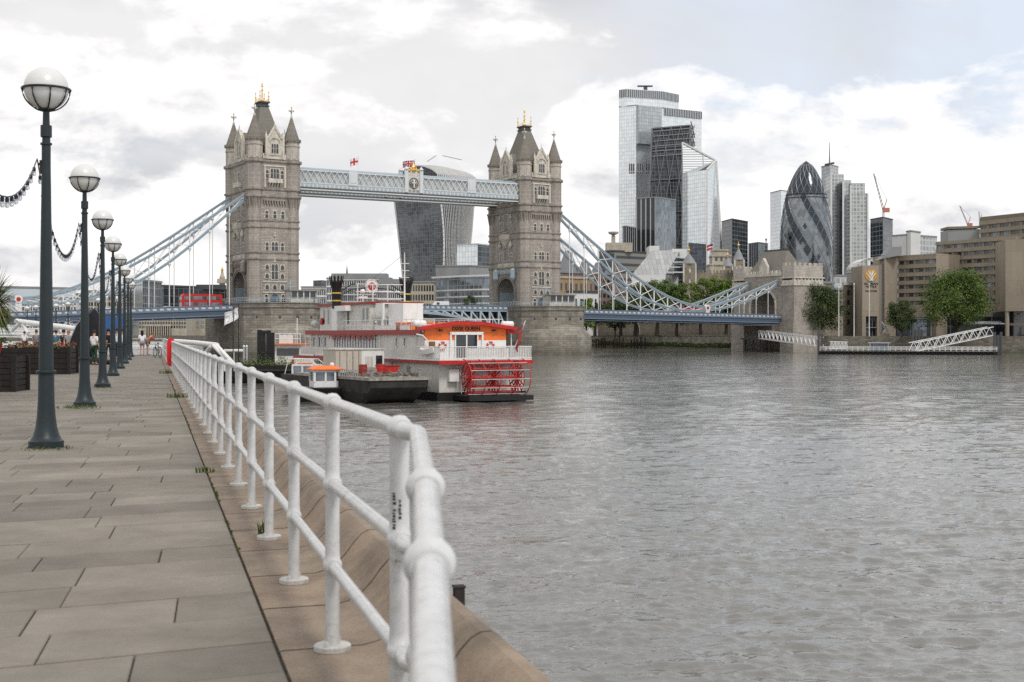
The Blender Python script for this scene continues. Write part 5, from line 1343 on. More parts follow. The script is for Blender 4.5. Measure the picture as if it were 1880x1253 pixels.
# 6 bullet-shaped tower with spiral glazing
def bullet():
    Y0 = 1260.0; cx_ = xat(1480, Y0); T = thing('bullet_tower', 'bullet-shaped glass tower with dark spiral bands', 'building', (cx_, Y0, GZ))
    prof_ = [(620, 38), (560, 41.5), (520, 44.0), (490, 46.2), (460, 47.0), (440, 46.8), (420, 45.8), (400, 44), (380, 41), (360, 36.5), (345, 32), (330, 26), (318, 20), (309, 14.5), (302, 9), (297.5, 4), (296, 0.3)]
    sc = Y0 / FPX
    ys = [p[0] for p in prof_][::-1]; rs_ = [p[1] for p in prof_][::-1]
    nz, na = 92, 144
    zs = np.linspace(0, zat(296, Y0) - GZ, nz + 1)
    def rad(z):
        y = HY - (z + GZ - CAMZ) * FPX / Y0; return float(np.interp(y, ys, rs_)) * sc
    # smooth radii
    rr_ = np.array([rad(z) for z in zs]); 
    for _ in range(2): rr_[1:-1] = (rr_[:-2] + 2 * rr_[1:-1] + rr_[2:]) / 4
    glass_l = NT('bullet_pale'); 
    g1 = glass_l.mix(glass_l.node('ShaderNodeTexNoise', {'Scale': 0.25, 'Detail': 3}).outputs[0], (0.07, 0.085, 0.095), (0.46, 0.49, 0.50)); m1 = glass_l.set(Base_Color=g1, Roughness=0.18, Metallic=0.75)
    m2 = NT('bullet_dark').set(Base_Color=(0.03, 0.04, 0.052), Roughness=0.12, Metallic=0.4)
    m3 = paint('bullet_frame', (0.30, 0.31, 0.32), 0.4, metal=0.4)
    m1b = NT('bullet_mid').set(Base_Color=(0.17, 0.19, 0.20), Roughness=0.15, Metallic=0.7)
    light, mid_, dark = MB(), MB(), MB(); rb = random.Random(2)
    pts = []
    for j in range(nz + 1):
        for k in range(na):
            a_ = 2 * math.pi * k / na; pts.append((rr_[j] * math.cos(a_), rr_[j] * math.sin(a_), zs[j]))
    for mb in (light, mid_, dark): mb.v = list(pts)
    cells = {}
    for j in range(nz):
        for k in range(na):
            f = (j * na + k, j * na + (k + 1) % na, (j + 1) * na + (k + 1) % na, (j + 1) * na + k)
            ph = (k + j * 1.0) % 24
            topdark = j > 72
            q = ((k + j) // 4, (k - j) // 4)
            c_ = cells.setdefault(q, rb.random())
            tgt = dark if ((ph < 6.4 and c_ < .93) or topdark or c_ < .05) else mid_ if (ph < 9.5 or c_ < .45) else light
            tgt.f.append(f)
    for mb, nm, m in ((light, 'light_glazing', m1), (mid_, 'mid_glazing', m1b), (dark, 'dark_spiral_glazing', m2)):
        used_ = sorted({i for f in mb.f for i in f}); mp = {o: n for n, o in enumerate(used_)}
        mb.v = [mb.v[i] for i in used_]; mb.f = [tuple(mp[i] for i in f) for f in mb.f]
        # facet each cell a little: keep flat shading
        mb.build(nm, m, T, fix=False)
    lat = MB()
    for dirn in (1, -1):
        for s0 in range(0, na, 8):
            prev = None
            for j in range(0, nz, 1):
                a_ = 2 * math.pi * (s0 - dirn * j * 1.0) / na; r0 = rr_[j] + 0.15
                p = Vector((r0 * math.cos(a_), r0 * math.sin(a_), zs[j]))
                if prev is not None and (p.y < 6 or True) and r0 > 3: lat.beam(prev, p, 0.28, 0.28)
                prev = p
    o = lat.build('lattice', m3, T); o['kind'] = 'stuff'
    band = MB()
    for j in range(1, nz, 1):
        if j % 4: continue
        band.path([(rr_[j] * math.cos(t) * 1.003, rr_[j] * math.sin(t) * 1.003, zs[j]) for t in np.linspace(math.pi * 0.95, math.pi * 2.05, 30)], 0.16, 3)
    o = band.build('floor_lines', m3, T); o['kind'] = 'stuff'
    band = MB(); 
    for j in (72, 74): band.path([(rr_[j] * math.cos(t) * 1.012, rr_[j] * math.sin(t) * 1.012, zs[j]) for t in np.linspace(0, 2 * math.pi, 60)], 0.5, 4)
    band.build('ring_gallery', C_['darkroof'], T)
bullet()
# 7 stepped tower with mast
T, a, b, c, d, zt = block('stepped_tower', 'stepped grey glass tower with tall mast', 1508, 1524, 1539, 1420, 20, 20, 303, (C_['pale2'], C_['grid']))
o0 = Vector((xat(1524, 1420), 1420, GZ))
p = at(1523, 303, 1424) - o0; q = at(1523, 262, 1424) - o0; mb = MB(); mb.tube(p, q, 0.7, 0.25, 6); mb.tube(p + Vector((-5, 0, 0)), p + Vector((5, 0, 2)), 1.2, n=6); mb.build('mast', C_['darkroof'], T)
for x0, x1, yt, Y, m in ((1527, 1549, 320, 1400, 'grid'), (1541, 1550, 337, 1390, 'dark'), (1549, 1563, 331, 1385, 'pale2'), (1562, 1588, 336, 1380, 'grid'), (1562, 1593, 355, 1365, 'grid')):
    mb = MB(); A_, B_ = xat(x0, Y) - o0.x, xat(x1, Y) - o0.x; mb.box(A_, B_, Y - o0.y, Y - o0.y + 28, 0, zat(yt, Y) - GZ); mb.build('tower_stage', C_[m], T)
for x in (1526, 1548, 1562, 1593):
    Y = 1364; mb = MB(); X = xat(x, Y) - o0.x; mb.box(X - .8, X + .8, Y - o0.y - .5, Y - o0.y + 1.0, 0, zat({1526: 320, 1548: 332, 1562: 340, 1593: 355}[x], Y) - GZ); mb.build('pilaster', C_['white'], T)
# 8 dark tower with crane
T, a, b, c, d, zt = block('dark_tower', 'dark residential tower topped by a red and white crane', 1598, 1621, 1639, 1100, 22, 22, 400, (C_['dark2'], C_['dark2'], C_['darkroof']))
def crane(label, px, pbase, pjib0, ptip, Y, scale=1.0):
    B_ = at(px, pbase, Y); T = thing('tower_crane', label, 'crane', B_)
    L = lambda x, y: at(x, y, Y) - B_
    j0, tip = L(*pjib0), L(*ptip)
    mb = MB(); mb.beam((0, 0, 0), j0, 1.6 * scale, 1.6 * scale); mb.build('mast', C_['white'], T)
    mb = MB(); n = 10
    for dx in (-.7, .7): mb.beam(j0 + Vector((dx * scale, 0, 0)), tip + Vector((dx * scale * .3, 0, 0)), .45 * scale, .45 * scale)
    for k in range(n): mb.beam(j0.lerp(tip, k / n) + Vector((-.6 * scale, 0, 0)), j0.lerp(tip, (k + 1) / n) + Vector((.6 * scale, 0, 0)), .3 * scale, .3 * scale)
    mb.build('jib', C_['greyp'], T)
    mb = MB(); mb.cbox(j0 + Vector((2.2 * scale, 0, 0)), 5.5 * scale, 2.5 * scale, 3.6 * scale); mb.beam(j0, j0 + Vector((3 * scale, 0, 9 * scale)), .6 * scale, .6 * scale); mb.build('counterweight', paint('crane_red', (0.45, 0.16, 0.12), .6), T)
    mb = MB(); mb.tube(j0 + Vector((3 * scale, 0, 9 * scale)), tip, .12 * scale, n=4); mb.build('stay', C_['darkroof'], T)
crane('red and white luffing crane standing on the dark tower', 1622, 399, (1622, 386), (1604, 319), 1112)
crane('thin tower crane rising behind the hotel roof, left of two', 1777, 425, (1777, 413), (1762, 378), 1500, 1.0)
crane('thin tower crane tip behind the hotel roof, right of two', 1799, 415, (1799, 405), (1797, 389), 1500, .8)
block('white_office', 'pale office with curved roof below the dark tower', 1638, 1664, 1720, 900, 10, 20, 432, (C_['white'], C_['grid']))
block('white_office', 'narrow pale lift tower on the pale office roof', 1664, 1672, 1690, 895, 6, 12, 425, (C_['white'], C_['white']))
block('glass_low', 'low glass rooftop block left of the hotel logo wall', 1530, 1534, 1584, 700, 4, 10, 507, (C_['pale2'], C_['grid']))
mb = MB()
T = thing('barrel_glass_roof', 'arched lattice glass roof rising behind the hotel logo wall', 'building', at(1598, 500, 640))
for k in range(9):
    t = math.pi * k / 8; mb.path([(-9 * math.cos(u), -4 + k * 2.0, 9 * math.sin(u) * .75) for u in np.linspace(0, math.pi, 13)], .14, 4)
for u in np.linspace(0, math.pi, 9): mb.tube((-9 * math.cos(u), -4, 6.75 * math.sin(u)), (-9 * math.cos(u), 12, 6.75 * math.sin(u)), .12, n=4)
mb.build('roof_lattice', C_['white'], T)
mb = MB(); mb.box(-8.5, 8.5, -4, 12, -6, 1.5); mb.build('base', C_['greyp'], T)

# 9 lower buildings seen between and beside the bridge towers
T, a, b, c, d, zt = block('glass_office', 'pale and dark glass office cube right of the flared tower', 839, 877, 915, 1000, 12, 25, 449, (C_['pale'], C_['dark2'], C_['pale2']))
T, a, b, c, d, zt = block('metal_office', 'zinc clad office with slanting roof in front of the glass cube', 800, 862, 915, 880, 4, 20, 489, (C_['roofgrey'], C_['greyp']))
def curved_office():
    Y0 = 760.0; T = thing('curved_office', 'low curved glass office with flat white roof seen under the walkway', 'building', at(795, 560, Y0))
    o_ = at(795, 560, Y0); n = 12; F = []
    for k in range(n + 1):
        f = k / n; px = 795 + 120 * f; Y = Y0 + 26 * (1 - f) ** 2 - 6 * f
        F.append(Vector((xat(px, Y) - o_.x, Y - o_.y)))
    zt = zat(507, Y0) - o_.z; zb = GZ - o_.z
    mb = MB(); vs = [(p.x, p.y, zb) for p in F] + [(p.x, p.y, zt) for p in F]; mb.add(vs, [(k, k + 1, n + 2 + k, n + 1 + k) for k in range(n)]); mb.build('glazing', C_['mid'], T, fix=False)
    for z, h, dd in ((zt, 1.1, 2.2), (zt - 8, .9, .5), (zt - 12, .8, .5), (zt - 16, .8, .5), (zt - 20, .8, .5)):
        mb = MB()
        for p, q in zip(F, F[1:]): mb.beam((p.x, p.y - dd * .4, z), (q.x, q.y - dd * .4, z), dd, h)
        mb.build('floor_band', C_['white'], T)
    mb = MB(); mb.add([(p.x, p.y, zt) for p in F] + [(F[-1].x, 40, zt), (F[0].x, 60, zt)], [tuple(range(n + 3))]); mb.build('roof', C_['roofgrey'], T)
curved_office()
def apartment(label, px0, px1, ytop, Y, nx, nz, mat, dmat=None, setback=0, ybase=575, balc=True, grp='riverside blocks between the bridge towers'):
    o_ = Vector((xat(px0, Y), Y, GZ)); T = thing('riverside_block', label, 'building', o_, 0, grp)
    W = xat(px1, Y) - o_.x; H = zat(ytop, Y) - GZ
    mb = MB(); mb.box(0, W, 0, 18, 0, H); mb.build('walls', mat, T)
    zb = 3.0
    grid_panes(T, (0, 0), (W, 0), zb, H - 0.6, nx, nz, .62, .62, dmat)
    if balc:
        mb = MB()
        for j in range(nz + 1): z = zb + (H - .6 - zb) * j / nz; mb.box(-.2, W + .2, -.7, 0, z - .15, z + .15)
        for i in range(0, nx + 1, 3): mb.box(W * i / nx - .12, W * i / nx + .12, -.5, 0, zb, H - .6)
        o = mb.build('balcony_slabs', C_['white'], T); o['kind'] = 'stuff'
    mb = MB(); mb.box(-.4, W + .4, -.6, 18.4, H, H + .7)
    if setback: mb.box(W * .06, W * .94, 3, 16, H + .7, H + .7 + setback)
    mb.build('roof', C_['roofgrey'], T)
    return T
apartment('white riverside block low beside the left bridge tower', 553, 612, 528, 800, 16, 5, C_['white'], None, 0)
apartment('white balconied riverside block behind the steamer funnels', 600, 716, 512, 760, 28, 7, C_['white'], C_['dark2'], 2.5)
apartment('dark riverside block behind the round steamer sign', 626, 690, 527, 740, 16, 6, C_['greyp'], None, 0)
apartment('white riverside block behind the steamer mast', 690, 758, 521, 750, 18, 6, C_['white'], C_['dark2'], 2.0)
apartment('cream riverside block with scattered windows right of the second funnel', 752, 797, 519, 735, 9, 5, C_['stone'], None, 0, balc=False)
block('dark_office', 'small dark rooftop office far beyond the low white block', 575, 590, 601, 1300, 10, 12, 516, (C_['dark2'], C_['dark2']))
def spire(label, px, ytop, ybase, Y, w):
    o_ = at(px, ybase, Y); T = thing('church_spire', label, 'spire', Vector((o_.x, Y, GZ))); zb = o_.z - GZ; zt_ = zat(ytop, Y) - GZ
    mb = MB(); mb.box(-w, w, -w, w, 0, zb); mb.build('steeple', C_['stone'], T)
    mb = MB(); mb.lathe([(w * .9, zb), (0.15, zt_)], 8); mb.build('needle', paint('lead_spire', (0.25, .22, .2), .6), T)
spire('thin church spire above the white riverside block', 637, 487, 514, 1150, 1.9)
# memorial column behind the red bus
o_ = at(408, 560, 1050); T = thing('memorial_column', 'tall pale memorial column with golden urn beside the left tower', 'column', (o_.x, 1050, GZ))
zt = zat(490, 1050) - GZ; zc = zat(517, 1050) - GZ
mb = MB(); mb.box(-4, 4, -4, 4, 0, 12); mb.lathe([(2.6, 12), (2.2, zc - 3), (2.4, zc - 1.5)], 16); mb.build('shaft', C_['stone'], T)
mb = MB(); mb.box(-3.6, 3.6, -3.6, 3.6, zc - 1.5, zc + .3); mb.box(-3.3, 3.3, -3.3, -3.1, zc + .3, zc + 2); mb.box(-3.3, 3.3, 3.1, 3.3, zc + .3, zc + 2); mb.lathe([(2.2, zc), (2.2, zc + 3.5), (1.2, zc + 6), (1.0, zc + 8)], 12); mb.build('gallery', C_['stone'], T)
mb = MB(); mb.lathe([(.6, zc + 8), (1.2, zc + 9.4), (.7, zc + 10.4), (.2, zt)], 10); mb.build('urn', M['gold'], T)

# 10 buildings behind the left side span
block('pale_shed', 'long pale flat-roofed building at the far left behind the chains', -60, -40, 140, 700, 6, 30, 527, (C_['greyp'], paint('pale_blue_cladding', (0.50, 0.56, 0.60), .5, var=.05, scale=.05)))
block('glass_block', 'grey glass office with chequered panes behind the left chains', 244, 262, 297, 620, 12, 24, 516, (C_['pale2'], C_['mid']))
block('dark_block', 'long dark glass building behind the red bus', 290, 300, 372, 660, 8, 20, 526, (C_['dark'], C_['dark'], C_['darkroof']))
T, a, b, c, d, zt = block('dark_block', 'dark building with rooftop plant left of the memorial column', 345, 350, 425, 720, 6, 20, 531, (C_['greyp'], C_['dark'], C_['darkroof']))
mb = MB(); mb.box(2, 17, 4, 12, zt, zt + 2.6); mb.build('roof_plant', C_['darkroof'], T)
apartment('cream offices with rows of windows behind the left chains', 140, 246, 541, 640, 20, 6, C_['stone'], None, 1.5, balc=False, grp='blocks behind the left chains')
apartment('pale offices low behind the left end of the bridge', 30, 140, 549, 600, 22, 5, C_['white'], None, 0, balc=False, grp='blocks behind the left chains')
apartment('cream arcaded riverside building seen below the bridge deck', 255, 342, 574, 560, 18, 4, C_['stone'], None, 0, balc=False, grp='waterside buildings below the deck')
apartment('plain brown riverside wall building seen below the deck', 340, 395, 576, 580, 6, 3, C_['stone'], C_['greyp'], 0, balc=False, grp='waterside buildings below the deck')
# arcade in front of the cream building
o_ = Vector((xat(268, 556), 556, GZ)); T = thing('river_arcade', 'row of pale columns along the far river frontage below the deck', 'arcade', o_)
W = xat(312, 556) - o_.x
for k in range(12):
    mb = MB(); mb.box(-.18, .18, -.2, .2, 0, 4.0); mb.build('column', C_['stone'], T, (W * k / 11, 0, 0))
mb = MB(); mb.box(-.4, W + .4, -.3, .3, 4.0, 4.8); mb.build('lintel', C_['stone'], T)
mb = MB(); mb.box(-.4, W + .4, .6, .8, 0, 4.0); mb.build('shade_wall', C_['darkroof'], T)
# far embankment
bank = MB()
pp = [(x, y) for x, y in BANK]
for (x0, y0), (x1, y1) in zip(pp, pp[1:]):
    bank.add([(x0, y0, -7), (x1, y1, -7), (x1, y1, 0.9), (x0, y0, .9)], [(0, 1, 2, 3)])
M['embank'] = masonry('embankment_stone', (0.20, 0.185, 0.15), 1.6, 0.6, stain=.5, alg=(-4.4, -1.6, 1.6, (0.05, 0.062, 0.022)), msize=.04)
tag(bank.build('embankment_wall', M['embank']), 'long stained stone embankment wall along the far bank', 'wall')
# ------------------------------------------------------------------ north bank: fortress wall, fortress, hotel, pontoon
M['rag'] = masonry('ragstone', (0.25, 0.215, 0.16), 0.8, 0.42, mortar=(0.17, .15, .12), var=0.28, msize=0.04, stain=.4)
def bank_pt(px, back=0.0):
    k = (px - CX) / FPX
    for (x0, y0), (x1, y1) in zip(BANK, BANK[1:]):
        den = (x1 - x0) - k * (y1 - y0)
        if abs(den) < 1e-9: continue
        f = (k * y0 - x0) / den
        if 0 <= f <= 1:
            p = Vector((x0 + f * (x1 - x0), y0 + f * (y1 - y0))); n = Vector(((y0 - y1), (x1 - x0))).normalized()
            if n.y < 0: n = -n
            return p + n * back
    return None
# outer fortress wall along the wharf
w0, w1 = bank_pt(1010, 22), bank_pt(1392, 22)
d = (w1 - w0); L = d.length; ang = math.atan2(d.y, d.x)
T = thing('fortress_wall', 'long ragstone fortress wall with pointed gateway seen under the bridge', 'wall', (w0.x, w0.y, GZ), ang)
def gate_hole(xc, w, h): return [(xc - w, 0), (xc - w, h * .55), (xc - w * .6, h * .85), (xc, h), (xc + w * .6, h * .85), (xc + w, h * .55), (xc + w, 0)]
xg1 = L * 0.27; xg2 = L * 0.80
poly = [(0, 0)] + gate_hole(xg1, 1.6, 5.4) + gate_hole(xg2, 2.2, 5.0) + [(L, 0), (L, 8.5), (L * .55, 8.5), (L * .55, 9.6), (0, 9.6)]
mb = MB(); mb.extrude([(x, 0, z) for x, z in poly], (0, 2.2, 0)); mb.build('curtain_wall', M['rag'], T)
for xg, w, h in ((xg1, 1.6, 5.4), (xg2, 2.2, 5.0)):
    pts = gate_hole(xg, w + .25, h + .3); mb = MB()
    for p, q in zip(pts, pts[1:]): mb.beam((p[0], -.1, p[1]), (q[0], -.1, q[1]), .45, .5, (0, 1, 0))
    mb.build('gate_surround', M['ashlar'], T)
    mb = MB(); mb.box(xg - w, xg + w, 2.3, 2.5, 0, h); mb.build('gate_dark', M['wood'], T)
mb = MB()
for k in range(int(L / 3)):
    x = k * 3.0 + .8; zt_ = 9.6 if x < L * .55 else 8.5
    mb.box(x, x + 1.7, 0, .8, zt_, zt_ + .9)
mb.build('battlement', M['rag'], T)
mb = MB(); mb.box(0, L, -.18, 0, 5.6, 5.9); mb.build('string_course', M['ashlar'], T)
mb = MB()
for k in range(9): mb.box(L * .1 + k * L * .09, L * .1 + k * L * .09 + .35, -.05, .1, 6.6, 8.0)
mb.build('arrow_slits', M['wood'], T)
# wharf parapet and timber piles
q0, q1 = bank_pt(1010, 0.3), bank_pt(1405, 0.3)
d2 = q1 - q0; a2 = math.atan2(d2.y, d2.x); L2 = d2.length
T = thing('wharf_railing', 'low dark railing along the wharf under the trees', 'railing', (q0.x, q0.y, GZ), a2)
mb = MB(); mb.box(0, L2, 0, .25, 0, .35); mb.build('plinth', M['embank'], T)
mb = MB(); mb.box(0, L2, .05, .12, 1.15, 1.22)
for k in range(int(L2 / 1.2)): mb.box(k * 1.2, k * 1.2 + .08, .05, .12, .3, 1.2)
mb.build('bars', M['black'], T)
ORD = 'first second third fourth fifth sixth seventh eighth ninth tenth eleventh twelfth thirteenth fourteenth fifteenth'.split()
for k, px in enumerate([1106, 1110.5, 1115, 1119, 1123, 1138, 1141, 1145, 1149, 1155.5, 1170, 1176, 1182, 1189, 1197]):
    p = bank_pt(px, -3.0); T = MB(); T.tube((0, 0, -3), (rng.uniform(-.2, .2), 0, 4.3 + rng.uniform(-.8, .7)), .33, .28, 7)
    o = T.build('timber_pile', M['wood'], None, (p.x, p.y, WATER_Z)); tag(o, f'dark timber pile in the water before the embankment, {ORD[k]} from the left', 'pile', 'timber piles before the embankment')
# foreshore vegetation band
mb = MB(); r = random.Random(3)
for k in range(2600):
    f = r.random(); px = 1066 + f * 330; p = bank_pt(px, -0.15 - r.random() * .25)
    z = -3.6 + r.random() ** 1.4 * (2.6 if px < 1105 else 1.6) + .7 * mnoise.noise(Vector((px * .03, 1, 0)))
    s = r.uniform(.25, .6); a = r.uniform(0, 3.1)
    mb.add([(p.x - s * math.cos(a), p.y - s * .3, z), (p.x + s * math.cos(a), p.y - s * .3, z + s * .3 * math.sin(a)), (p.x + s * .3, p.y - .1, z + s)], [(0, 1, 2)])
o = mb.build('wall_weeds', paint('river_weed', (0.045, 0.06, 0.018), .8, var=.4, scale=1), fix=False); tag(o, 'green weed growing on the lower embankment wall', 'weed'); o['kind'] = 'stuff'

# the keep: four corner turrets with onion caps on a pale block
def keep():
    Y0 = 640.0; o_ = Vector((xat(1300, Y0), Y0, GZ)); T = thing('castle_keep', 'pale stone castle keep with capped corner turrets above the trees', 'castle', o_)
    mb = MB(); x0, x1 = xat(1262, Y0 + 6) - o_.x, xat(1372, Y0) - o_.x; z = zat(500, Y0) - GZ
    mb.box(x0, x1, 5, 35, 0, z)
    for k in range(16): x = x0 + (x1 - x0) * k / 16; mb.box(x, x + (x1 - x0) / 30, 5, 6, z, z + 1.2)
    mb.build('keep_wall', M['rag'], T)
    for (px, ye, yc, w, Y) in ((1265, 485, 466, 11.0, Y0 + 6), (1356, 478, 457, 8.5, Y0), (1336, 490, 474, 8, Y0 + 34)):
        X = xat(px, Y) - o_.x; r_ = w / FPX * Y; ze = zat(ye, Y) - GZ; zc = zat(yc, Y) - GZ
        mb = MB(); mb.box(X - r_, X + r_, Y - Y0 - r_, Y - Y0 + r_, 0, ze); t = mb.build('corner_turret', M['rag'], T)
        mb = MB()
        for sx in (-1, 1): mb.box(X + sx * r_ - .35, X + sx * r_ + .35, Y - Y0 - r_ - .1, Y - Y0 - r_ + .5, 0, ze)
        for z_ in (ze * .55, ze * .75, ze * .9): mb.box(X - .5, X + .5, Y - Y0 - r_ - .12, Y - Y0 - r_, z_ - .9, z_ + .9)
        mb.build('quoins', M['ashlar'], t)
        mb = MB(); mb.lathe([(r_ * 1.25, ze), (r_ * 1.2, ze + .5), (r_ * .98, ze + 1.4), (r_ * .62, (ze + zc) / 2 + .6), (r_ * .25, zc - .6), (.15, zc)], 12, (X, Y - Y0, 0)); mb.build('onion_cap', C_['roofgrey'], t)
        mb = MB(); mb.tube((X, Y - Y0, zc - .5), (X, Y - Y0, zc + 3.6), .15, n=5); mb.lathe([(.1, zc + 1), (.7, zc + 1.7), (.1, zc + 2.4)], 6, (X, Y - Y0, 0)); mb.build('vane', M['gold'], t)
keep()
def stone_tower_church():
    Y0 = 760.0; o_ = Vector((xat(1322, Y0), Y0, GZ)); T = thing('domed_office_tower', 'pale stepped stone tower behind the castle keep', 'tower', o_)
    for (w, y0, y1) in ((26, 560, 502), (22, 502, 486), (17, 486, 470), (13, 470, 459)):
        s = w / FPX * Y0; mb = MB(); mb.box(-s, s, -s, s, max(0, zat(y0, Y0) - GZ), zat(y1, Y0) - GZ); mb.box(-s - .5, s + .5, -s - .5, s + .5, zat(y1, Y0) - GZ - .8, zat(y1, Y0) - GZ - .1); mb.build('tier', C_['stone'], T)
    for x in (-3, 0, 3):
        for z in (478,): mb = MB(); mb.box(x - .6, x + .6, -5.6, -5.2, zat(480, Y0) - GZ, zat(472, Y0) - GZ); mb.build('window', M['glass'], T)
stone_tower_church()
def flagpole(label, px, ybase, ytop, Y, colors, fw, fh, dirn=-1, wave=.5, pole_r=.12, emblem=None, cat='flag', polemat='white'):
    b_ = at(px, ybase, Y); T = thing('flag_pole', label, cat, b_); H = zat(ytop, Y) - b_.z
    mb = MB(); mb.tube((0, 0, 0), (0, 0, H), pole_r, pole_r * .6, 6); mb.sphere((0, 0, H), pole_r * 1.8, 6, 4); mb.build('pole', M[polemat], T)
    if fw:
        nx, nz = 12, 6
        def P(u, v, off=0): return (dirn * (pole_r + u * fw), math.sin(u * 7) * wave * u * fw * .25 - off, H - .3 - v * fh - u * u * fh * .35 * abs(wave))
        def cloth(name, m, u0, u1, v0, v1, off):
            mb = MB(); g = []
            for i in range(nx + 1):
                for j in range(nz + 1): g.append(P(u0 + (u1 - u0) * i / nx, v0 + (v1 - v0) * j / nz, off))
            mb.add(g, [(i * (nz + 1) + j, i * (nz + 1) + j + 1, (i + 1) * (nz + 1) + j + 1, (i + 1) * (nz + 1) + j) for i in range(nx) for j in range(nz)]); return mb.build(name, m, T, fix=False)
        cloth('flag', colors[0], 0, 1, 0, 1, 0)
        for k, (m, rect) in enumerate(colors[1:]):
            if isinstance(rect[0], tuple):
                mb = MB(); (ua, va), (ub, vb), hw = rect
                g = []
                for i in range(9):
                    f = i / 8; u, v = ua + (ub - ua) * f, va + (vb - va) * f; g += [P(u, max(0, v - hw), .04 * (k + 1)), P(u, min(1, v + hw), .04 * (k + 1))]
                mb.add(g, [(2 * i, 2 * i + 1, 2 * i + 3, 2 * i + 2) for i in range(8)]); mb.build('flag_stripe', m, T, fix=False)
            else: cloth('flag_stripe', m, *rect, .04 * (k + 1))
    return T
fw_, fr_, fb_ = paint('flag_white', (.72, .72, .72), .8), paint('flag_red', (.5, .03, .04), .8), paint('flag_blue', (.03, .05, .2), .8)
def front_flags():
    wy = bw(SPAN / 2, 7.0)
    Yw = bw(s_of(658, 7), 7).y; flagpole('white flag with red cross flying above the walkway', 658, 321, 288, Yw, [fw_, (fr_, (0, 1, .38, .62)), (fr_, (.38, .58, 0, 1))], 2.2, 2.0, -1, .8, .09)
    Yw = bw(s_of(761, 7), 7).y; flagpole('blue, white and red crossed flag flying above the walkway crest', 762, 322, 293, Yw, [fb_, (fw_, ((0, .08), (1, .92), .13)), (fw_, ((0, .92), (1, .08), .13)), (fr_, ((0, .05), (1, .95), .05)), (fr_, ((0, .95), (1, .05), .05)), (fw_, (0, 1, .33, .67)), (fw_, (.4, .6, 0, 1)), (fr_, (0, 1, .4, .6)), (fr_, (.44, .56, 0, 1))], 3.4, 1.8, -1, .5, .09)
front_flags()
flagpole('red and white flag on a pole before the folded tower', 1309, 505, 447, 600, [fr_, (fw_, (0, 1, .4, .6)), (fb_, (0, .4, 0, .4))], 2.6, 2.6, -1, .9, .12)
for k, (px, yt) in enumerate(((1540, 528), (1568, 522), (1596, 522))):
    flagpole(f'bare white flagpole before the hotel, {["left", "middle", "right"][k]} of three', px, 618, yt, 418, None, 0, 0, cat='flagpole', pole_r=.16)

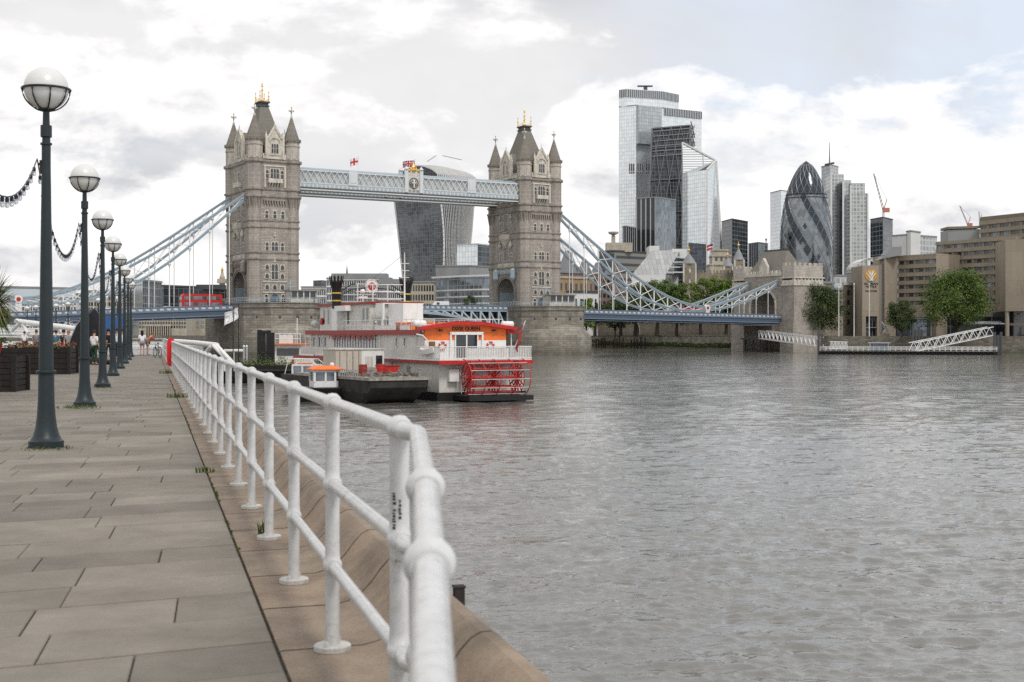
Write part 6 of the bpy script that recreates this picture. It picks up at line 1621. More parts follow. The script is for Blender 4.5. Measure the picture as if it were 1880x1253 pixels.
# ------------------------------------------------------------------ the hotel
M['concrete'] = masonry('hotel_concrete', (0.30, 0.256, 0.198), 3.6, 9.0, mortar=(0.16, .13, .1), var=.05, msize=.03, stain=.35, stain_col=(0.14, .115, .085), wide=.7)
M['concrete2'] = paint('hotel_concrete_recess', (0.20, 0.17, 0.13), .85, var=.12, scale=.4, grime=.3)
M['panel'] = paint('hotel_window_panel', (0.27, .26, .24), .5, var=.1)
HT = None
def hotel():
    T = thing('riverside_hotel', 'brown concrete hotel with long window bands and a logo wall', 'building', (0, 0, 0))
    def V(px, Y): return Vector((xat(px, Y), Y))
    def facade(p, q, ztop, zbot, rows, ncol, z_first, dz, depth=16):
        """banded facade: concrete spandrels with strip windows between them"""
        d_ = (q - p); L = d_.length; ang = math.atan2(d_.y, d_.x)
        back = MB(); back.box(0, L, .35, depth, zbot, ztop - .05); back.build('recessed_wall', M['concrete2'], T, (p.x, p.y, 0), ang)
        fm = MB(); cw = L / ncol; fm.box(-cw * .36, cw * .36, .12, .34, -.66, -.59); fm.box(-cw * .36, cw * .36, .12, .34, .59, .66); fm.box(-cw * .36, -cw * .33, .12, .34, -.59, .59); fm.box(cw * .33, cw * .36, .12, .34, -.59, .59); fm.box(cw * .14, cw * .17, .14, .34, -.59, .59)
        fmesh = fm.mesh('window', M['panel'])
        gm = MB(); gm.add([(-cw * .33, .27, -.59), (cw * .14, .27, -.59), (cw * .14, .27, .59), (-cw * .33, .27, .59)], [(0, 1, 2, 3)]); gmesh = gm.mesh('pane', M['glass'])
        gl = gm.mesh('pane', M['glasslight'])
        sm = MB(); sm.add([(cw * .17, .26, -.59), (cw * .33, .26, -.59), (cw * .33, .26, .59), (cw * .17, .26, .59)], [(0, 1, 2, 3)]); smesh = sm.mesh('side_panel', M['panel'])
        zs = [z_first - dz * k for k in range(rows)]
        prev = ztop
        for z in zs:
            s = MB(); s.box(-.02, L + .02, -.12, .36, z + .7, prev); s.box(-.02, L + .02, -.32, -.12, z + .7, z + .92); s.build('spandrel', M['concrete'], T, (p.x, p.y, 0), ang)
            prev = z - .7
            for c in range(ncol):
                x = (c + .5) * cw; ca, sa = math.cos(ang), math.sin(ang)
                f = link('window', fmesh, T, (p.x + x * ca, p.y + x * sa, z), ang)
                link('pane', gl if rng.random() < .16 else gmesh, f); link('side_panel', smesh, f)
        s = MB(); s.box(-.02, L + .02, -.12, .36, zbot, prev); s.build('spandrel', M['concrete'], T, (p.x, p.y, 0), ang)
    # logo block
    Yl = 430; x0, x1 = xat(1583, Yl), xat(1614, Yl); zt = zat(488, Yl)
    mb = MB(); mb.box(x0, x1, Yl, Yl + 14, 7.4, zt); mb.box(x0, x0 + 1.2, Yl, Yl + 14, GZ, 7.4); mb.box(x1 - .6, x1, Yl, Yl + 14, GZ, 7.4); mb.build('logo_wall', M['concrete'], T)
    mb = MB(); mb.box(x0 + 1.2, x1 - .6, Yl + 1.5, Yl + 1.7, GZ, 7.4); mb.build('entrance_glazing', M['glass'], T)
    mb = MB(); mb.box(x0 + 1.2, x1 - .6, Yl + .4, Yl + 1.4, 3.6, 3.8)
    for x in np.linspace(x0 + 1.3, x1 - .7, 4): mb.box(x - .06, x + .06, Yl + 1.3, Yl + 1.5, GZ, 7.4)
    mb.build('entrance_frame', M['panel'], T)
    cx_, cz = (x0 + x1) / 2 + .1, zat(505.5, Yl)
    disc_m = paint('logo_amber', (.52, .27, .035), .5)
    mb = MB(); mb.tube((cx_, Yl - .02, cz), (cx_, Yl - .16, cz), 1.95, n=28); lg = mb.build('logo_disc', disc_m, T)
    mb = MB()
    for sx in (-1, 1):
        for (xa, za, xb, zb, xc, zc_) in ((.25, -1.9, .75, -.3, 1.65, .8), (.0, -1.7, .35, .2, 1.05, 1.45), (.55, -1.85, .3, -.5, .0, .35), (.1, -.4, .3, .6, .45, 1.6)):
            mb.path([(cx_ + sx * x, Yl - .2, cz + z) for x, z in ((xa, za), (xb, zb), (xc, zc_))], [.20, .20, .07], 5)
    mb.build('logo_leaves', M['white'], lg)
    for s_, size, py in (('GUOMAN', 1.02, 521.5), ('HOTELS', .98, 526.5), ('THE TOWER', .68, 535)):
        me = text_mesh(s_, size, .03, bold=.012); me.materials.append(M['black']); link('lettering', me, T, (cx_, Yl - .06, zat(py, Yl)), rot=(math.pi / 2, 0, 0))
    # strip-window stair tower and smooth flank
    xs0, xs1 = x1, xat(1624, Yl)
    mb = MB(); mb.box(xs0, xs1, Yl + .9, Yl + 12, GZ, zat(484, Yl)); mb.build('stair_wall', M['concrete'], T)
    mb = MB(); mb.box(xs0 + .55, xs0 + 1.25, Yl + .8, Yl + .9, 2, zat(487, Yl)); mb.build('strip_window', M['panel'], T)
    A, B_ = V(1624, 429.5), V(1648, 434)
    zt2 = zat(469, 431)
    mb = MB(); mb.extrude([(A.x, A.y, GZ), (B_.x, B_.y, GZ), (B_.x, B_.y + 14, GZ), (A.x, A.y + 14, GZ)], (0, 0, zt2 - GZ)); mb.build('flank_wall', M['concrete'], T)
    mb = MB(); mb.extrude([(A.x - 1.4, A.y, zt2 - 1.4), (A.x + .4, A.y, zt2 + .1), (A.x + 2.1, A.y, zt2 + 2.6), (B_.x, A.y, zt2 + 2.8), (B_.x, A.y, zt2)], (0, 6, 0)); mb.build('roof_hood', C_['roofgrey'], T)
    # facade one
    p, q = V(1648, 434), V(1719, 421.5)
    z1 = zat(481.5, 428); facade(p, q, zat(468, 428), 7.0, 6, 4, z1, 2.68)
    # notch
    n0, n1 = V(1719, 421.5), V(1742, 425)
    mb = MB(); mb.extrude([(n0.x, n0.y, GZ), (n1.x, n1.y, GZ), (n1.x + 2, n1.y + 20, GZ), (n0.x, n0.y + 20, GZ)], (0, 0, zat(466, 423) - GZ)); mb.build('corner_wall', M['concrete'], T)
    # facade two, then the stepped upper storeys
    p2, q2 = V(1718, 437), V(1866, 411)
    facade(p2, q2, zat(441, 428), 7.0, 8, 8, zat(450.5, 426), 2.64)
    p3, q3 = V(1798, 431), V(1900, 409)
    facade(p3, q3, zat(404, 425), zat(444, 425), 2, 5, zat(415, 424), 2.62, 14)
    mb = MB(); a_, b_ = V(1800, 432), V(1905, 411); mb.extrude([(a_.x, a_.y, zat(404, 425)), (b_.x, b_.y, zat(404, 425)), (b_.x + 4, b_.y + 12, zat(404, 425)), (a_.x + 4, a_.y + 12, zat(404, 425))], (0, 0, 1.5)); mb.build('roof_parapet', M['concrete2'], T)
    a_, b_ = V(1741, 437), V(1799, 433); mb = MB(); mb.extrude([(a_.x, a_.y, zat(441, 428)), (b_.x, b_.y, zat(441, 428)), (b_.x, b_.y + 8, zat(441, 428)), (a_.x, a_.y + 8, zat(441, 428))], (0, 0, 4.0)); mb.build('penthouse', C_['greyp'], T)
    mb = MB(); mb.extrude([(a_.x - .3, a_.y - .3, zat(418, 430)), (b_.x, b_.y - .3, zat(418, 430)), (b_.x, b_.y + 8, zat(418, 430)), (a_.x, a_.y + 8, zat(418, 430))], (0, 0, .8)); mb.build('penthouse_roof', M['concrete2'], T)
    # right block on round columns
    a_, b_ = V(1846, 404), V(1915, 398)
    mb = MB(); mb.extrude([(a_.x, a_.y, 8.6), (b_.x, b_.y, 8.6), (b_.x + 3, b_.y + 22, 8.6), (a_.x + 3, a_.y + 22, 8.6)], (0, 0, zat(440, 402) - 8.6)); mb.build('river_block', M['concrete'], T)
    for px in (1849, 1878, 1906):
        c = V(px, 404.5); mb = MB(); mb.tube((c.x, c.y, GZ - 1), (c.x, c.y, 8.6), .65, n=14); mb.build('column', M['concrete'], T)
    mb = MB(); mb.extrude([(a_.x + 1.2, a_.y + 3, GZ), (b_.x, b_.y + 3, GZ), (b_.x, b_.y + 14, GZ), (a_.x + 1.2, a_.y + 14, GZ)], (0, 0, 7.6)); mb.build('lobby_glazing', M['glass'], T)
    mb = MB(); mb.extrude([(a_.x + .8, a_.y + 2.6, 4.2), (b_.x, b_.y + 2.6, 4.2), (b_.x, b_.y + 3, 4.2), (a_.x + .8, a_.y + 3, 4.2)], (0, 0, .7)); mb.build('lobby_beam', M['concrete'], T)
    # podium under the facades
    pd0, pd1 = V(1648, 432), V(1850, 414)
    mb = MB(); mb.extrude([(pd0.x, pd0.y + 1, GZ), (pd1.x, pd1.y + 1, GZ), (pd1.x, pd1.y + 12, GZ), (pd0.x, pd0.y + 12, GZ)], (0, 0, 6.2)); mb.build('podium_glazing', C_['dark'], T)
    a3, b3 = V(1770, 412), V(1845, 404); mb = MB(); mb.extrude([(a3.x, a3.y, 4.6), (b3.x, b3.y, 4.6), (b3.x, b3.y + 4, 5.4), (a3.x, a3.y + 4, 5.4)], (0, 0, .2)); mb.build('terrace_canopy', C_['pale2'], T)
hotel()
# lower stone buildings between the gatehouse and hotel
T, a, b, c, d, zt = block('stone_building', 'brown stone building left of the hotel with pale quoins', 1548, 1552, 1584, 440, 2, 8, 523, (M['rag'], M['rag'], M['ashlar']))
grid_panes(T, (b.x, b.y), (c.x, c.y), 3, zt - 1, 3, 4, .4, .5)
T, a, b, c, d, zt = block('stone_building', 'low grey building half hidden by the dark riverside tree', 1490, 1500, 1552, 470, 4, 10, 531, (C_['greyp'], M['rag']))
block('stone_building', 'small brown stone block behind the dark riverside tree', 1474, 1480, 1528, 520, 4, 10, 519, (C_['tan'], M['rag']))

# 11 buildings behind the right span
T, a, b, c, d, zt = block('gabled_building', 'brown brick building with grey pitched roofs right of the right tower', 1016, 1020, 1128, 620, 4, 30, 500, (C_['brick'], C_['brick']))
grid_panes(T, (b.x, b.y), (c.x, c.y), 14, zt - 1, 14, 4, .55, .5)
for k, (f0, f1, h) in enumerate(((.02, .36, 13), (.36, .58, 9), (.58, .8, 7), (.8, 1.0, 5))):
    p, q = b + (c - b) * f0, b + (c - b) * f1; mb = MB(); up_ = Vector((0, 0, h)); dd = Vector((2, 16, 0))
    P_, Q_ = Vector((p.x, p.y, zt)), Vector((q.x, q.y, zt)); mid_ = (P_ + Q_) / 2 + up_
    mb.extrude([P_, Q_, Q_.lerp(mid_, .82) , P_.lerp(mid_, .82) + Vector((0, 0, 0))], dd); mb.build('pitched_roof', C_['roofgrey'], T)
T, a, b, c, d, zt = block('tan_building', 'tan brick office with square windows beside the right tower', 1012, 1016, 1090, 560, 3, 14, 510, (C_['tan'], C_['tan'], C_['stone']))
grid_panes(T, (b.x, b.y), (c.x, c.y), 8, zt - 1, 8, 3, .4, .55)
T, a, b, c, d, zt = block('white_low_building', 'low white building with dark strips under the tan office', 1040, 1044, 1098, 540, 2, 6, 537, (C_['white'], C_['white'], C_['darkroof']))
grid_panes(T, (b.x, b.y), (c.x, c.y), 4, zt - 1, 6, 2, .3, .5)
T, a, b, c, d, zt = block('banded_office', 'dark banded office behind the right chains', 1100, 1128, 1210, 700, 8, 20, 462, (C_['dark2'], curtain('banded', (.05, .055, .06), (.22, .21, .19), 200, 4.0, 1.3, .3, .2, .3), C_['darkroof']))
mb = MB(); o0 = b; mb.box(-4, 10, 4, 12, zt, zt + 5); mb.box(-1, 1, 6, 8, zt + 5, zt + 9); mb.lathe([(.2, zt + 9), (2.6, zt + 10), (2.8, zt + 11)], 10, (0, 7, 0)); mb.build('roof_plant', C_['stone'], T)
def sloped():
    Y0 = 640.; o_ = Vector((xat(1165, Y0), Y0, GZ)); T = thing('sloped_glass_building', 'office with large sloping grey glass roof above the trees', 'building', o_)
    L = lambda px, py, Y: at(px, py, Y) - o_
    bl, br, tr, tl = L(1160, 505, Y0), L(1222, 505, Y0), L(1250, 459, Y0 + 24), L(1196, 461, Y0 + 24)
    t = NT('sloped_roof_glass'); br_ = t.node('ShaderNodeTexBrick', {'Vector': t.tc.outputs['Object'], 'Color1': (.30, .31, .30), 'Color2': (.42, .43, .42), 'Mortar': (.22, .22, .22), 'Scale': 1., 'Mortar Size': .12, 'Brick Width': 2.0, 'Row Height': 5.0}, offset=0.); rm_ = t.set(Base_Color=br_.outputs[0], Roughness=.3, Metallic=.3)
    mb = MB(); mb.add([bl, br, tr, tl], [(0, 1, 2, 3)]); mb.build('sloping_roof', rm_, T)
    mb = MB(); gz = -0.0; mb.add([br, L(1250, 505, Y0 + 24), tr], [(0, 1, 2)]); mb.build('gable_glazing', C_['dark2'], T)
    mb = MB(); mb.box(bl.x, br.x, 0, .6, 0, bl.z); mb.build('base_wall', C_['white'], T)
    mb = MB(); x0, x1 = L(1235, 0, Y0 + 20).x, L(1262, 0, Y0 + 20).x; mb.box(x0, x1, 22, 40, 0, zat(452, Y0) - GZ); mb.build('lift_tower', C_['white'], T)
    mb = MB(); x0, x1 = L(1192, 0, Y0 + 26).x, L(1210, 0, Y0 + 26).x; mb.box(x0, x1, 25, 40, 0, zat(452, Y0 + 26) - GZ); mb.build('stair_tower', C_['white'], T)
    mb = MB(); x0, x1 = L(1245, 0, Y0 + 20).x, L(1262, 0, Y0 + 20).x; mb.box(x0 + .5, x1 - .5, 21.6, 22, 10, zat(470, Y0) - GZ); mb.build('tower_window', C_['dark2'], T)
    for k in range(4):
        mb = MB(); z = bl.z + (tr.z - bl.z) * (k + .5) / 5; f = (k + .5) / 5; p = br.lerp(tr, f); mb.box(p.x, p.x + 8 * (1 - f) + 1, p.y - .4, p.y + .2, z - .25, z + .25); mb.build('balcony', C_['white'], T)
sloped()

# ------------------------------------------------------------------ pontoon pier with its two gangways
def truss_bridge(label, A, B_, h, w, n, mat, name='gangway', group=None, canopy=False, xb=True):
    A, B_ = Vector(A), Vector(B_); d_ = B_ - A; L = d_.length; hd = Vector((d_.x, d_.y, 0)).normalized(); sd = Vector((-hd.y, hd.x, 0))
    T = thing(name, label, 'gangway', A, 0, group)
    up_ = Vector((0, 0, h))
    for s in (-1, 1):
        o_ = sd * (w / 2 * s)
        mb = MB(); mb.beam(o_, o_ + d_, .18, .2); mb.beam(o_ + up_, o_ + up_ + d_, .18, .2); mb.build('chord', mat, T)
        mb = MB()
        for k in range(n):
            f0, f1, fm = k / n, (k + 1) / n, (k + .5) / n
            mb.beam(o_ + d_ * f0, o_ + d_ * fm + up_, .12, .14); mb.beam(o_ + d_ * fm + up_, o_ + d_ * f1, .12, .14)
            if xb: mb.beam(o_ + d_ * f0, o_ + d_ * f0 + up_, .1, .1)
        mb.build('truss_side', mat, T)
    mb = MB(); mb.beam(Vector((0, 0, .12)), d_ + Vector((0, 0, .12)), w * .95, .08); mb.build('walkway', M['grey'], T)
    return T
YP = 378.0
pa, pb = at(1505, 653, YP), at(1832, 657, YP - 14)
T = thing('floating_pontoon', 'long dark floating pontoon with tyre fenders and white railing', 'pontoon', (pa.x, pa.y, WATER_Z))
d = Vector((pb.x - pa.x, pb.y - pa.y, 0)); L = d.length; ang = math.atan2(d.y, d.x); T.rotation_euler = (0, 0, ang)
mb = MB(); mb.box(0, L, 0, 6, -.8, .95); mb.build('hull', M['hullblack'], T)
tm = MB(); tm.path([(.5 * math.cos(t), 0, .5 * math.sin(t)) for t in np.linspace(0, 6.283, 11)], .17, 6); tyre = tm.mesh('tyre_fender', M['rubber'], 60)
for k in range(int(L / 1.35)): link('tyre_fender', tyre, T, (.8 + k * 1.35, -.12, .35))
mb = MB(); mb.box(0, L, 0, 6, .951, 1.0); mb.build('deck', M['grey'], T)
for y in (.15, 5.85):
    mb = MB()
    for z in (1.5, 1.85, 2.2): mb.box(0, L, y - .05, y + .05, z - .05, z + .05)
    for k in range(int(L / 1.5) + 1): mb.box(k * 1.5, k * 1.5 + .1, y - .05, y + .05, 1.0, 2.25)
    mb.build('railing', M['white'], T)
mb = MB(); mb.box(14, 19, 1.5, 4.5, 1.0, 3.2); mb.build('kiosk_glazing', M['glasslight'], T)
mb = MB(); mb.box(13.4, 19.6, 1.1, 4.9, 3.2, 3.45)
for x in (14, 19): mb.box(x - .1, x + .1, 1.3, 1.5, 1.0, 3.2)
mb.build('kiosk_roof', M['steel'], T)
truss_bridge('white lattice gangway sloping down from the bridge bank to the pontoon', at(1400, 622, 428), at(1504, 636, 386), 2.6, 2.6, 14, M['white'], xb=True)
truss_bridge('white lattice gangway at the middle of the pontoon', at(1524, 640, 381), at(1556, 641, 379), 2.0, 2.0, 5, M['white'], xb=False)
truss_bridge('white lattice gangway climbing right from the pontoon to the quay', at(1674, 646, 372), at(1818, 616, 392), 2.5, 2.2, 9, M['white'], xb=False)
def pile_guide(label, px, Y, y0, n):
    p = at(px, 650, Y); T = thing('mooring_piles', label, 'mooring piles', (p.x, Y, WATER_Z))
    for k in range(n): mb = MB(); mb.box(k * .9 - .3, k * .9 + .3, -.3, .3, -2, zat(y0, Y) - WATER_Z - (k % 2) * .8); mb.build('pile', M['darkgrey'], T)
pile_guide('dark mooring piles where the left gangway meets the pontoon', 1503, 380, 609, 2); pile_guide('dark mooring piles at the right end of the pontoon', 1826, 366, 610, 3)
pile_guide('slim grey piles at the start of the right gangway', 1676, 388, 600, 4)
# landing stage under the left gangway head
p = at(1395, 630, 432); T = thing('landing_stage', 'dark timber landing stage below the gatehouse', 'landing stage', (p.x, p.y, WATER_Z))
mb = MB(); mb.box(-5, 5, 0, 8, 4.0, 4.6); mb.build('stage_deck', M['darkgrey'], T)
for x in (-4.6, -2, .4, 3, 4.8):
    mb = MB(); mb.tube((x, .4, -2), (x, .4, 4.0), .3, n=7); mb.build('stage_pile', M['wood'], T)
mb = MB(); mb.box(-6, 5, -.5, 6, 8.6, 8.8); mb.build('canopy', M['lightgrey'], T)
for x in (-5.4, 4.4): mb = MB(); mb.tube((x, 0, 4.6), (x, 0, 8.6), .12, n=6); mb.build('canopy_post', M['steel'], T)
# quay wall face and dolphin sculpture before the hotel
p = at(1626, 615, 412); T = thing('sculpture', 'grey sculpture of two leaping figures before the hotel', 'sculpture', (p.x, p.y, GZ))
mb = MB(); mb.box(-1, 1, -1, 1, 0, .9); mb.build('plinth', M['concrete'], T)
mb = MB(); mb.path([(-.9, 0, .9), (-.3, 0, 1.6), (.5, 0, 2.0), (.9, 0, 1.5)], [.15, .4, .3, .1], 7); mb.path([(.6, 0, 1.4), (0, 0, 2.6), (-.8, 0, 3.8), (-1.2, 0, 4.6)], [.15, .38, .3, .08], 7); mb.path([(-.9, 0, 2.8), (.2, 0, 2.5), (1.1, .1, 2.9)], [.05, .2, .05], 6); mb.build('figures', M['steel'], T, smooth=60)
p = at(1686, 610, 408); T = thing('glass_shelter', 'glass pier shelter with flat canopy between the hotel trees', 'shelter', (p.x, p.y, GZ))
mb = MB(); mb.box(-2.6, 2.6, 0, 2, 0, 5.0); mb.build('shelter_glazing', M['glasslight'], T)
mb = MB(); mb.box(-2.2, 4.2, -1, 2.4, 5.3, 5.6); mb.build('shelter_roof', M['steel'], T)
for x in (-2, 3.8): mb = MB(); mb.tube((x, -.6, 0), (x, -.6, 5.3), .15, n=6); mb.build('shelter_post', M['steel'], T)
# ------------------------------------------------------------------ stern-wheel paddle steamer (local y towards the bow, z = 0 at the water)
SRZ = math.atan2(0.45, 0.893)
ship = thing('paddle_steamer', 'white and orange stern-wheel paddle steamer with two black funnels', 'ship', (-2.2, 113.9, WATER_Z), SRZ)
def sp(name, mat, mb, parent=None, **kw): return mb.build(name, M[mat] if isinstance(mat, str) else mat, parent or ship, **kw)
def plan(w, y0, y1, yb): return [(-w, y0), (w, y0), (w, y1), (w * .62, (y1 + yb) / 2 + 1), (w * .15, yb), (-w * .15, yb), (-w * .62, (y1 + yb) / 2 + 1), (-w, y1)]
sp('hull', 'hullblack', MB().prism(plan(4.3, .9, 34, 44), -1.2, .75))
sp('stern_ledge', 'black', MB().box(-2.8, 3.3, -2.5, .89, .12, .55))
sp('main_deck_house', 'lightgrey', MB().prism(plan(4.1, 1.0, 34, 42), .75, 3.25))
sp('main_deck_trim', 'trimred', MB().prism(plan(4.5, 0.0, 34, 43), 3.25, 3.5))
sp('gallery_deck', 'white', MB().prism(plan(4.45, .05, 34, 42.9), 3.501, 3.62))
sp('gallery_trim', 'red', MB().box(-4.53, 4.53, -.06, .02, 3.2, 3.54))
house = sp('upper_house', 'lightgrey', MB().box(-4.0, 4.0, 4.5, 37, 3.62, 5.95))
sp('stern_wall', 'white', MB().box(-4.02, 4.02, 4.3, 4.49, 3.62, 5.25))
sp('stern_band', 'orange', MB().extrude([(-4.02, 4.3, 5.25), (4.02, 4.3, 5.25), (4.02, 4.3, 6.25), (1.2, 4.3, 6.65), (-1.2, 4.3, 6.65), (-4.02, 4.3, 6.25)], (0, .19, 0)))
sp('stern_eave', 'red', MB().extrude([(-4.7, 3.7, 6.15), (-1.3, 3.7, 6.62), (1.3, 3.7, 6.62), (4.9, 3.7, 6.15), (4.9, 3.7, 6.45), (1.3, 3.7, 6.95), (-1.3, 3.7, 6.95), (-4.7, 3.7, 6.45)], (0, .9, 0)))
sp('upper_deck', 'white', MB().box(-4.2, 4.2, 4.6, 36.5, 5.96, 6.12))
sp('upper_trim', 'trimred', MB().box(-4.34, -4.2, 4.6, 37.5, 5.75, 6.2).box(4.2, 4.34, 4.6, 37.5, 5.75, 6.2).box(-4.34, 4.34, 37.5, 37.7, 5.75, 6.2))
mb = MB()
for k in range(9):
    y = 16.2 + k * 1.5
    for j in range(6):
        t0, t1 = j / 6, (j + 1) / 6; h0, h1 = .62 * abs(2 * t0 - 1) ** 1.6 + .05, .62 * abs(2 * t1 - 1) ** 1.6 + .05
        mb.add([(-4.3, y + 1.5 * t0, 5.75), (-4.3, y + 1.5 * t1, 5.75), (-4.3, y + 1.5 * t1, 5.75 - h1), (-4.3, y + 1.5 * t0, 5.75 - h0)], [(0, 1, 2, 3)])
sp('scalloped_fringe', 'trimred', mb)
# side windows, each with its frame
wf = MB(); wf.box(-.08, 0, -.34, -.26, -.6, .6); wf.box(-.08, 0, .26, .34, -.6, .6); wf.box(-.08, 0, -.26, .26, .52, .6); wf.box(-.1, 0, -.26, .26, -.6, -.52); wfm = wf.mesh('window', M['white'])
wp = MB(); wp.add([(-.03, -.26, -.52), (-.03, .26, -.52), (-.03, .26, .52), (-.03, -.26, .52)], [(0, 1, 2, 3)]); wpm = wp.mesh('pane', M['glass'])
for y in [16.4 + .8 * k for k in range(16)] + [31.6 + .95 * k for k in range(6)]:
    f = link('window', wfm, ship, (-4.0, y, 4.95)); link('pane', wpm, f)
for y in (9.0, 11.0): f = link('porthole_window', wfm, ship, (-4.0, y, 5.1), scale=(1, .8, .75)); link('pane', wpm, f)
for y in [29.5 + .75 * k for k in range(7)]: f = link('window', wfm, ship, (-4.1, y, 2.2), scale=(1, .9, 1.35)); link('pane', wpm, f)
# stern doors and fittings
sp('door_frame', 'white', MB().box(-1.65, -1.5, 4.1, 4.3, 3.62, 5.9).box(1.5, 1.65, 4.1, 4.3, 3.62, 5.9).box(-1.65, 1.65, 4.1, 4.3, 5.75, 6.0).box(-.06, .06, 4.15, 4.3, 3.62, 5.75).box(-1.15, -1.05, 4.15, 4.3, 3.62, 5.75).box(1.05, 1.15, 4.15, 4.3, 3.62, 5.75))
for x in (-.55, .55): sp('glass_door', 'glass', MB().box(x - .5, x + .5, 4.2, 4.29, 3.65, 5.74))
sp('side_door', 'brown', MB().box(-3.75, -3.05, 4.24, 4.3, 3.62, 5.15))
ring = MB(); ring.path([(.33 * math.cos(t), 0, .33 * math.sin(t)) for t in np.linspace(0, 2 * math.pi, 21)], .085, 7); rm_ = ring.mesh('lifebuoy', paint('lifebuoy_red', (.55, .07, .05), .5), 60)
band = MB()
for t in (.78, 2.36, 3.93, 5.5): band.path([(.33 * math.cos(t + d_), 0, .33 * math.sin(t + d_)) for d_ in (-.15, 0, .15)], .095, 7)
bandm = band.mesh('lifebuoy_band', M['white'])
for x in (-2.35, 2.4):
    o = link('lifebuoy', rm_, ship, (x, 4.2, 4.75)); link('lifebuoy_band', bandm, o)
me = text_mesh('DIXIE QUEEN', .46, .02, bold=.008); me.materials.append(M['black']); link('lettering', me, ship, (0, 4.27, 6.28), rot=(math.pi / 2, 0, 0))
sp('canopy', 'red', MB().extrude([(4.03, 4.2, 6.0), (5.0, 4.2, 5.8), (5.0, 4.2, 6.05), (4.03, 4.2, 6.3)], (0, 12, 0)))
for y in (4.4, 7, 10): sp('canopy_post', 'white', MB().tube((4.6, y, 3.6), (4.6, y, 5.85), .05, n=6))
# gallery railing: balusters, and perforated panels
mb = MB()
for (x0, y0, x1, y1) in ((-4.4, .12, 4.45, .12), (-4.4, .12, -4.4, 5.5), (4.45, .12, 4.45, 16)):
    L = math.hypot(x1 - x0, y1 - y0)
    mb.beam((x0, y0, 4.72), (x1, y1, 4.72), .1, .07); mb.beam((x0, y0, 3.72), (x1, y1, 3.72), .07, .06)
    for k in range(int(L / .16) + 1): f = k / int(L / .16); mb.box(x0 + (x1 - x0) * f - .02, x0 + (x1 - x0) * f + .02, y0 + (y1 - y0) * f - .02, y0 + (y1 - y0) * f + .02, 3.62, 4.7)
sp('gallery_railing', 'white', mb)
sp('gallery_panel', 'white', MB().box(-1.9, 2.2, .17, .2, 3.75, 4.6))
def rails(name, segs, z0, h, step=1.2, r=.03):
    mb = MB()
    for (x0, y0, x1, y1) in segs:
        L = math.hypot(x1 - x0, y1 - y0); n = max(1, int(L / step))
        for z in (z0 + h * .5, z0 + h): mb.tube((x0, y0, z), (x1, y1, z), r, n=5)
        for k in range(n + 1): f = k / n; mb.tube((x0 + (x1 - x0) * f, y0 + (y1 - y0) * f, z0), (x0 + (x1 - x0) * f, y0 + (y1 - y0) * f, z0 + h), r, n=5)
    return sp(name, 'white', mb)
rails('upper_railing', ((-4.1, 6, -4.1, 26), (4.1, 6, 4.1, 26), (-4.1, 5.2, 4.1, 5.2)), 6.12, 1.05)
# lower stern: quarter wall, locker, ladder, paddle wheel
sp('locker', 'white', MB().box(-3.3, -2.4, .55, .98, 1.7, 2.75))
mb = MB()
for x in (-2.15, -1.75): mb.tube((x, .6, .6), (x, .75, 3.3), .03, n=5)
for z in np.linspace(.8, 3.1, 10): mb.tube((-2.15, .68, z), (-1.75, .68, z), .022, n=5)
mb.tube((-1.5, .3, .6), (-2.6, .8, 3.2), .05, n=5)
sp('stern_ladder', 'white', mb)
WC = Vector((0, -1.05, 2.05)); WR = 1.55
wheel = sp('paddle_wheel_shaft', 'wheelred', MB().tube((-2.5, WC.y, WC.z), (2.75, WC.y, WC.z), .16, n=10))
for x in (-2.2, .15, 2.4):
    mb = MB()
    for k in range(14):
        a = 2 * math.pi * k / 14; mb.beam((x, WC.y, WC.z), (x, WC.y + WR * .95 * math.cos(a), WC.z + WR * .95 * math.sin(a)), .07, .11, (1, 0, 0))
    for rr_ in (.62, .95): mb.path([(x, WC.y + WR * rr_ * math.cos(t), WC.z + WR * rr_ * math.sin(t)) for t in np.linspace(0, 2 * math.pi, 25)], .045, 5)
    mb.tube((x - .1, WC.y, WC.z), (x + .1, WC.y, WC.z), .36, n=12)
    mb.build('spoke_ring', M['wheelred'], wheel)
for k in range(10):
    a = 2 * math.pi * k / 10; mb = MB(); d_ = Vector((0, math.cos(a), math.sin(a))); c0, c1 = WC + d_ * WR * .72, WC + d_ * WR * .95
    mb.beam(Vector((-2.2, c0.y, c0.z)).lerp(Vector((-2.2, c1.y, c1.z)), .5), Vector((2.4, (c0.y + c1.y) / 2, (c0.z + c1.z) / 2)), .04, .16, d_); mb.build('paddle_board', M['wheelred'], wheel)
for x in (-2.75, -1.4, .0, 1.45, 2.85):
    mb = MB(); mb.path([(x, WC.y + (WR + .22) * math.cos(t), WC.z + (WR + .05) * math.sin(t)) for t in np.linspace(math.pi * .5, math.pi * 1.38, 16)], .045, 6); sp('guard_hoop', 'red', mb)
for t in np.linspace(math.pi * .55, math.pi * 1.33, 6):
    sp('guard_bar', 'steel', MB().tube((-2.75, WC.y + (WR + .22) * math.cos(t), WC.z + (WR + .05) * math.sin(t)), (2.85, WC.y + (WR + .22) * math.cos(t), WC.z + (WR + .05) * math.sin(t)), .035, n=6))
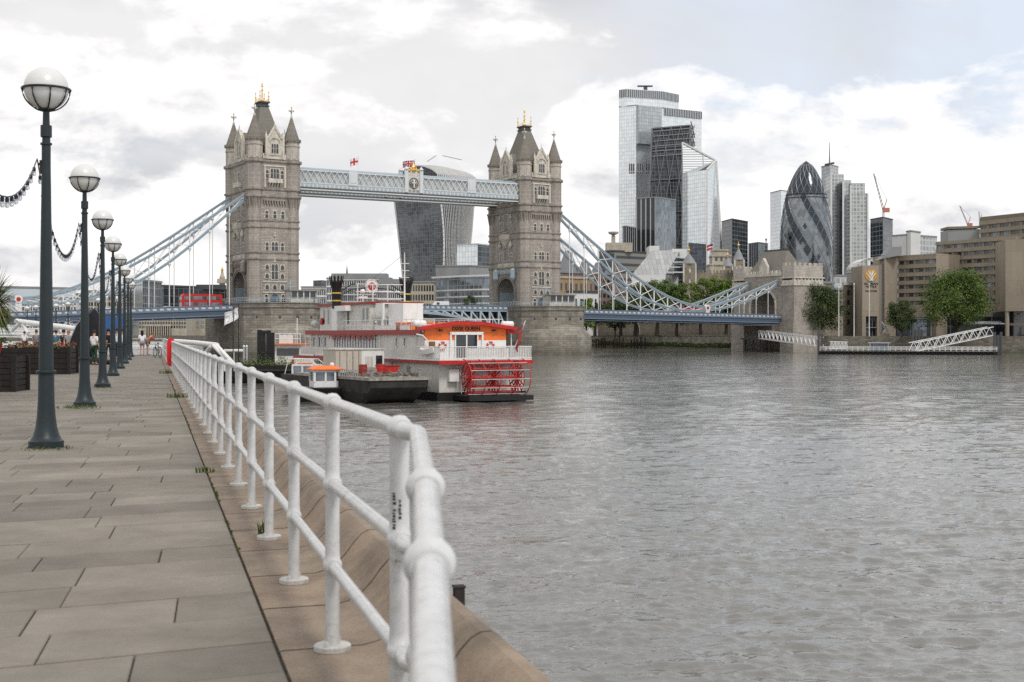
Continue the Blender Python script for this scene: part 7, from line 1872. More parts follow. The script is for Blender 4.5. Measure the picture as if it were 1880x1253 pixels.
# texas deck house, wheelhouse frame and gear on top
top = sp('top_house', 'lightgrey', MB().box(-3.5, 1.9, 19.5, 35, 6.12, 8.8))
sp('top_house_trim', 'trimred', MB().box(-3.75, 2.1, 19.2, 35.3, 8.8, 9.05))
for y in (20.0, 21.1, 25.6, 32.0, 33.4): sp('cabin_window', 'glass', MB().box(-3.53, -3.5, y, y + .5, 6.9, 8.4))
sp('bridge_wing', 'white', MB().box(-4.3, -3.5, 24.5, 29, 8.2, 8.75).box(-4.3, -3.5, 27.2, 28.8, 6.12, 8.2))
sp('engine_casing', 'white', MB().box(-2.75, -.7, 12.6, 16.4, 6.12, 8.75).box(-3.3, -3.1, 16.5, 18.45, 8.0, 8.75).box(-3.3, -3.1, 16.5, 16.8, 6.12, 8.0).box(-3.3, 1.0, 16.5, 18.45, 8.76, 8.85).box(-4.1, -3.9, 8.0, 16.5, 6.13, 6.6))
sp('deck_machinery', 'grey', MB().box(-1.8, .6, 17, 18.3, 6.12, 7.9).box(-2.6, -1.9, 17, 18, 6.12, 7.3))
for k in range(2):
    sx = (-1, 1)[k]
    fm = MB(); fm.lathe([(.5, 5.9 + 2.6), (.5, 10.6), (.56, 10.7), (.68, 11.25), (.72, 11.3)], 20); fn = fm.build('funnel', M['black'], ship, (sx * 3.95, 28.3, 0), smooth=40)
    for z in (9.25, 10.05): MB().lathe([(.515, z), (.515, z + .14)], 20).build('brass_band', M['yellow'], fn, smooth=40)
    cm = MB()
    for q in range(12): a = q * math.pi / 6; cm.extrude([(.70 * math.cos(a - .16), .70 * math.sin(a - .16), 11.2), (.70 * math.cos(a + .16), .70 * math.sin(a + .16), 11.2), (.80 * math.cos(a + .06), .80 * math.sin(a + .06), 11.95), (.80 * math.cos(a - .06), .80 * math.sin(a - .06), 11.95)], (-.04 * math.cos(a), -.04 * math.sin(a), 0))
    cm.build('crown', M['black'], fn)
    for z0_, z1_ in ((9.9, 10.7), (10.4, 11.2)):
        mb = MB(); mb.path([(sx * 3.4, 28.3, z0_), (sx * 2.2, 28.3, z1_ - .1), (sx * .7, 28.3, z1_)], .06, 5); sp('sign_strut', 'black', mb)
sg = sp('round_sign', 'white', MB().tube((0, 28.25, 10.9), (0, 28.4, 10.9), .62, n=28))
mb = MB(); mb.tube((0, 28.2, 10.9), (0, 28.25, 10.9), .42, n=24); mb.build('sign_centre', M['red'], sg)
mb = MB(); mb.path([(.72 * math.cos(t), 28.3, 10.9 + .72 * math.sin(t)) for t in np.linspace(0, 6.2832, 25)], .05, 5); mb.build('sign_ring', M['white'], sg)
me = text_mesh('TLS', .44, .01, bold=.01); me.materials.append(M['white']); link('lettering', me, sg, (0, 28.19, 10.9), rot=(math.pi / 2, 0, 0))
mb = MB()
for x in (-1.7, 0, 1.7): mb.tube((x, 28.0, 8.9), (x, 28.0, 11.1), .06, n=5)
for z in (9.6, 10.3, 11.1): mb.tube((-1.9, 28.0, z), (3.8, 28.0, z), .05, n=5)
sp('sign_frame', 'white', mb)
mb = MB(); mb.tube((.2, 19.5, 8.9), (.2, 19.5, 14.0), .09, .05, 6)
for z in (11.5, 12.2, 12.9): mb.tube((-.3, 19.5, z), (.7, 19.5, z), .03, n=4)
sp('mast', 'white', mb)
sp('mast_stay', 'black', MB().tube((.2, 19.5, 13.9), (0, 28.3, 11.6), .02, n=4).tube((.2, 19.5, 13.9), (0, 8, 9), .02, n=4))
sp('radar_mast', 'white', MB().tube((-2.4, 24.5, 9.1), (-2.4, 24.5, 10.1), .07, n=6).sphere((-2.4, 24.5, 10.2), .26, 10, 7).tube((-2.0, 25.5, 9.1), (-2.0, 25.5, 9.6), .05, n=5).cbox((-2.0, 25.5, 9.65), .9, .2, .15))
for k, (x, y) in enumerate(((-3.6, 10.5), (-2.4, 10.0), (-1.2, 9.9), (-3.4, 8.2), (-2.2, 8.0), (-.9, 7.9))):
    mb = MB(); mb.box(x - .5, x + .5, y - .5, y + .5, 6.15, 6.75); o = sp('liferaft_box', 'red' if k < 3 else 'orange', mb)
    mb = MB(); mb.box(x - .55, x + .55, y - .55, y + .55, 6.752, 6.9); mb.build('rope_net', M['orange'], o)
for (x, y, z) in ((-3.8, 6.0, 6.75), (4.4, 4.8, 6.7)):
    mb = MB(); a, b_ = Vector((x - .6, y, z)), Vector((x + .6, y, z)); mb.path([a, a + Vector((.08, 0, 0)), b_ - Vector((.08, 0, 0)), b_], [.2, .3, .3, .2], 12); o = sp('liferaft_canister', 'white', mb, smooth=50)
    mb = MB(); mb.box(x - .4, x + .4, y - .1, y + .1, z - .62, z - .28); mb.build('cradle', M['black'], o)
# tender on the gallery
mb = MB(); n = 9
secs = []
for k in range(n):
    f = k / (n - 1); w = .62 * math.sin(math.pi * (.12 + .8 * f)) ** .7; yy = -4.75; x = -5.0 + 0
    secs.append([(-.1 - w, .0, .55), (-.1 - w * .8, 0, .15), (0, 0, -.05), (w * .8, 0, .15), (w, 0, .55)])
for k, s in enumerate(secs):
    f = k / (n - 1)
    for p in s: mb.v.append((p[0] - 4.2, 1.2 + f * 3.0, 3.9 + p[2] + .18 * (2 * f - 1) ** 2))
for k in range(n - 1):
    for j in range(4): mb.f.append((k * 5 + j, k * 5 + j + 1, (k + 1) * 5 + j + 1, (k + 1) * 5 + j))
    mb.f.append((k * 5, (k + 1) * 5, (k + 1) * 5 + 4, k * 5 + 4))
mb.f += [tuple(range(5)), tuple(range((n - 1) * 5, n * 5))]
sp('ship_tender', 'white', mb, smooth=40)
sp('davit', 'white', MB().path([(-3.9, 3.9, 3.62), (-3.9, 3.9, 5.2), (-4.4, 3.9, 5.7), (-5.0, 3.9, 5.8)], .06, 6))
# furled ensign and staff
sp('ensign_staff', 'white', MB().tube((2.7, .3, 4.2), (3.5, -.6, 7.0), .04, n=6))
mb = MB(); mb.path([(3.35, -.45, 6.6), (3.1, -.2, 5.9), (3.05, -.3, 5.2), (2.85, -.1, 4.6), (2.95, -.1, 4.2)], [.06, .2, .14, .11, .03], 7); sp('furled_ensign', paint('ensign_red', (.28, .05, .04), .8, var=.5, scale=6), mb)
# foredeck: bulwark and shaded promenade at the bow
sp('bow_bulwark', 'lightgrey', MB().box(-4.25, -4.1, 31, 39.5, 3.6, 4.35).box(-4.1, 3, 39.4, 39.5, 3.6, 4.35))
sp('bow_awning', 'trimred', MB().box(-5.0, -4.5, 27, 40, 3.15, 3.45))
for y in (32, 34, 36, 38): sp('bow_post', 'white', MB().tube((-4.2, y, 3.6), (-4.2, y, 5.9), .05, n=5))
mb = MB()
for (x, y, r_) in ((-3.6, 36.6, .42), (-2.4, 36.9, .3), (-1.8, 37.0, .3)): mb.tube((x, y, 6.1), (x, y, 6.6), .06, n=5); mb.sphere((x, y, 6.6 + r_ * .8), r_, 12, 8)
sp('searchlight', 'steel', mb)
sp('bow_house', 'white', MB().box(-2.6, 2.6, 35.2, 36.4, 6.12, 7.6))
sp('wheelhouse_buoy', 'red', MB().sphere((-3.62, 34.2, 7.2), .4, 10, 7, (.3, 1, 1)))

mb = MB()
for y in (6, 12, 18, 24, 30): mb.lathe([(.02, 1.0), (.16, 1.15), (.18, 1.6), (.12, 2.0), (.02, 2.1)], 8, (-4.32, y, 0))
sp('hull_fender', 'rubber', mb)
for k, (y0, y1) in enumerate(((3, 9), (20, 29))): sp('mooring_rope', paint(f'rope_{k}', (.16, .13, .09), .9), MB().path([(-4.2, y0, 1.2), (-4.8, (y0 + y1) / 2, .55), (-4.3, y1, 1.3)], .04, 5))
sp('vent_pipe', 'steel', MB().path([(-3.8, 14.8, 6.1), (-3.8, 14.8, 7.1), (-3.8, 14.5, 7.3), (-3.8, 14.2, 7.2)], .09, 7).path([(-3.8, 17.4, 6.1), (-3.8, 17.4, 6.8), (-3.8, 17.1, 7.0)], .08, 7))
sp('downpipe', 'white', MB().tube((-4.05, 6.2, 3.6), (-4.05, 6.2, 5.9), .05, n=6).tube((-4.05, 15.2, 3.6), (-4.05, 15.2, 5.9), .05, n=6).tube((-4.15, 12.0, .8), (-4.15, 12.0, 3.3), .05, n=6))
sp('hull_door', 'grey', MB().box(-4.13, -4.1, 20, 21, 1.0, 2.9).box(-4.13, -4.1, 7.5, 8.4, 1.0, 2.9))
sp('floodlight', 'black', MB().cbox((-2.6, 4.05, 6.15), .3, .25, .16).cbox((2.7, 4.05, 6.15), .3, .25, .16))
# ------------------------------------------------------------------ working craft beside the steamer
def hull_mesh(mb, L, W, H, bow=.35, stern=.15, sheer=.5, n=14, flare=.8, z0=-.6):
    """boat hull along local y; bow at +y"""
    o = len(mb.v); secs = []
    for k in range(n):
        f = k / (n - 1); w = 1.0
        if f > 1 - bow: w = math.cos((f - (1 - bow)) / bow * math.pi / 2) ** .7
        if f < stern: w = min(w, .75 + .25 * math.sin(f / stern * math.pi / 2))
        w = max(w, .03) * W / 2; top_ = H + sheer * max(0, (f - .55) / .45) ** 2 + sheer * .4 * max(0, (.3 - f) / .3) ** 2
        secs.append([(-w, f * L, top_), (-w * flare, f * L, .15), (-w * .35, f * L, z0), (w * .35, f * L, z0), (w * flare, f * L, .15), (w, f * L, top_)])
    for s in secs: mb.v += s
    for k in range(n - 1):
        for j in range(5): mb.f.append((o + k * 6 + j, o + k * 6 + j + 1, o + (k + 1) * 6 + j + 1, o + (k + 1) * 6 + j))
        mb.f.append((o + k * 6, o + (k + 1) * 6, o + (k + 1) * 6 + 5, o + k * 6 + 5))
    mb.f += [tuple(o + i for i in range(6)), tuple(o + (n - 1) * 6 + i for i in range(6))]
    return mb
# work barge with swim end, cabin and stores
bp_ = at(735, 742, 109.5); BARGE_RZ = SRZ + .04
T = thing('work_barge', 'rusty black work barge with shovel-shaped end moored beside the steamer', 'barge', (bp_.x, 109.0, WATER_Z), BARGE_RZ)
mb = MB(); n = 12
sec = [(-2.75, 1.95), (-2.7, .9), (-2.2, -.4), (2.2, -.4), (2.7, .9), (2.75, 1.95)]
ys = [0, .5, 1.4, 3.0, 5, 18, 22]; zl = [1.35, .9, .3, -.4, -.4, -.4, .4]
for y, z in zip(ys, zl): mb.v += [(x * (.96 if y == 0 else 1), y, max(zz, z) if zz < 1.9 else 1.95 + (.25 if y < .6 else 0)) for x, zz in sec]
for k in range(len(ys) - 1):
    for j in range(5): mb.f.append((k * 6 + j, k * 6 + j + 1, (k + 1) * 6 + j + 1, (k + 1) * 6 + j))
    mb.f.append((k * 6, (k + 1) * 6, (k + 1) * 6 + 5, k * 6 + 5))
mb.f += [tuple(range(6)), tuple(range((len(ys) - 1) * 6, len(ys) * 6))]
rust = paint('barge_hull', (0.035, .032, .028), .7, var=.5, scale=1.0, grime=.5)
mb.build('hull', rust, T)
MB().box(-2.85, 2.85, -.12, 18, 1.952, 2.2).build('deck_edge', paint('barge_deck', (.30, .28, .24), .8, var=.3, scale=2, grime=.5), T)
for x in (-2.2, 2.2): MB().lathe([(.14, 0), (.14, .6), (.2, .62), (.2, .7)], 8, (x, .8, 2.2)).build('bollard', M['grey'], T)
clutter = MB(); r = random.Random(9)
for k in range(60):
    x, y, s = r.uniform(-2.4, 2.4), r.uniform(1.5, 7.5), r.uniform(.12, .38); clutter.cbox((x, y, 2.2 + s * .4), s * r.uniform(.6, 2), s, s * .9, r.uniform(0, 3))
for k in range(10): x, y = r.uniform(-2, 2), r.uniform(1, 7); clutter.tube((x, y, 2.3), (x + r.uniform(-1, 1), y + r.uniform(-1, 1), 2.4 + r.uniform(0, .6)), .05, n=5)
o = clutter.build('deck_clutter', paint('clutter', (.16, .14, .12), .8, var=.8, scale=3), T); o['kind'] = 'stuff'
mb = MB()
for k in range(11): mb.box(-2.8, -2.74, 2.4 + k * .5, 2.46 + k * .5, 2.2, 2.75)
mb.box(-2.8, -2.74, 2.4, 7.6, 2.7, 2.78); mb.build('side_rail', M['steel'], T)
def drum(x, y, label, m):
    b_ = Vector((math.cos(BARGE_RZ) * x - math.sin(BARGE_RZ) * y, math.sin(BARGE_RZ) * x + math.cos(BARGE_RZ) * y, 0)) + Vector((bp_.x, 109.0, WATER_Z + 2.2))
    t = MB(); t.lathe([(.36, 0), (.36, .3), (.38, .33), (.36, .36), (.36, .62), (.38, .65), (.36, .68), (.36, 1.0)], 14); o = t.build('oil_drum', M[m], None, b_, smooth=30); tag(o, label, 'drum')
drum(.55, 5.2, 'tall red drum standing on the work barge', 'red'); drum(-1.4, 4.6, 'dark red drum among the clutter on the work barge', 'trimred')
b_ = Vector((bp_.x, 109.0, WATER_Z + 2.2)) + Vector((math.cos(BARGE_RZ) * 1.5 - math.sin(BARGE_RZ) * 6.2, math.sin(BARGE_RZ) * 1.5 + math.cos(BARGE_RZ) * 6.2, 0))
T2 = thing('skip', 'small red skip behind the drum on the work barge', 'skip', b_, BARGE_RZ)
MB().extrude([(-.5, -.6, 0), (.6, -.6, 0), (1.0, -.6, .8), (-.8, -.6, .8)], (0, 1.2, 0)).build('skip_body', M['red'], T2); MB().box(-.85, 1.05, -.65, .65, .8, .86).build('skip_rim', M['trimred'], T2)
# portable cabin
cp = at(664, 688, 119.0)
T2 = thing('portable_cabin', 'beige and white portable cabin standing on the work barge', 'cabin', (cp.x, 119.0, WATER_Z + 2.05), SRZ + .12)
MB().box(-2.6, 0, 0, 2.6, 0, 2.35).build('left_wall', M['beige'], T2); 
MB().box(.001, 2.3, .0, 2.6, 0, 2.35).build('right_wall', M['white'], T2)
for x in (-2.2, -1.5, -.9, -.3): MB().box(x - .03, x + .03, -.06, 0, .1, 2.2).build('door_rib', M['grey'], T2)
MB().box(.35, 1.1, -.04, 0, .35, 1.75).build('door', M['lightgrey'], T2); MB().box(1.45, 2.1, -.05, 0, .3, 1.8).build('window', M['glass'], T2)
MB().box(-2.7, 2.4, -.1, 2.7, 2.35, 2.45).build('roof', M['lightgrey'], T2)
MB().box(-.4, 2.6, -.9, -.8, .0, .75).build('side_panel', paint('pinkish_board', (.34, .25, .23), .7), T2)
# orange-roofed work boat
tp = at(583, 735, 113)
T = thing('work_boat', 'small black-hulled work boat with bright orange wheelhouse roof', 'boat', (tp.x - 2.3, 113.0, WATER_Z), -1.22); T.scale = (1.2, 1.2, 1.12)
hull_mesh(MB(), 6.4, 2.3, 1.0, .4, .2, .55).build('hull', M['hullblack'], T, smooth=40)
MB().box(-1.1, 1.1, .3, 5.6, 1.0, 1.08).build('deck', M['darkgrey'], T)
c = MB(); c.prism([(-.85, 1.5), (.85, 1.5), (.85, 3.1), (.5, 3.5), (-.5, 3.5), (-.85, 3.1)], 1.05, 1.55); c.prism([(-.82, 1.55), (.82, 1.55), (.78, 3.05), (.45, 3.42), (-.45, 3.42), (-.78, 3.05)], 2.25, 2.42)
for x, y in ((-.82, 1.55), (.82, 1.55), (.8, 2.35), (-.8, 2.35), (.8, 3.05), (-.8, 3.05), (.45, 3.42), (-.45, 3.42)): c.box(x - .07, x + .07, y - .07, y + .07, 1.5, 2.3)
c.build('wheelhouse', M['white'], T)
MB().prism([(-.74, 1.6), (.74, 1.6), (.72, 3.02), (.4, 3.36), (-.4, 3.36), (-.72, 3.02)], 1.551, 2.249).build('wheelhouse_glass', M['glasslight'], T)
mb = MB(); mb.prism([(-1.05, 1.3), (1.05, 1.3), (1.05, 3.2), (.6, 3.75), (-.6, 3.75), (-1.05, 3.2)], 2.42, 2.5); mb.prism([(-1.0, 1.35), (1.0, 1.35), (1.0, 3.15), (.55, 3.7), (-.55, 3.7), (-1.0, 3.15)], 2.5, 2.72, .6, (0, 2.5)); mb.build('wheelhouse_roof', M['orange'], T)
MB().sphere((0, 3.0, 2.8), .18, 8, 6).build('roof_light', M['white'], T)
mb = MB(); mb.extrude([(0, 4.0, 1.05), (0, 5.3, 1.2), (0, 4.1, 2.2)], (.08, 0, 0)); mb.build('dark_tarpaulin', M['black'], T)
# white launch
lp_ = at(548, 712, 130)
T = thing('white_launch', 'white wheelhouse launch moored between the piles and orange-roofed boat', 'boat', (lp_.x - 2.5, 133, WATER_Z), -1.9)
hull_mesh(MB(), 7.2, 2.6, 1.1, .4, .2, .5).build('hull', M['white'], T, smooth=40)
c = MB(); c.prism([(-1, 2.0), (1, 2.0), (1, 4.4), (.6, 5.0), (-.6, 5.0), (-1, 4.4)], 1.05, 1.75); c.prism([(-.97, 2.05), (.97, 2.05), (.9, 4.3), (.5, 4.7), (-.5, 4.7), (-.9, 4.3)], 2.6, 2.78)
for x, y in ((-.95, 2.1), (.95, 2.1), (.95, 3.2), (-.95, 3.2), (.92, 4.3), (-.92, 4.3), (.5, 4.75), (-.5, 4.75)): c.box(x - .08, x + .08, y - .08, y + .08, 1.7, 2.65)
c.build('wheelhouse', M['white'], T)
MB().prism([(-.88, 2.1), (.88, 2.1), (.84, 4.26), (.45, 4.66), (-.45, 4.66), (-.84, 4.26)], 1.751, 2.599).build('wheelhouse_glass', M['glasslight'], T)
mb = MB()
for x in (-.9, .9): mb.tube((x, 1.0, 1.1), (x, 1.6, 3.3), .04, n=5); mb.tube((x, 4.8, 2.7), (x, 4.0, 3.3), .04, n=5); mb.tube((x, 1.6, 3.3), (x, 4.0, 3.3), .04, n=5)
mb.tube((-.9, 1.6, 3.3), (.9, 1.6, 3.3), .04, n=5); mb.tube((-.9, 4.0, 3.3), (.9, 4.0, 3.3), .04, n=5); mb.build('roof_rail', M['white'], T)
MB().box(-.5, .5, 2.4, 3.6, 2.79, 2.9).build('roof_raft', M['orange'], T)
# mooring dolphin
p = at(489, 606, 168); T = thing('mooring_dolphin', 'tall black timber mooring dolphin in front of the left pier', 'mooring dolphin', (p.x, 168, WATER_Z))
H = zat(606, 168) - WATER_Z
for x, h, r_ in ((-.85, 0, .28), (-.3, -.1, .2), (.3, -.05, .27), (.8, -.35, .25)): MB().box(x - r_, x + r_, -r_, r_, -2, H + h).build('pile', M['black'], T)
for z in (H - .3, H * .55): MB().box(-1.1, .95 if z < H - 1 else .3, -.34, .34, z - .15, z + .15).build('cross_beam', M['black'], T)
# grey catamaran workboat beyond the dolphin
p = at(522, 690, 176); T = thing('catamaran_workboat', 'grey and white workboat with orange rail behind the dolphin', 'boat', (p.x + .2, 176, WATER_Z), -.25)
for x in (-1.9, 1.9): hull_mesh(MB(), 9, 1.3, 1.5, .4, .15, .3).build('float', M['grey'], T, (x, -2, 0))
MB().box(-2.5, 2.5, -2, 6, 1.5, 1.75).build('deck', M['lightgrey'], T)
MB().box(-1.6, 2.2, 0, 4.5, 1.75, 4.4).build('deckhouse', M['lightgrey'], T); MB().box(-1.3, 1.9, -.04, 0, 2.9, 3.9).build('window', M['glass'], T); MB().box(-2.2, 2.4, -.6, 4.9, 4.4, 4.55).build('orange_rail', M['orange'], T)
mb = MB()
for x in np.linspace(-2.1, 2.3, 7): mb.tube((x, -.5, 4.5), (x, -.5, 5.9), .05, n=5)
for z in (5.2, 5.9): mb.tube((-2.1, -.5, z), (2.3, -.5, z), .05, n=5)
mb.box(-1.2, .2, .5, 2, 4.55, 5.7); mb.build('flybridge', M['white'], T)
MB().tube((1.2, 1, 4.5), (1.2, 1, 8.0), .06, n=5).build('mast', M['white'], T)
MB().box(.9, 1.2, -.1, 0, 1.9, 2.6).build('extinguisher', M['red'], T)
# floating garden barge
p = at(420, 700, 150); T = thing('garden_barge', 'dark moored barge carrying green planted boxes left of the dolphin', 'barge', (p.x, 158, WATER_Z), 1.2)
hull_mesh(MB(), 17, 4.4, 1.5, .2, .1, .2).build('hull', M['hullblack'], T, (0, -9, 0))
MB().box(-1.9, 1.9, -8, 6, 1.5, 1.6).build('deck', M['darkgrey'], T)
MB().box(-1.5, 1.5, -7, 4, 1.6, 2.1).build('planting_box', M['wood'], T)
mb = MB(); r = random.Random(21)
for k in range(2600):
    x, y = r.uniform(-1.4, 1.4), r.uniform(-6.8, 3.8); h = 2.0 + abs(mnoise.noise(Vector((x, y * .5, 4)))) * 2.6 * r.random(); s = r.uniform(.08, .2); a = r.uniform(0, 6.28)
    mb.add([(x, y, h), (x + s * math.cos(a), y + s * math.sin(a), h + s * .4), (x - s * math.sin(a) * .6, y + s * math.cos(a) * .6, h + s * .7)], [(0, 1, 2)])
o = mb.build('planting', paint('garden_leaf', (.075, .11, .03), .7, var=.7, scale=.8), T, fix=False); o['kind'] = 'stuff'
p = at(422, 650, 150); T = thing('pipe_frame', 'white pipe frame standing on the garden barge', 'frame', (p.x, 152, WATER_Z + 1.5))
mb = MB(); zt_ = zat(644, 152) - WATER_Z - 1.5; mb.tube((-1.1, 0, zt_), (1.1, 0, zt_), .16, n=10); mb.tube((-1.0, 0, 0), (-1.0, 0, zt_), .15, n=10); mb.tube((0, 0, 0), (0, 0, zt_), .1, n=8); mb.build('pipe', M['white'], T)
p = at(436, 690, 148); o = MB().lathe([(.25, 0), (.34, .55), (.38, .6), (.38, .66)], 12).build('flower_pot', M['trimred'], None, (p.x, 148, WATER_Z + 1.65)); tag(o, 'dark red flower pot on the garden barge', 'flower pot')
for k, px in enumerate((448, 453)):
    p = at(px, 700, 160); T = thing('steel_post', f'thin grey steel post beside the garden barge, {["left", "right"][k]} of two', 'post', (p.x, 160, WATER_Z)); MB().tube((0, 0, -1), (0, 0, zat(637, 160) - WATER_Z), .12, n=8).build('shaft', M['steel'], T); MB().lathe([(.12, 0), (.16, .02), (.05, .2)], 8, (0, 0, zat(637, 160) - WATER_Z)).build('cap', M['white'], T)
# feather flags on tall dark poles
for k, (px, yt, w) in enumerate(((428, 570, 1.9), (438, 564, 1.2))):
    Y = 150; p = at(px, 700, Y); T = thing('banner_flag', f'white banner flag with grey emblem on a tall dark pole, {["left", "right"][k]} of two', 'flag', (p.x, Y, WATER_Z + 1))
    zt_ = zat(yt, Y) - WATER_Z - 1
    MB().tube((0, 0, 0), (0, 0, zt_ + .4), .07, .04, 6).build('pole', M['black'], T)
    g = []; nx, nz = 8, 5
    for i in range(nx + 1):
        for j in range(nz + 1): u, v = i / nx, j / nz; g.append((-u * w * .5 * 1.1, math.sin(u * 7 + k) * .35 * u + .12 * math.sin(v * 5), zt_ - v * 1.25 - u * .3 - (.25 * v * u)))
    mb = MB(); mb.add(g, [(i * (nz + 1) + j, i * (nz + 1) + j + 1, (i + 1) * (nz + 1) + j + 1, (i + 1) * (nz + 1) + j) for i in range(nx) for j in range(nz)]); mb.build('banner', fw_, T, fix=False)
    mb = MB(); mb.path([(-w * .28 + .22 * math.cos(t), -.16, zt_ - .95 + .3 * math.sin(t)) for t in np.linspace(0, 5.2, 12)], .035, 4); mb.build('emblem', M['grey'], T)
# white tubular brow beyond the railing and the left gangway
def brow(label, pts, legs, r_=.22):
    P0 = Vector(pts[0]); T = thing('tubular_gangway', label, 'gangway', P0)
    mb = MB(); mb.path([Vector(p) - P0 for p in pts], r_, 10); mb.build('main_tube', M['white'], T, smooth=50)
    for a, b_ in legs: mb = MB(); mb.tube(Vector(a) - P0, Vector(b_) - P0, r_ * .7, n=8); mb.build('strut', M['white'], T)
Yb = 78
brow('white tubular gangway frame just beyond the quay railing', [at(322, 627, 92), at(360, 630, 85), at(398, 634.5, Yb)], [(at(392, 635, Yb), at(424, 668, 76)), (at(398, 635, Yb), at(432, 672, 75)), (at(388, 636, Yb + 1), at(372, 655, 80))], .17)
Yl = 140
brow('white tubular gangway sloping behind the people at left', [at(30, 590, 150), at(110, 600, 142), at(200, 612, 132)], [(at(38, 592, 149), at(22, 607, 150)), (at(40, 592, 149), at(52, 612, 147)), (at(103, 600, 143), at(92, 612, 144)), (at(103, 600, 143), at(112, 612, 143))], .3)
T = thing('gangway_rail', 'white slatted gangway parapet behind the people at left', 'railing', at(0, 618, 160))
for k in range(5): z = .0 + k * .35; MB().tube((-2, 0, z), (14, -8, z - .25), .08, n=5).build('slat', M['white'], T)
# ------------------------------------------------------------------ people, vehicles and street furniture
def skin_part(name, mat, verts, edges, radii, parent, sub=2, root=0):
    me = bpy.data.meshes.new(name); me.from_pydata(verts, edges, []); o = bpy.data.objects.new(name + '_tmp', me); COL.objects.link(o)
    md = o.modifiers.new('skin', 'SKIN'); md.use_smooth_shade = True
    for i, r in enumerate(radii): me.skin_vertices[0].data[i].radius = (r, r) if not isinstance(r, tuple) else r
    me.skin_vertices[0].data[root].use_root = True
    s = o.modifiers.new('sub', 'SUBSURF'); s.levels = s.render_levels = sub
    dg = bpy.context.evaluated_depsgraph_get(); dg.update(); m2 = bpy.data.meshes.new_from_object(o.evaluated_get(dg)); m2.name = name
    bpy.data.objects.remove(o); bpy.data.meshes.remove(me); m2.materials.clear(); m2.materials.append(mat)
    return link(name, m2, parent)
SK = paint('skin', (.46, .27, .19), .6, var=.06); SKD = paint('skin_deep', (.16, .085, .055), .6, var=.06)
CL = {}
def cloth(c):
    k = tuple(round(x, 3) for x in c)
    if k not in CL: CL[k] = paint(f'cloth_{len(CL)}', c, .85, var=.15, scale=6)
    return CL[k]
def person(label, loc, rz, H, top_c, leg_c, hair_c, pose, shorts=False, skin=SK, long_hair=False, lean=0.0, arms=None, sit=False):
    T = thing('person', label, 'person', loc, rz); T.scale = (H / 1.75,) * 3
    # joints (facing -y)
    hip, kn, an = .92, .50, .08
    st = {'stand': (0, 0), 'walk': (.28, -.25), 'weight': (.05, .02)}[pose]
    L = [(-.09, 0, hip), (-.10, -st[0] * .5, kn), (-.10, -st[0] * .9 + .02, an)]; Rr = [(.09, 0, hip), (.10, -st[1] * .5, kn), (.10, -st[1] * .9 + .02, an)]
    if sit: L = [(-.1, 0, .5), (-.11, -.42, .52), (-.11, -.45, .08)]; Rr = [(.1, 0, .5), (.11, -.42, .52), (.11, -.47, .08)]
    dz = -.42 if sit else 0
    def up(x, y, z): return (x, y - lean * max(0, (z - hip)) , z + dz - abs(lean) * .25 * max(0, z - hip))
    pel, wa, ch, nk, hd = up(0, 0, .97), up(0, .01, 1.12), up(0, .02, 1.34), up(0, .01, 1.50), up(0, -.01, 1.64)
    A = arms or [((-.2, .0, 1.42), (-.25, .02, 1.15), (-.24, -.1, .92)), ((.2, .0, 1.42), (.25, .02, 1.15), (.24, -.1, .92))]
    aL = [up(*p) for p in A[0]]; aR = [up(*p) for p in A[1]]
    def hand(e, w): d = (Vector(w) - Vector(e)).normalized(); return tuple(Vector(w) + d * .09)
    v = [pel, wa, ch, nk, hd, (hd[0], hd[1] - .01, hd[2] + .08)] + L + [(L[2][0], L[2][1] - .14, .04)] + Rr + [(Rr[2][0], Rr[2][1] - .14, .04)] + aL + [hand(aL[1], aL[2])] + aR + [hand(aR[1], aR[2])]
    e = [(0, 1), (1, 2), (2, 3), (3, 4), (4, 5), (0, 6), (6, 7), (7, 8), (8, 9), (0, 10), (10, 11), (11, 12), (12, 13), (2, 14), (14, 15), (15, 16), (16, 17), (2, 18), (18, 19), (19, 20), (20, 21)]
    r = [(.15, .11), (.13, .10), (.15, .11), .055, (.085, .10), (.07, .08), .085, .058, .04, .035, .085, .058, .04, .035, .05, .04, .03, .028, .05, .04, .03, .028]
    skin_part('body', skin, v, e, r, T)
    skin_part('top', cloth(top_c), [pel, wa, ch, up(0, .01, 1.46), aL[0], tuple(Vector(aL[0]).lerp(Vector(aL[1]), .8)), aR[0], tuple(Vector(aR[0]).lerp(Vector(aR[1]), .8))], [(0, 1), (1, 2), (2, 3), (2, 4), (4, 5), (2, 6), (6, 7)], [(.175, .135), (.155, .125), (.175, .135), .07, .075, .06, .075, .06], T)
    f = .95 if not shorts else .55
    def lk(P): a, b, c = (Vector(p) for p in P); return [tuple(a), tuple(b)] + ([tuple(b.lerp(c, .88))] if not shorts else []) if not shorts else [tuple(a), tuple(a.lerp(b, .7))]
    l1, l2 = lk(L), lk(Rr); n1 = len(l1)
    skin_part('trousers' if not shorts else 'shorts', cloth(leg_c), [pel] + l1 + l2, [(0, 1)] + [(k, k + 1) for k in range(1, n1)] + [(0, n1 + 1)] + [(n1 + k, n1 + k + 1) for k in range(1, n1)], [(.172, .13)] + ([.10, .072, .06] if not shorts else [.105, .10]) * 2, T)
    h = MB(); h.sphere((hd[0], hd[1] + .02, hd[2] + .06), .118, 12, 8, (.95, 1.08, 1.02), z0=-.35)
    if long_hair: h.sphere((hd[0], hd[1] + .07, hd[2] - .08), .12, 10, 8, (.95, .6, 1.7))
    h.build('hair', cloth(hair_c), T, smooth=60)
    fc = MB()
    for sx in (-1, 1): fc.sphere((hd[0] + sx * .035, hd[1] - .098, hd[2] + .03), .012, 6, 4)
    fc.build('eyes', M['black'], T)
    sh = MB()
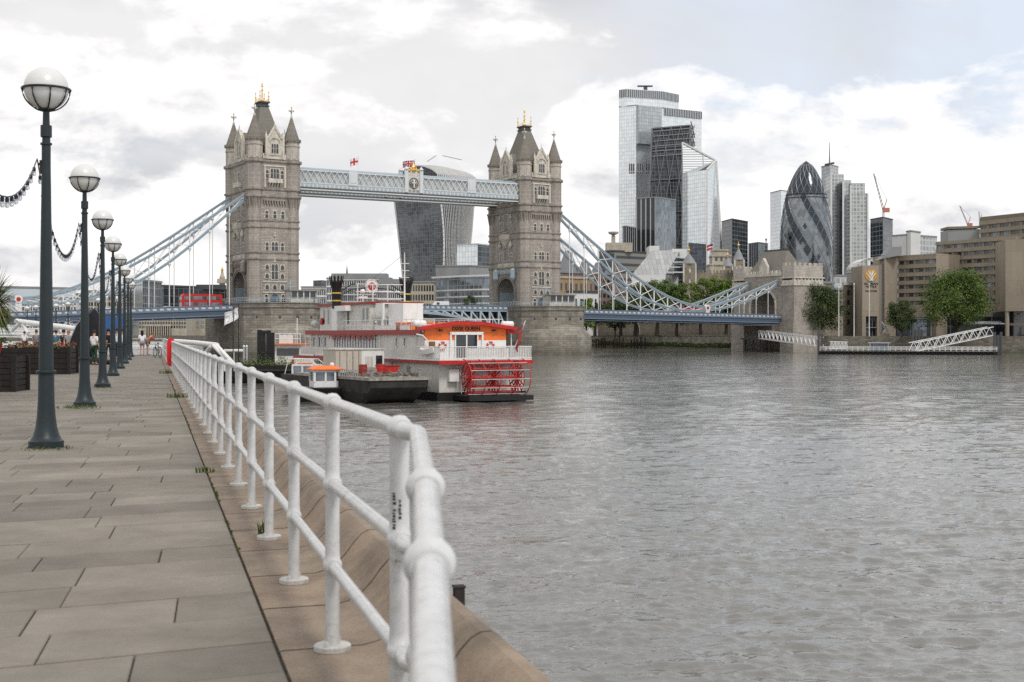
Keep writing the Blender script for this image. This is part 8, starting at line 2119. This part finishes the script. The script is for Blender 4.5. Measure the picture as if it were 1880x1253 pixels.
    for P in (L, Rr): sh.sphere((P[2][0], P[2][1] - .07, .035), .1, 8, 6, (.5, 1.3, .4))
    sh.build('shoes', cloth((.05, .05, .05) if not shorts else (.35, .25, .18)), T, smooth=60)
    return T
def pp(px, Y): return Vector((xat(px, Y), Y, 0))
# the pair at the end rail
person('woman in white top and grey shorts standing by the end railing', pp(261, 94), R(195), 1.72, (.70, .70, .74), (.22, .22, .22), (.015, .013, .012), 'weight', True, long_hair=True)
person('person in red-brown top leaning on the end railing', pp(271, 95.0), R(120), 1.68, (.42, .07, .04), (.2, .18, .17), (.25, .08, .03), 'stand', True, lean=.55, arms=[((-.2, 0, 1.42), (-.22, -.25, 1.25), (-.1, -.45, 1.2)), ((.2, 0, 1.42), (.22, -.25, 1.25), (.1, -.45, 1.2))])
grp = [
 (216, 78, 'man in white shirt and dark trousers standing behind the lamp row', 150, 1.8, (.70, .72, .76), (.02, .022, .03), (.03, .02, .015), 'stand', {}),
 (223, 79, 'man in white shirt facing right behind the lamp row', 70, 1.76, (.74, .75, .78), (.03, .03, .035), (.02, .015, .012), 'stand', {}),
 (199, 70, 'woman dressed in black with a print on her top', 10, 1.74, (.012, .012, .013), (.013, .013, .014), (.015, .012, .01), 'walk', {'long_hair': True}),
 (187, 68, 'person in black jacket standing beside the dark sculpture', 200, 1.7, (.015, .015, .016), (.014, .014, .016), (.02, .016, .012), 'stand', {}),
 (173, 64, 'woman in white top and dark green skirt beside the dark sculpture', 150, 1.66, (.68, .67, .66), (.02, .045, .03), (.03, .02, .015), 'weight', {}),
 (126, 75, 'curly-haired woman in grey patterned top behind the red flowers', 20, 1.68, (.22, .22, .23), (.05, .05, .055), (.28, .14, .06), 'stand', {}),
 (117, 77, 'person in dark jacket behind the red flowers', 150, 1.72, (.016, .017, .02), (.02, .02, .022), (.02, .014, .01), 'stand', {}),
 (103, 84, 'person in teal top seen behind the flower box', 170, 1.7, (.05, .13, .18), (.3, .25, .18), (.02, .014, .01), 'stand', {}),
 (96, 86, 'person in black with dark hair behind the nearest lamp', 90, 1.72, (.02, .02, .02), (.02, .02, .024), (.015, .012, .01), 'stand', {}),
 (67, 90, 'man in grey jacket seen behind the flower box at left', 190, 1.74, (.16, .17, .18), (.05, .05, .055), (.05, .04, .03), 'stand', {}),
 (45, 104, 'person in white shirt and dark red trousers at far left', 180, 1.68, (.68, .68, .7), (.10, .03, .03), (.03, .02, .016), 'stand', {}),
]
for px, Y, lab, rz, H, tc_, lc, hc, pose, kw in grp: person(lab, pp(px, Y), R(rz), H, tc_, lc, hc, pose, **kw)

# planters
def planter(label, loc, rz, w, d, h, n):
    T = thing('planter_box', label, 'planter', loc, rz)
    for k in range(n):
        z0, z1 = h * k / n + .01, h * (k + 1) / n - .012
        for (x0, x1, y0, y1) in ((-w / 2, w / 2, -d / 2, -d / 2 + .04), (-w / 2, w / 2, d / 2 - .04, d / 2), (-w / 2, -w / 2 + .04, -d / 2 + .04, d / 2 - .04), (w / 2 - .04, w / 2, -d / 2 + .04, d / 2 - .04)):
            MB().box(x0, x1, y0, y1, z0, z1).build('plank', M['plank'], T)
    for x in (-w / 2, w / 2):
        for y in (-d / 2, d / 2): MB().box(x - .06, x + .06, y - .06, y + .06, 0, h + .04).build('corner_post', M['plank'], T)
    MB().box(-w / 2 + .05, w / 2 - .05, -d / 2 + .05, d / 2 - .05, .05, h - .12).build('soil', M['joint'], T)
    return T
M['plank'] = paint('dark_stained_plank', (.012, .0095, .008), .6, var=.4, scale=6)
pA = at(80, 688, 50); T1 = planter('long dark timber planter with red flowers behind the nearest lamp', (pA.x, 49.5, 0), .12, 2.5, 1.5, 1.0, 5)
pB = at(-12, 720, 34); T2_ = planter('dark timber planter cut by the left picture edge', (pB.x - .15, 34.5, 0), .1, 1.3, 1.3, .92, 6)
def blob_plant(name, label, cat, loc, leaves, petals, h, w, d, seed, petal_mat=None, leaf_mat=None, ls=.09):
    r = random.Random(seed); T = thing(name, label, cat, loc)
    def scatter(n, s0, s1, top):
        mb = MB()
        for _ in range(n):
            x, y = r.uniform(-w / 2, w / 2), r.uniform(-d / 2, d / 2); hh = h * (.45 + .55 * abs(mnoise.noise(Vector((x * 2 + seed, y * 2, 0)))) * 1.6); z = hh * (r.uniform(.75, 1.05) if top else r.random() ** .6)
            s = r.uniform(s0, s1); a = r.uniform(0, 6.28); t = r.uniform(-.8, .8)
            u = Vector((math.cos(a), math.sin(a), t * .6)) * s; v_ = Vector((-math.sin(a), math.cos(a), .5)) * s * .6
            p = Vector((x, y, z)); mb.add([p - u * .5, p + v_ * .5, p + u * .5, p - v_ * .5], [(0, 1, 2, 3)])
        return mb
    scatter(leaves, ls * .6, ls * 1.3, False).build('foliage', leaf_mat or M['leafA'], T, fix=False)
    if petals: scatter(petals, .04, .08, True).build('blossom', petal_mat, T, fix=False)
    return T
def leaf_mat(name, c0, c1, scale=.6):
    t = NT(name); P = t.node('ShaderNodeNewGeometry').outputs['Position']
    f = t.noise(scale, 3, vec=P); g = t.noise(9, 2, vec=P)
    c = t.mix(t.ramp(f, .32, .68), c0, c1); c = t.mix(t.math('MULTIPLY', g, .5), c, tuple(x * .55 for x in c0))
    return t.set(Base_Color=c, Roughness=.6, Specular_IOR_Level=.25, Subsurface_Weight=0.0)
M['leafA'] = leaf_mat('leaf_box', (.05, .085, .02), (.13, .16, .05), 2)
M['leafOlive'] = leaf_mat('leaf_olive', (.10, .125, .06), (.20, .225, .12), 3)
red_fl = paint('red_petal', (.55, .02, .03), .6, var=.3); 
blob_plant('flower_bed', 'red and green flowers filling the long timber planter', 'flowers', (pA.x, 49.5, .9), 1400, 420, .32, 2.4, 1.4, 3, red_fl)
c_ = at(5, 655, 35)
T = thing('potted_bush', 'round olive bush in a red pot on the left planter', 'plant', (c_.x - .1, 34.6, .9))
MB().lathe([(.16, 0), (.23, .30), (.25, .34), (.21, .36)], 14).build('pot', M['red'], T, smooth=40)
MB().tube((0, 0, .3), (.03, 0, .85), .03, .02, 6).build('stem', M['brown'], T)
mb = MB(); r = random.Random(4)
for _ in range(1500):
    v = Vector((r.gauss(0, 1), r.gauss(0, 1), r.gauss(0, 1))).normalized() * (.42 * r.random() ** .35); v.z *= .75; s = r.uniform(.03, .07); a = Vector((r.gauss(0, 1), r.gauss(0, 1), r.gauss(0, 1))).normalized(); b_ = a.orthogonal() * .4; p = v + Vector((.03, 0, 1.05)); mb.add([p - a * s, p + b_ * s, p + a * s, p - b_ * s], [(0, 1, 2, 3)])
mb.build('crown', M['leafOlive'], T, fix=False)
mb = MB()
for _ in range(260):
    v = Vector((r.gauss(0, .14), r.gauss(0, .14), .36 + abs(r.gauss(0, .09)))); s = .05; a = Vector((r.gauss(0, 1), r.gauss(0, 1), r.gauss(0, 1))).normalized(); b_ = a.orthogonal() * .5; mb.add([v - a * s, v + b_ * s, v + a * s, v - b_ * s], [(0, 1, 2, 3)])
mb.build('underplanting', M['leafA'], T, fix=False)
# spiky palm at the left edge
pc = at(4, 545, 30); T = thing('cabbage_palm', 'spiky green palm entering at the left picture edge', 'palm', (pc.x - .37, 30.5, 0))
MB().path([(0, 0, 0), (.03, 0, 1.0), (0, 0, 2.2)], [.12, .09, .08], 8).build('trunk', M['brown'], T)
mb = MB(); r = random.Random(8)
for k in range(420):
    a = r.uniform(0, 6.28); el = r.uniform(-1.1, 1.45); L = r.uniform(.6, .95); w = .016; c0 = Vector((0, 0, 2.25 + r.uniform(-.25, .15)))
    d0 = Vector((math.cos(a) * math.cos(el), math.sin(a) * math.cos(el), math.sin(el))); s = d0.cross(Vector((0, 0, 1))).normalized() * w; droop = Vector((0, 0, -.22 * L * math.cos(el)))
    m_ = c0 + d0 * L * .55 + droop * .2; e_ = c0 + d0 * L + droop
    mb.add([c0 - s * .6, c0 + s * .6, m_ + s, m_ - s, e_], [(0, 1, 2, 3), (3, 2, 4)])
mb.build('leaf_crown', leaf_mat('palm_leaf', (.06, .085, .02), (.25, .24, .08), 4), T, fix=False)
# dark curved metal sculpture and its low base
q = at(146, 664, 66); T = thing('metal_sculpture', 'large dark curved metal blade sculpture on a low dark base', 'sculpture', (q.x, 66, 0))
pr = [(-.75, .25), (-.55, 1.2), (-.2, 2.0), (.25, 2.55), (.75, 2.8), (.95, 2.5), (.9, 1.5), (.7, .5), (.6, .25)]
mb = MB(); n = len(pr)
for y, s in ((-.28, .82), (-.1, 1.0), (.1, 1.0), (.28, .82)): mb.v += [(.1 + (x - .1) * s, y + .25 * math.sin(z), 1.4 + (z - 1.4) * s) for x, z in pr]
for a in range(3):
    for i in range(n): mb.f.append((a * n + i, a * n + (i + 1) % n, (a + 1) * n + (i + 1) % n, (a + 1) * n + i))
mb.f += [tuple(range(n)), tuple(range(3 * n, 4 * n))]
mb.build('blade', paint('bronze_black', (.018, .018, .02), .38, metal=.4, var=.3), T, smooth=40)
MB().lathe([(1.9, 0), (1.85, .1), (1.2, .25), (.6, .35)], 18).build('base', M['black'], T, smooth=30)
mb = MB(); mb.path([(-.2, -1.0, .2), (-.9, -1.2, .45), (-1.5, -1.3, .2)], [.15, .25, .1], 8); mb.path([(.9, -.9, .2), (1.6, -1.3, .12), (2.6, -1.6, .05)], [.2, .18, .05], 8); mb.build('lower_arm', M['black'], T, smooth=50)
# grey chair-like bollard beside the planter
q = at(137, 680, 52); T = thing('tilted_board', 'grey board leaning against the end of the flower planter', 'board', (q.x, 52.3, 0)); MB().extrude([(-.15, 0, .0), (.12, 0, 0), (-.12, 0, 1.0), (-.3, 0, 1.0)], (0, .06, 0)).build('board', M['grey'], T)
# life-saving case on the railing
lc = pw(.80, 55.4); T = thing('lifebuoy_case', 'bright red lifebuoy case fixed on the quay railing', 'lifebuoy case', (lc.x, lc.y, 0), PRZ)
pts = [(math.copysign(.165, math.cos(t)) * abs(math.cos(t)) ** .6, .74 + .60 * math.copysign(abs(math.sin(t)) ** .55, math.sin(t))) for t in np.linspace(0, 2 * math.pi, 28, endpoint=False)]
mb = MB(); mb.extrude([(x, -.14, z) for x, z in pts], (0, .26, 0)); mb.build('case', paint('case_red', (.60, .015, .02), .35, var=.06), T, smooth=35)
MB().box(-.2, .2, .10, .16, .2, .3).build('mount', M['steel'], T)
# bicycle leaning on the railing
bk = pw(.35, 84); T = thing('bicycle', 'dark bicycle leaning against the far end of the railing', 'bicycle', (bk.x, bk.y, 0), PRZ + math.pi / 2 + .3)
for x in (-.52, .52):
    mb = MB(); mb.path([(x + .33 * math.cos(t), 0, .34 + .33 * math.sin(t)) for t in np.linspace(0, 6.2832, 25)], .022, 6); w_ = mb.build('wheel', M['rubber'], T)
    mb = MB()
    for k in range(12): a = k * math.pi / 6; mb.tube((x, 0, .34), (x + .31 * math.cos(a), 0, .34 + .31 * math.sin(a)), .004, n=4)
    mb.build('spokes', M['steel'], w_)
mb = MB()
for a, b_ in (((-.52, 0, .34), (-.12, 0, .82)), ((-.12, 0, .82), (-.05, 0, .32)), ((-.05, 0, .32), (-.52, 0, .34)), ((-.12, 0, .78), (.36, 0, .80)), ((-.05, 0, .32), (.38, 0, .74)), ((.35, 0, .88), (.52, 0, .34))): mb.tube(a, b_, .02, n=6)
mb.build('frame', M['black'], T); MB().sphere((-.14, 0, .92), .1, 8, 5, (1.3, .7, .4)).tube((-.12, 0, .8), (-.14, 0, .92), .015).build('saddle', M['black'], T)
MB().path([(.42, -.28, 1.0), (.36, -.15, .98), (.34, 0, .97), (.36, .15, .98), (.42, .28, 1.0)], .015, 6).tube((.35, 0, .86), (.34, 0, .98), .016).build('handlebar', M['steel'], T)
MB().tube((-.05, -.05, .32), (-.05, .05, .32), .09, n=12).build('crank', M['steel'], T)
# blue sign beyond the lamps
q = at(209, 592, 110); T = thing('blue_sign', 'blue rectangular sign on posts behind the far lamps', 'sign', (q.x, 110, 0)); MB().box(-.75, .75, 0, .08, .6, 3.0).build('board', paint('sign_blue', (.03, .10, .27), .5), T); MB().box(-.7, -.62, .08, .14, 0, .6).build('post', M['steel'], T); MB().box(.62, .7, .08, .14, 0, .6).build('post', M['steel'], T)

# ------------------------------------------------------------------ traffic on the bridge
def deck_pt(px, t):
    s = s_of(px, t); pts_ = s_pts if s < 0 else n_pts; z = line_z(*pts_, s) - 1.28 if (s < -10.7 or s > SPAN + 10.7) else 8.5
    return bw(s, t, z)
def bus(label, px, t, L, H, two=True, rzx=0):
    p = deck_pt(px, t); T = thing('bus', label, 'bus', p, BRZ + rzx)
    W = 2.5
    def shell(z0, z1, inset=.0):
        c = .35; return [(-L / 2 + inset, z0), (L / 2 - inset, z0), (L / 2 - inset, z1 - c), (L / 2 - inset - c * .5, z1), (-L / 2 + inset + c * 1.4, z1), (-L / 2 + inset, z1 - c * 2)]
    mb = MB(); mb.extrude([(x, -W / 2, z) for x, z in shell(.3, H)], (0, W, 0)); mb.build('body', M['red'], T)
    for s in (-1, 1):
        decks = ((1.35, 2.15), (2.85, 3.75)) if two else ((1.2, 2.3),)
        for z0, z1 in decks:
            n = 8
            for k in range(n):
                x0 = -L / 2 + .6 + (L - 1.1) * k / n; MB().box(x0, x0 + (L - 1.1) / n - .14, s * (W / 2 + .012) - .012, s * (W / 2 + .012) + .012, z0, z1).build('window', M['glasslight'] if (k * 7 + int(z0 * 3)) % 3 else M['glass'], T)
        for x in (-L * .3, L * .28):
            w_ = MB().tube((x, s * (W / 2 - .25), .5), (x, s * (W / 2 + .02), .5), .5, n=16).build('wheel', M['rubber'], T); MB().tube((x, s * (W / 2 + .021), .5), (x, s * (W / 2 + .04), .5), .22, n=12).build('hub', M['steel'], w_)
        MB().box(-L / 2 + .3, L / 2 - .2, s * (W / 2 + .01) - .01, s * (W / 2 + .01) + .01, .32, .5).build('skirt', M['black'], T)
    MB().box(-L / 2 - .02, -L / 2 + .0, -W / 2 + .1, W / 2 - .1, .9, 2.1).build('windscreen', M['glass'], T)
    if two: MB().box(-L / 2 - .02, -L / 2 + .0, -W / 2 + .15, W / 2 - .15, 2.8, 3.55).build('upper_windscreen', M['glass'], T)
    return T
bus('red double-decker bus crossing the bridge left of the left tower', 369, 4.0, 10.6, 4.35)
bus('red bus half hidden behind the right chains', 1268, 3.0, 10.6, 3.6, True)
def van(label, px, t, col_, L=5.2, H=2.4, car=False):
    p = deck_pt(px, t); T = thing('car' if car else 'van', label, 'car' if car else 'van', p, BRZ); W = 1.9
    pr = [(-L / 2, .4), (L / 2, .4), (L / 2, H - .15), (L / 2 - .2, H), (-L / 2 + 1.5, H), (-L / 2 + .75, H * .58), (-L / 2, H * .48)] if not car else [(-L / 2, .35), (L / 2, .35), (L / 2, .8), (L / 2 - .5, .9), (L / 2 - 1.2, H), (-L / 2 + 1.7, H), (-L / 2 + 1.0, .88), (-L / 2, .75)]
    MB().extrude([(x, -W / 2, z) for x, z in pr], (0, W, 0)).build('body', M[col_], T)
    for s in (-1, 1):
        MB().box(-L / 2 + 1.2 if not car else -L / 2 + 1.6, -L / 2 + 2.1 if not car else L / 2 - 1.2, s * (W / 2 + .01) - .01, s * (W / 2 + .01) + .01, H * .58, H * .85).build('window', M['glass'], T)
        for x in (-L * .32, L * .32): MB().tube((x, s * (W / 2 - .2), .35), (x, s * (W / 2 + .02), .35), .35, n=14).build('wheel', M['rubber'], T)
    return T
van('white van crossing the middle span behind the steamer', 807, 5.5, 'white')
van('silver car crossing the left span behind the far lamps', 306, 6.5, 'steel', 4.2, 1.5, True); van('white car at the far left of the bridge', 198, 6.5, 'white', 4.2, 1.5, True); van('grey car on the left span near the chain joint', 150, 6.5, 'grey', 4.2, 1.5, True)
van('dark car behind the hangers right of the right tower', 1056, 6.0, 'darkgrey', 4.2, 1.5, True)
p_ = lp(BS, 1.5, -15.5, 9.6); T = thing('red_kiosk', 'small red box on the left pier beside the tower door', 'kiosk', p_, BRZ); MB().box(-.8, .8, -.5, .5, 0, 1.4).build('box', M['red'], T); MB().box(-.9, .9, -.6, .6, 1.4, 1.5).build('lid', M['trimred'], T)
# ------------------------------------------------------------------ trees
M['leafDark'] = leaf_mat('leaf_dark', (.028, .05, .014), (.075, .11, .03), .25)
M['leafMid'] = leaf_mat('leaf_mid', (.04, .078, .013), (.14, .20, .038), .3)
M['leafBright'] = leaf_mat('leaf_bright', (.06, .11, .016), (.20, .27, .05), .35)
M['bark'] = paint('bark', (.035, .028, .022), .9, var=.4, scale=3)
def tree(label, px, ybase, ytop, Y, wpx, mat, seed, trunk_h=.28, leaves=4200, lobes=16, ls=.55, cat='tree', group='trees on the far bank', zbase=None, skew=0.0):
    z0 = GZ if zbase is None else zbase
    T = thing('tree', label, cat, (xat(px, Y), Y, z0), 0, group)
    r = random.Random(seed); H = zat(ytop, Y) - z0; W = wpx / FPX * Y
    tr = MB(); th = H * trunk_h; tw = 1.15 if trunk_h > .35 else .6; lean = r.uniform(-.03, .03) * H
    tr.path([(0, 0, -.3), (lean * .3, 0, th * .5), (lean, 0, th), (lean * 1.2, 0, H * .62)], [.045 * H * tw, .034 * H * tw, .028 * H * tw, .012 * H * tw], 8)
    C = []
    for k in range(lobes):
        f = (k + .5) / lobes; a = k * 2.4 + r.uniform(-.4, .4); zc = th + (H - th) * ((.16 if trunk_h < .35 else .02) + .74 * f ** .9)
        rel = (zc - th) / (H - th); prof_ = math.sin(math.pi * min(1, .18 + .74 * rel)) ** .8
        rad = W / 2 * prof_ * r.uniform(.35, .78); lr = W * .5 * r.uniform(.30, .46) * (1.05 - .35 * rel)
        c = Vector((rad * math.cos(a) + lean + skew * W * rel, rad * math.sin(a) * .9, zc)); C.append((c, lr))
        if k % 2 == 0: tr.path([(lean * .8, 0, th * r.uniform(.75, 1.2)), tuple(c * .55 + Vector((lean * .4, 0, th * .5))), tuple(c)], [.016 * H * tw, .010 * H * tw, .004 * H * tw], 5)
    tr.build('trunk', M['bark'], T, smooth=60)
    mb = MB()
    per = leaves // lobes
    for c, lr in C:
        for _ in range(per):
            d_ = Vector((r.gauss(0, 1), r.gauss(0, 1), r.gauss(0, 1))).normalized(); q = r.random() ** .5 * (1.35 if r.random() < .12 else 1)
            p = c + Vector((d_.x * lr, d_.y * lr, d_.z * lr * .82)) * q * (1 + .35 * mnoise.noise(c * .3 + d_ * 1.7))
            s = ls * r.uniform(.5, 1.2); nrm = (d_ + Vector((r.gauss(0, .5), r.gauss(0, .5), r.gauss(.3, .5)))).normalized(); u = nrm.orthogonal().normalized(); u.rotate(Matrix.Rotation(r.uniform(0, 6.28), 3, nrm)); w = nrm.cross(u)
            mb.add([p - u * s * .5, p + w * s * .32, p + u * s * .5, p - w * s * .32], [(0, 1, 2, 3)])
    mb.build('crown', mat, T, fix=False)
tree('dense dark tree just right of the bridge gatehouse', 1505, 612, 521, 432, 104, M['leafDark'], 1, .06, 16000, 34, .6)
tree('large bright green tree before the hotel facade', 1754, 612, 492, 402, 150, M['leafMid'], 2, .10, 20000, 38, .6)
tree('small dark tree left of the large hotel tree', 1656, 612, 550, 405, 64, M['leafDark'], 3, .10, 6500, 20, .5)
row = [(1092, 552, 545, 44, 'Dark', 'small dark tree next to the right bridge pier'), (1140, 548, 540, 70, 'Dark', 'broad dark wharf tree with forked trunk, leftmost under the chains'), (1166, 540, 533, 66, 'Dark', 'dark wharf tree leaning right with forked trunk'), (1206, 535, 525, 66, 'Dark', 'dark wharf tree below the sloping glass roof'), (1242, 548, 510, 60, 'Dark', 'dark wharf tree left of the red bus'), (1286, 545, 500, 60, 'Mid', 'wharf tree standing behind the red bus'), (1333, 545, 490, 56, 'Dark', 'dark wharf tree left of the gatehouse')]
for k, (px, yt, Y, w, m, lab) in enumerate(row): tree(lab, px, 618, yt, Y, w, M['leaf' + m], 20 + k, .40, 6500, 16, .7, group='trees along the fortress wharf')
back = [(1210, 508, 600, 80, 'Mid', 'leafy green tree below the sloping glass roof'), (1180, 516, 590, 70, 'Dark', 'dark leafy tree behind the chains'), (1240, 515, 585, 60, 'Mid', 'green tree left of the castle corner turret'), (1300, 503, 590, 80, 'Bright', 'bright green tree right of the castle corner turret'), (1335, 508, 585, 80, 'Bright', 'bright green tree before the castle keep'), (1365, 500, 570, 50, 'Bright', 'bright green tree touching the gatehouse'), (1075, 545, 520, 36, 'Bright', 'small yellow-green bush beside the hangers'), (1130, 548, 560, 50, 'Dark', 'dark tree low behind the left hangers')]
for k, (px, yt, Y, w, m, lab) in enumerate(back): tree(lab, px, 600, yt, Y, w, M['leaf' + m], 40 + k, .12, 9000, 22, .85, group='trees before the castle')
tree('small green tree beside the right tower arch', 860, 570, 537, 640, 44, M['leafDark'], 61, .2, 2600, 12, .7, group='trees seen through the bridge'); tree('low bright bush beside the right tower arch', 884, 570, 553, 600, 22, M['leafBright'], 62, .15, 1200, 8, .6, group='trees seen through the bridge')
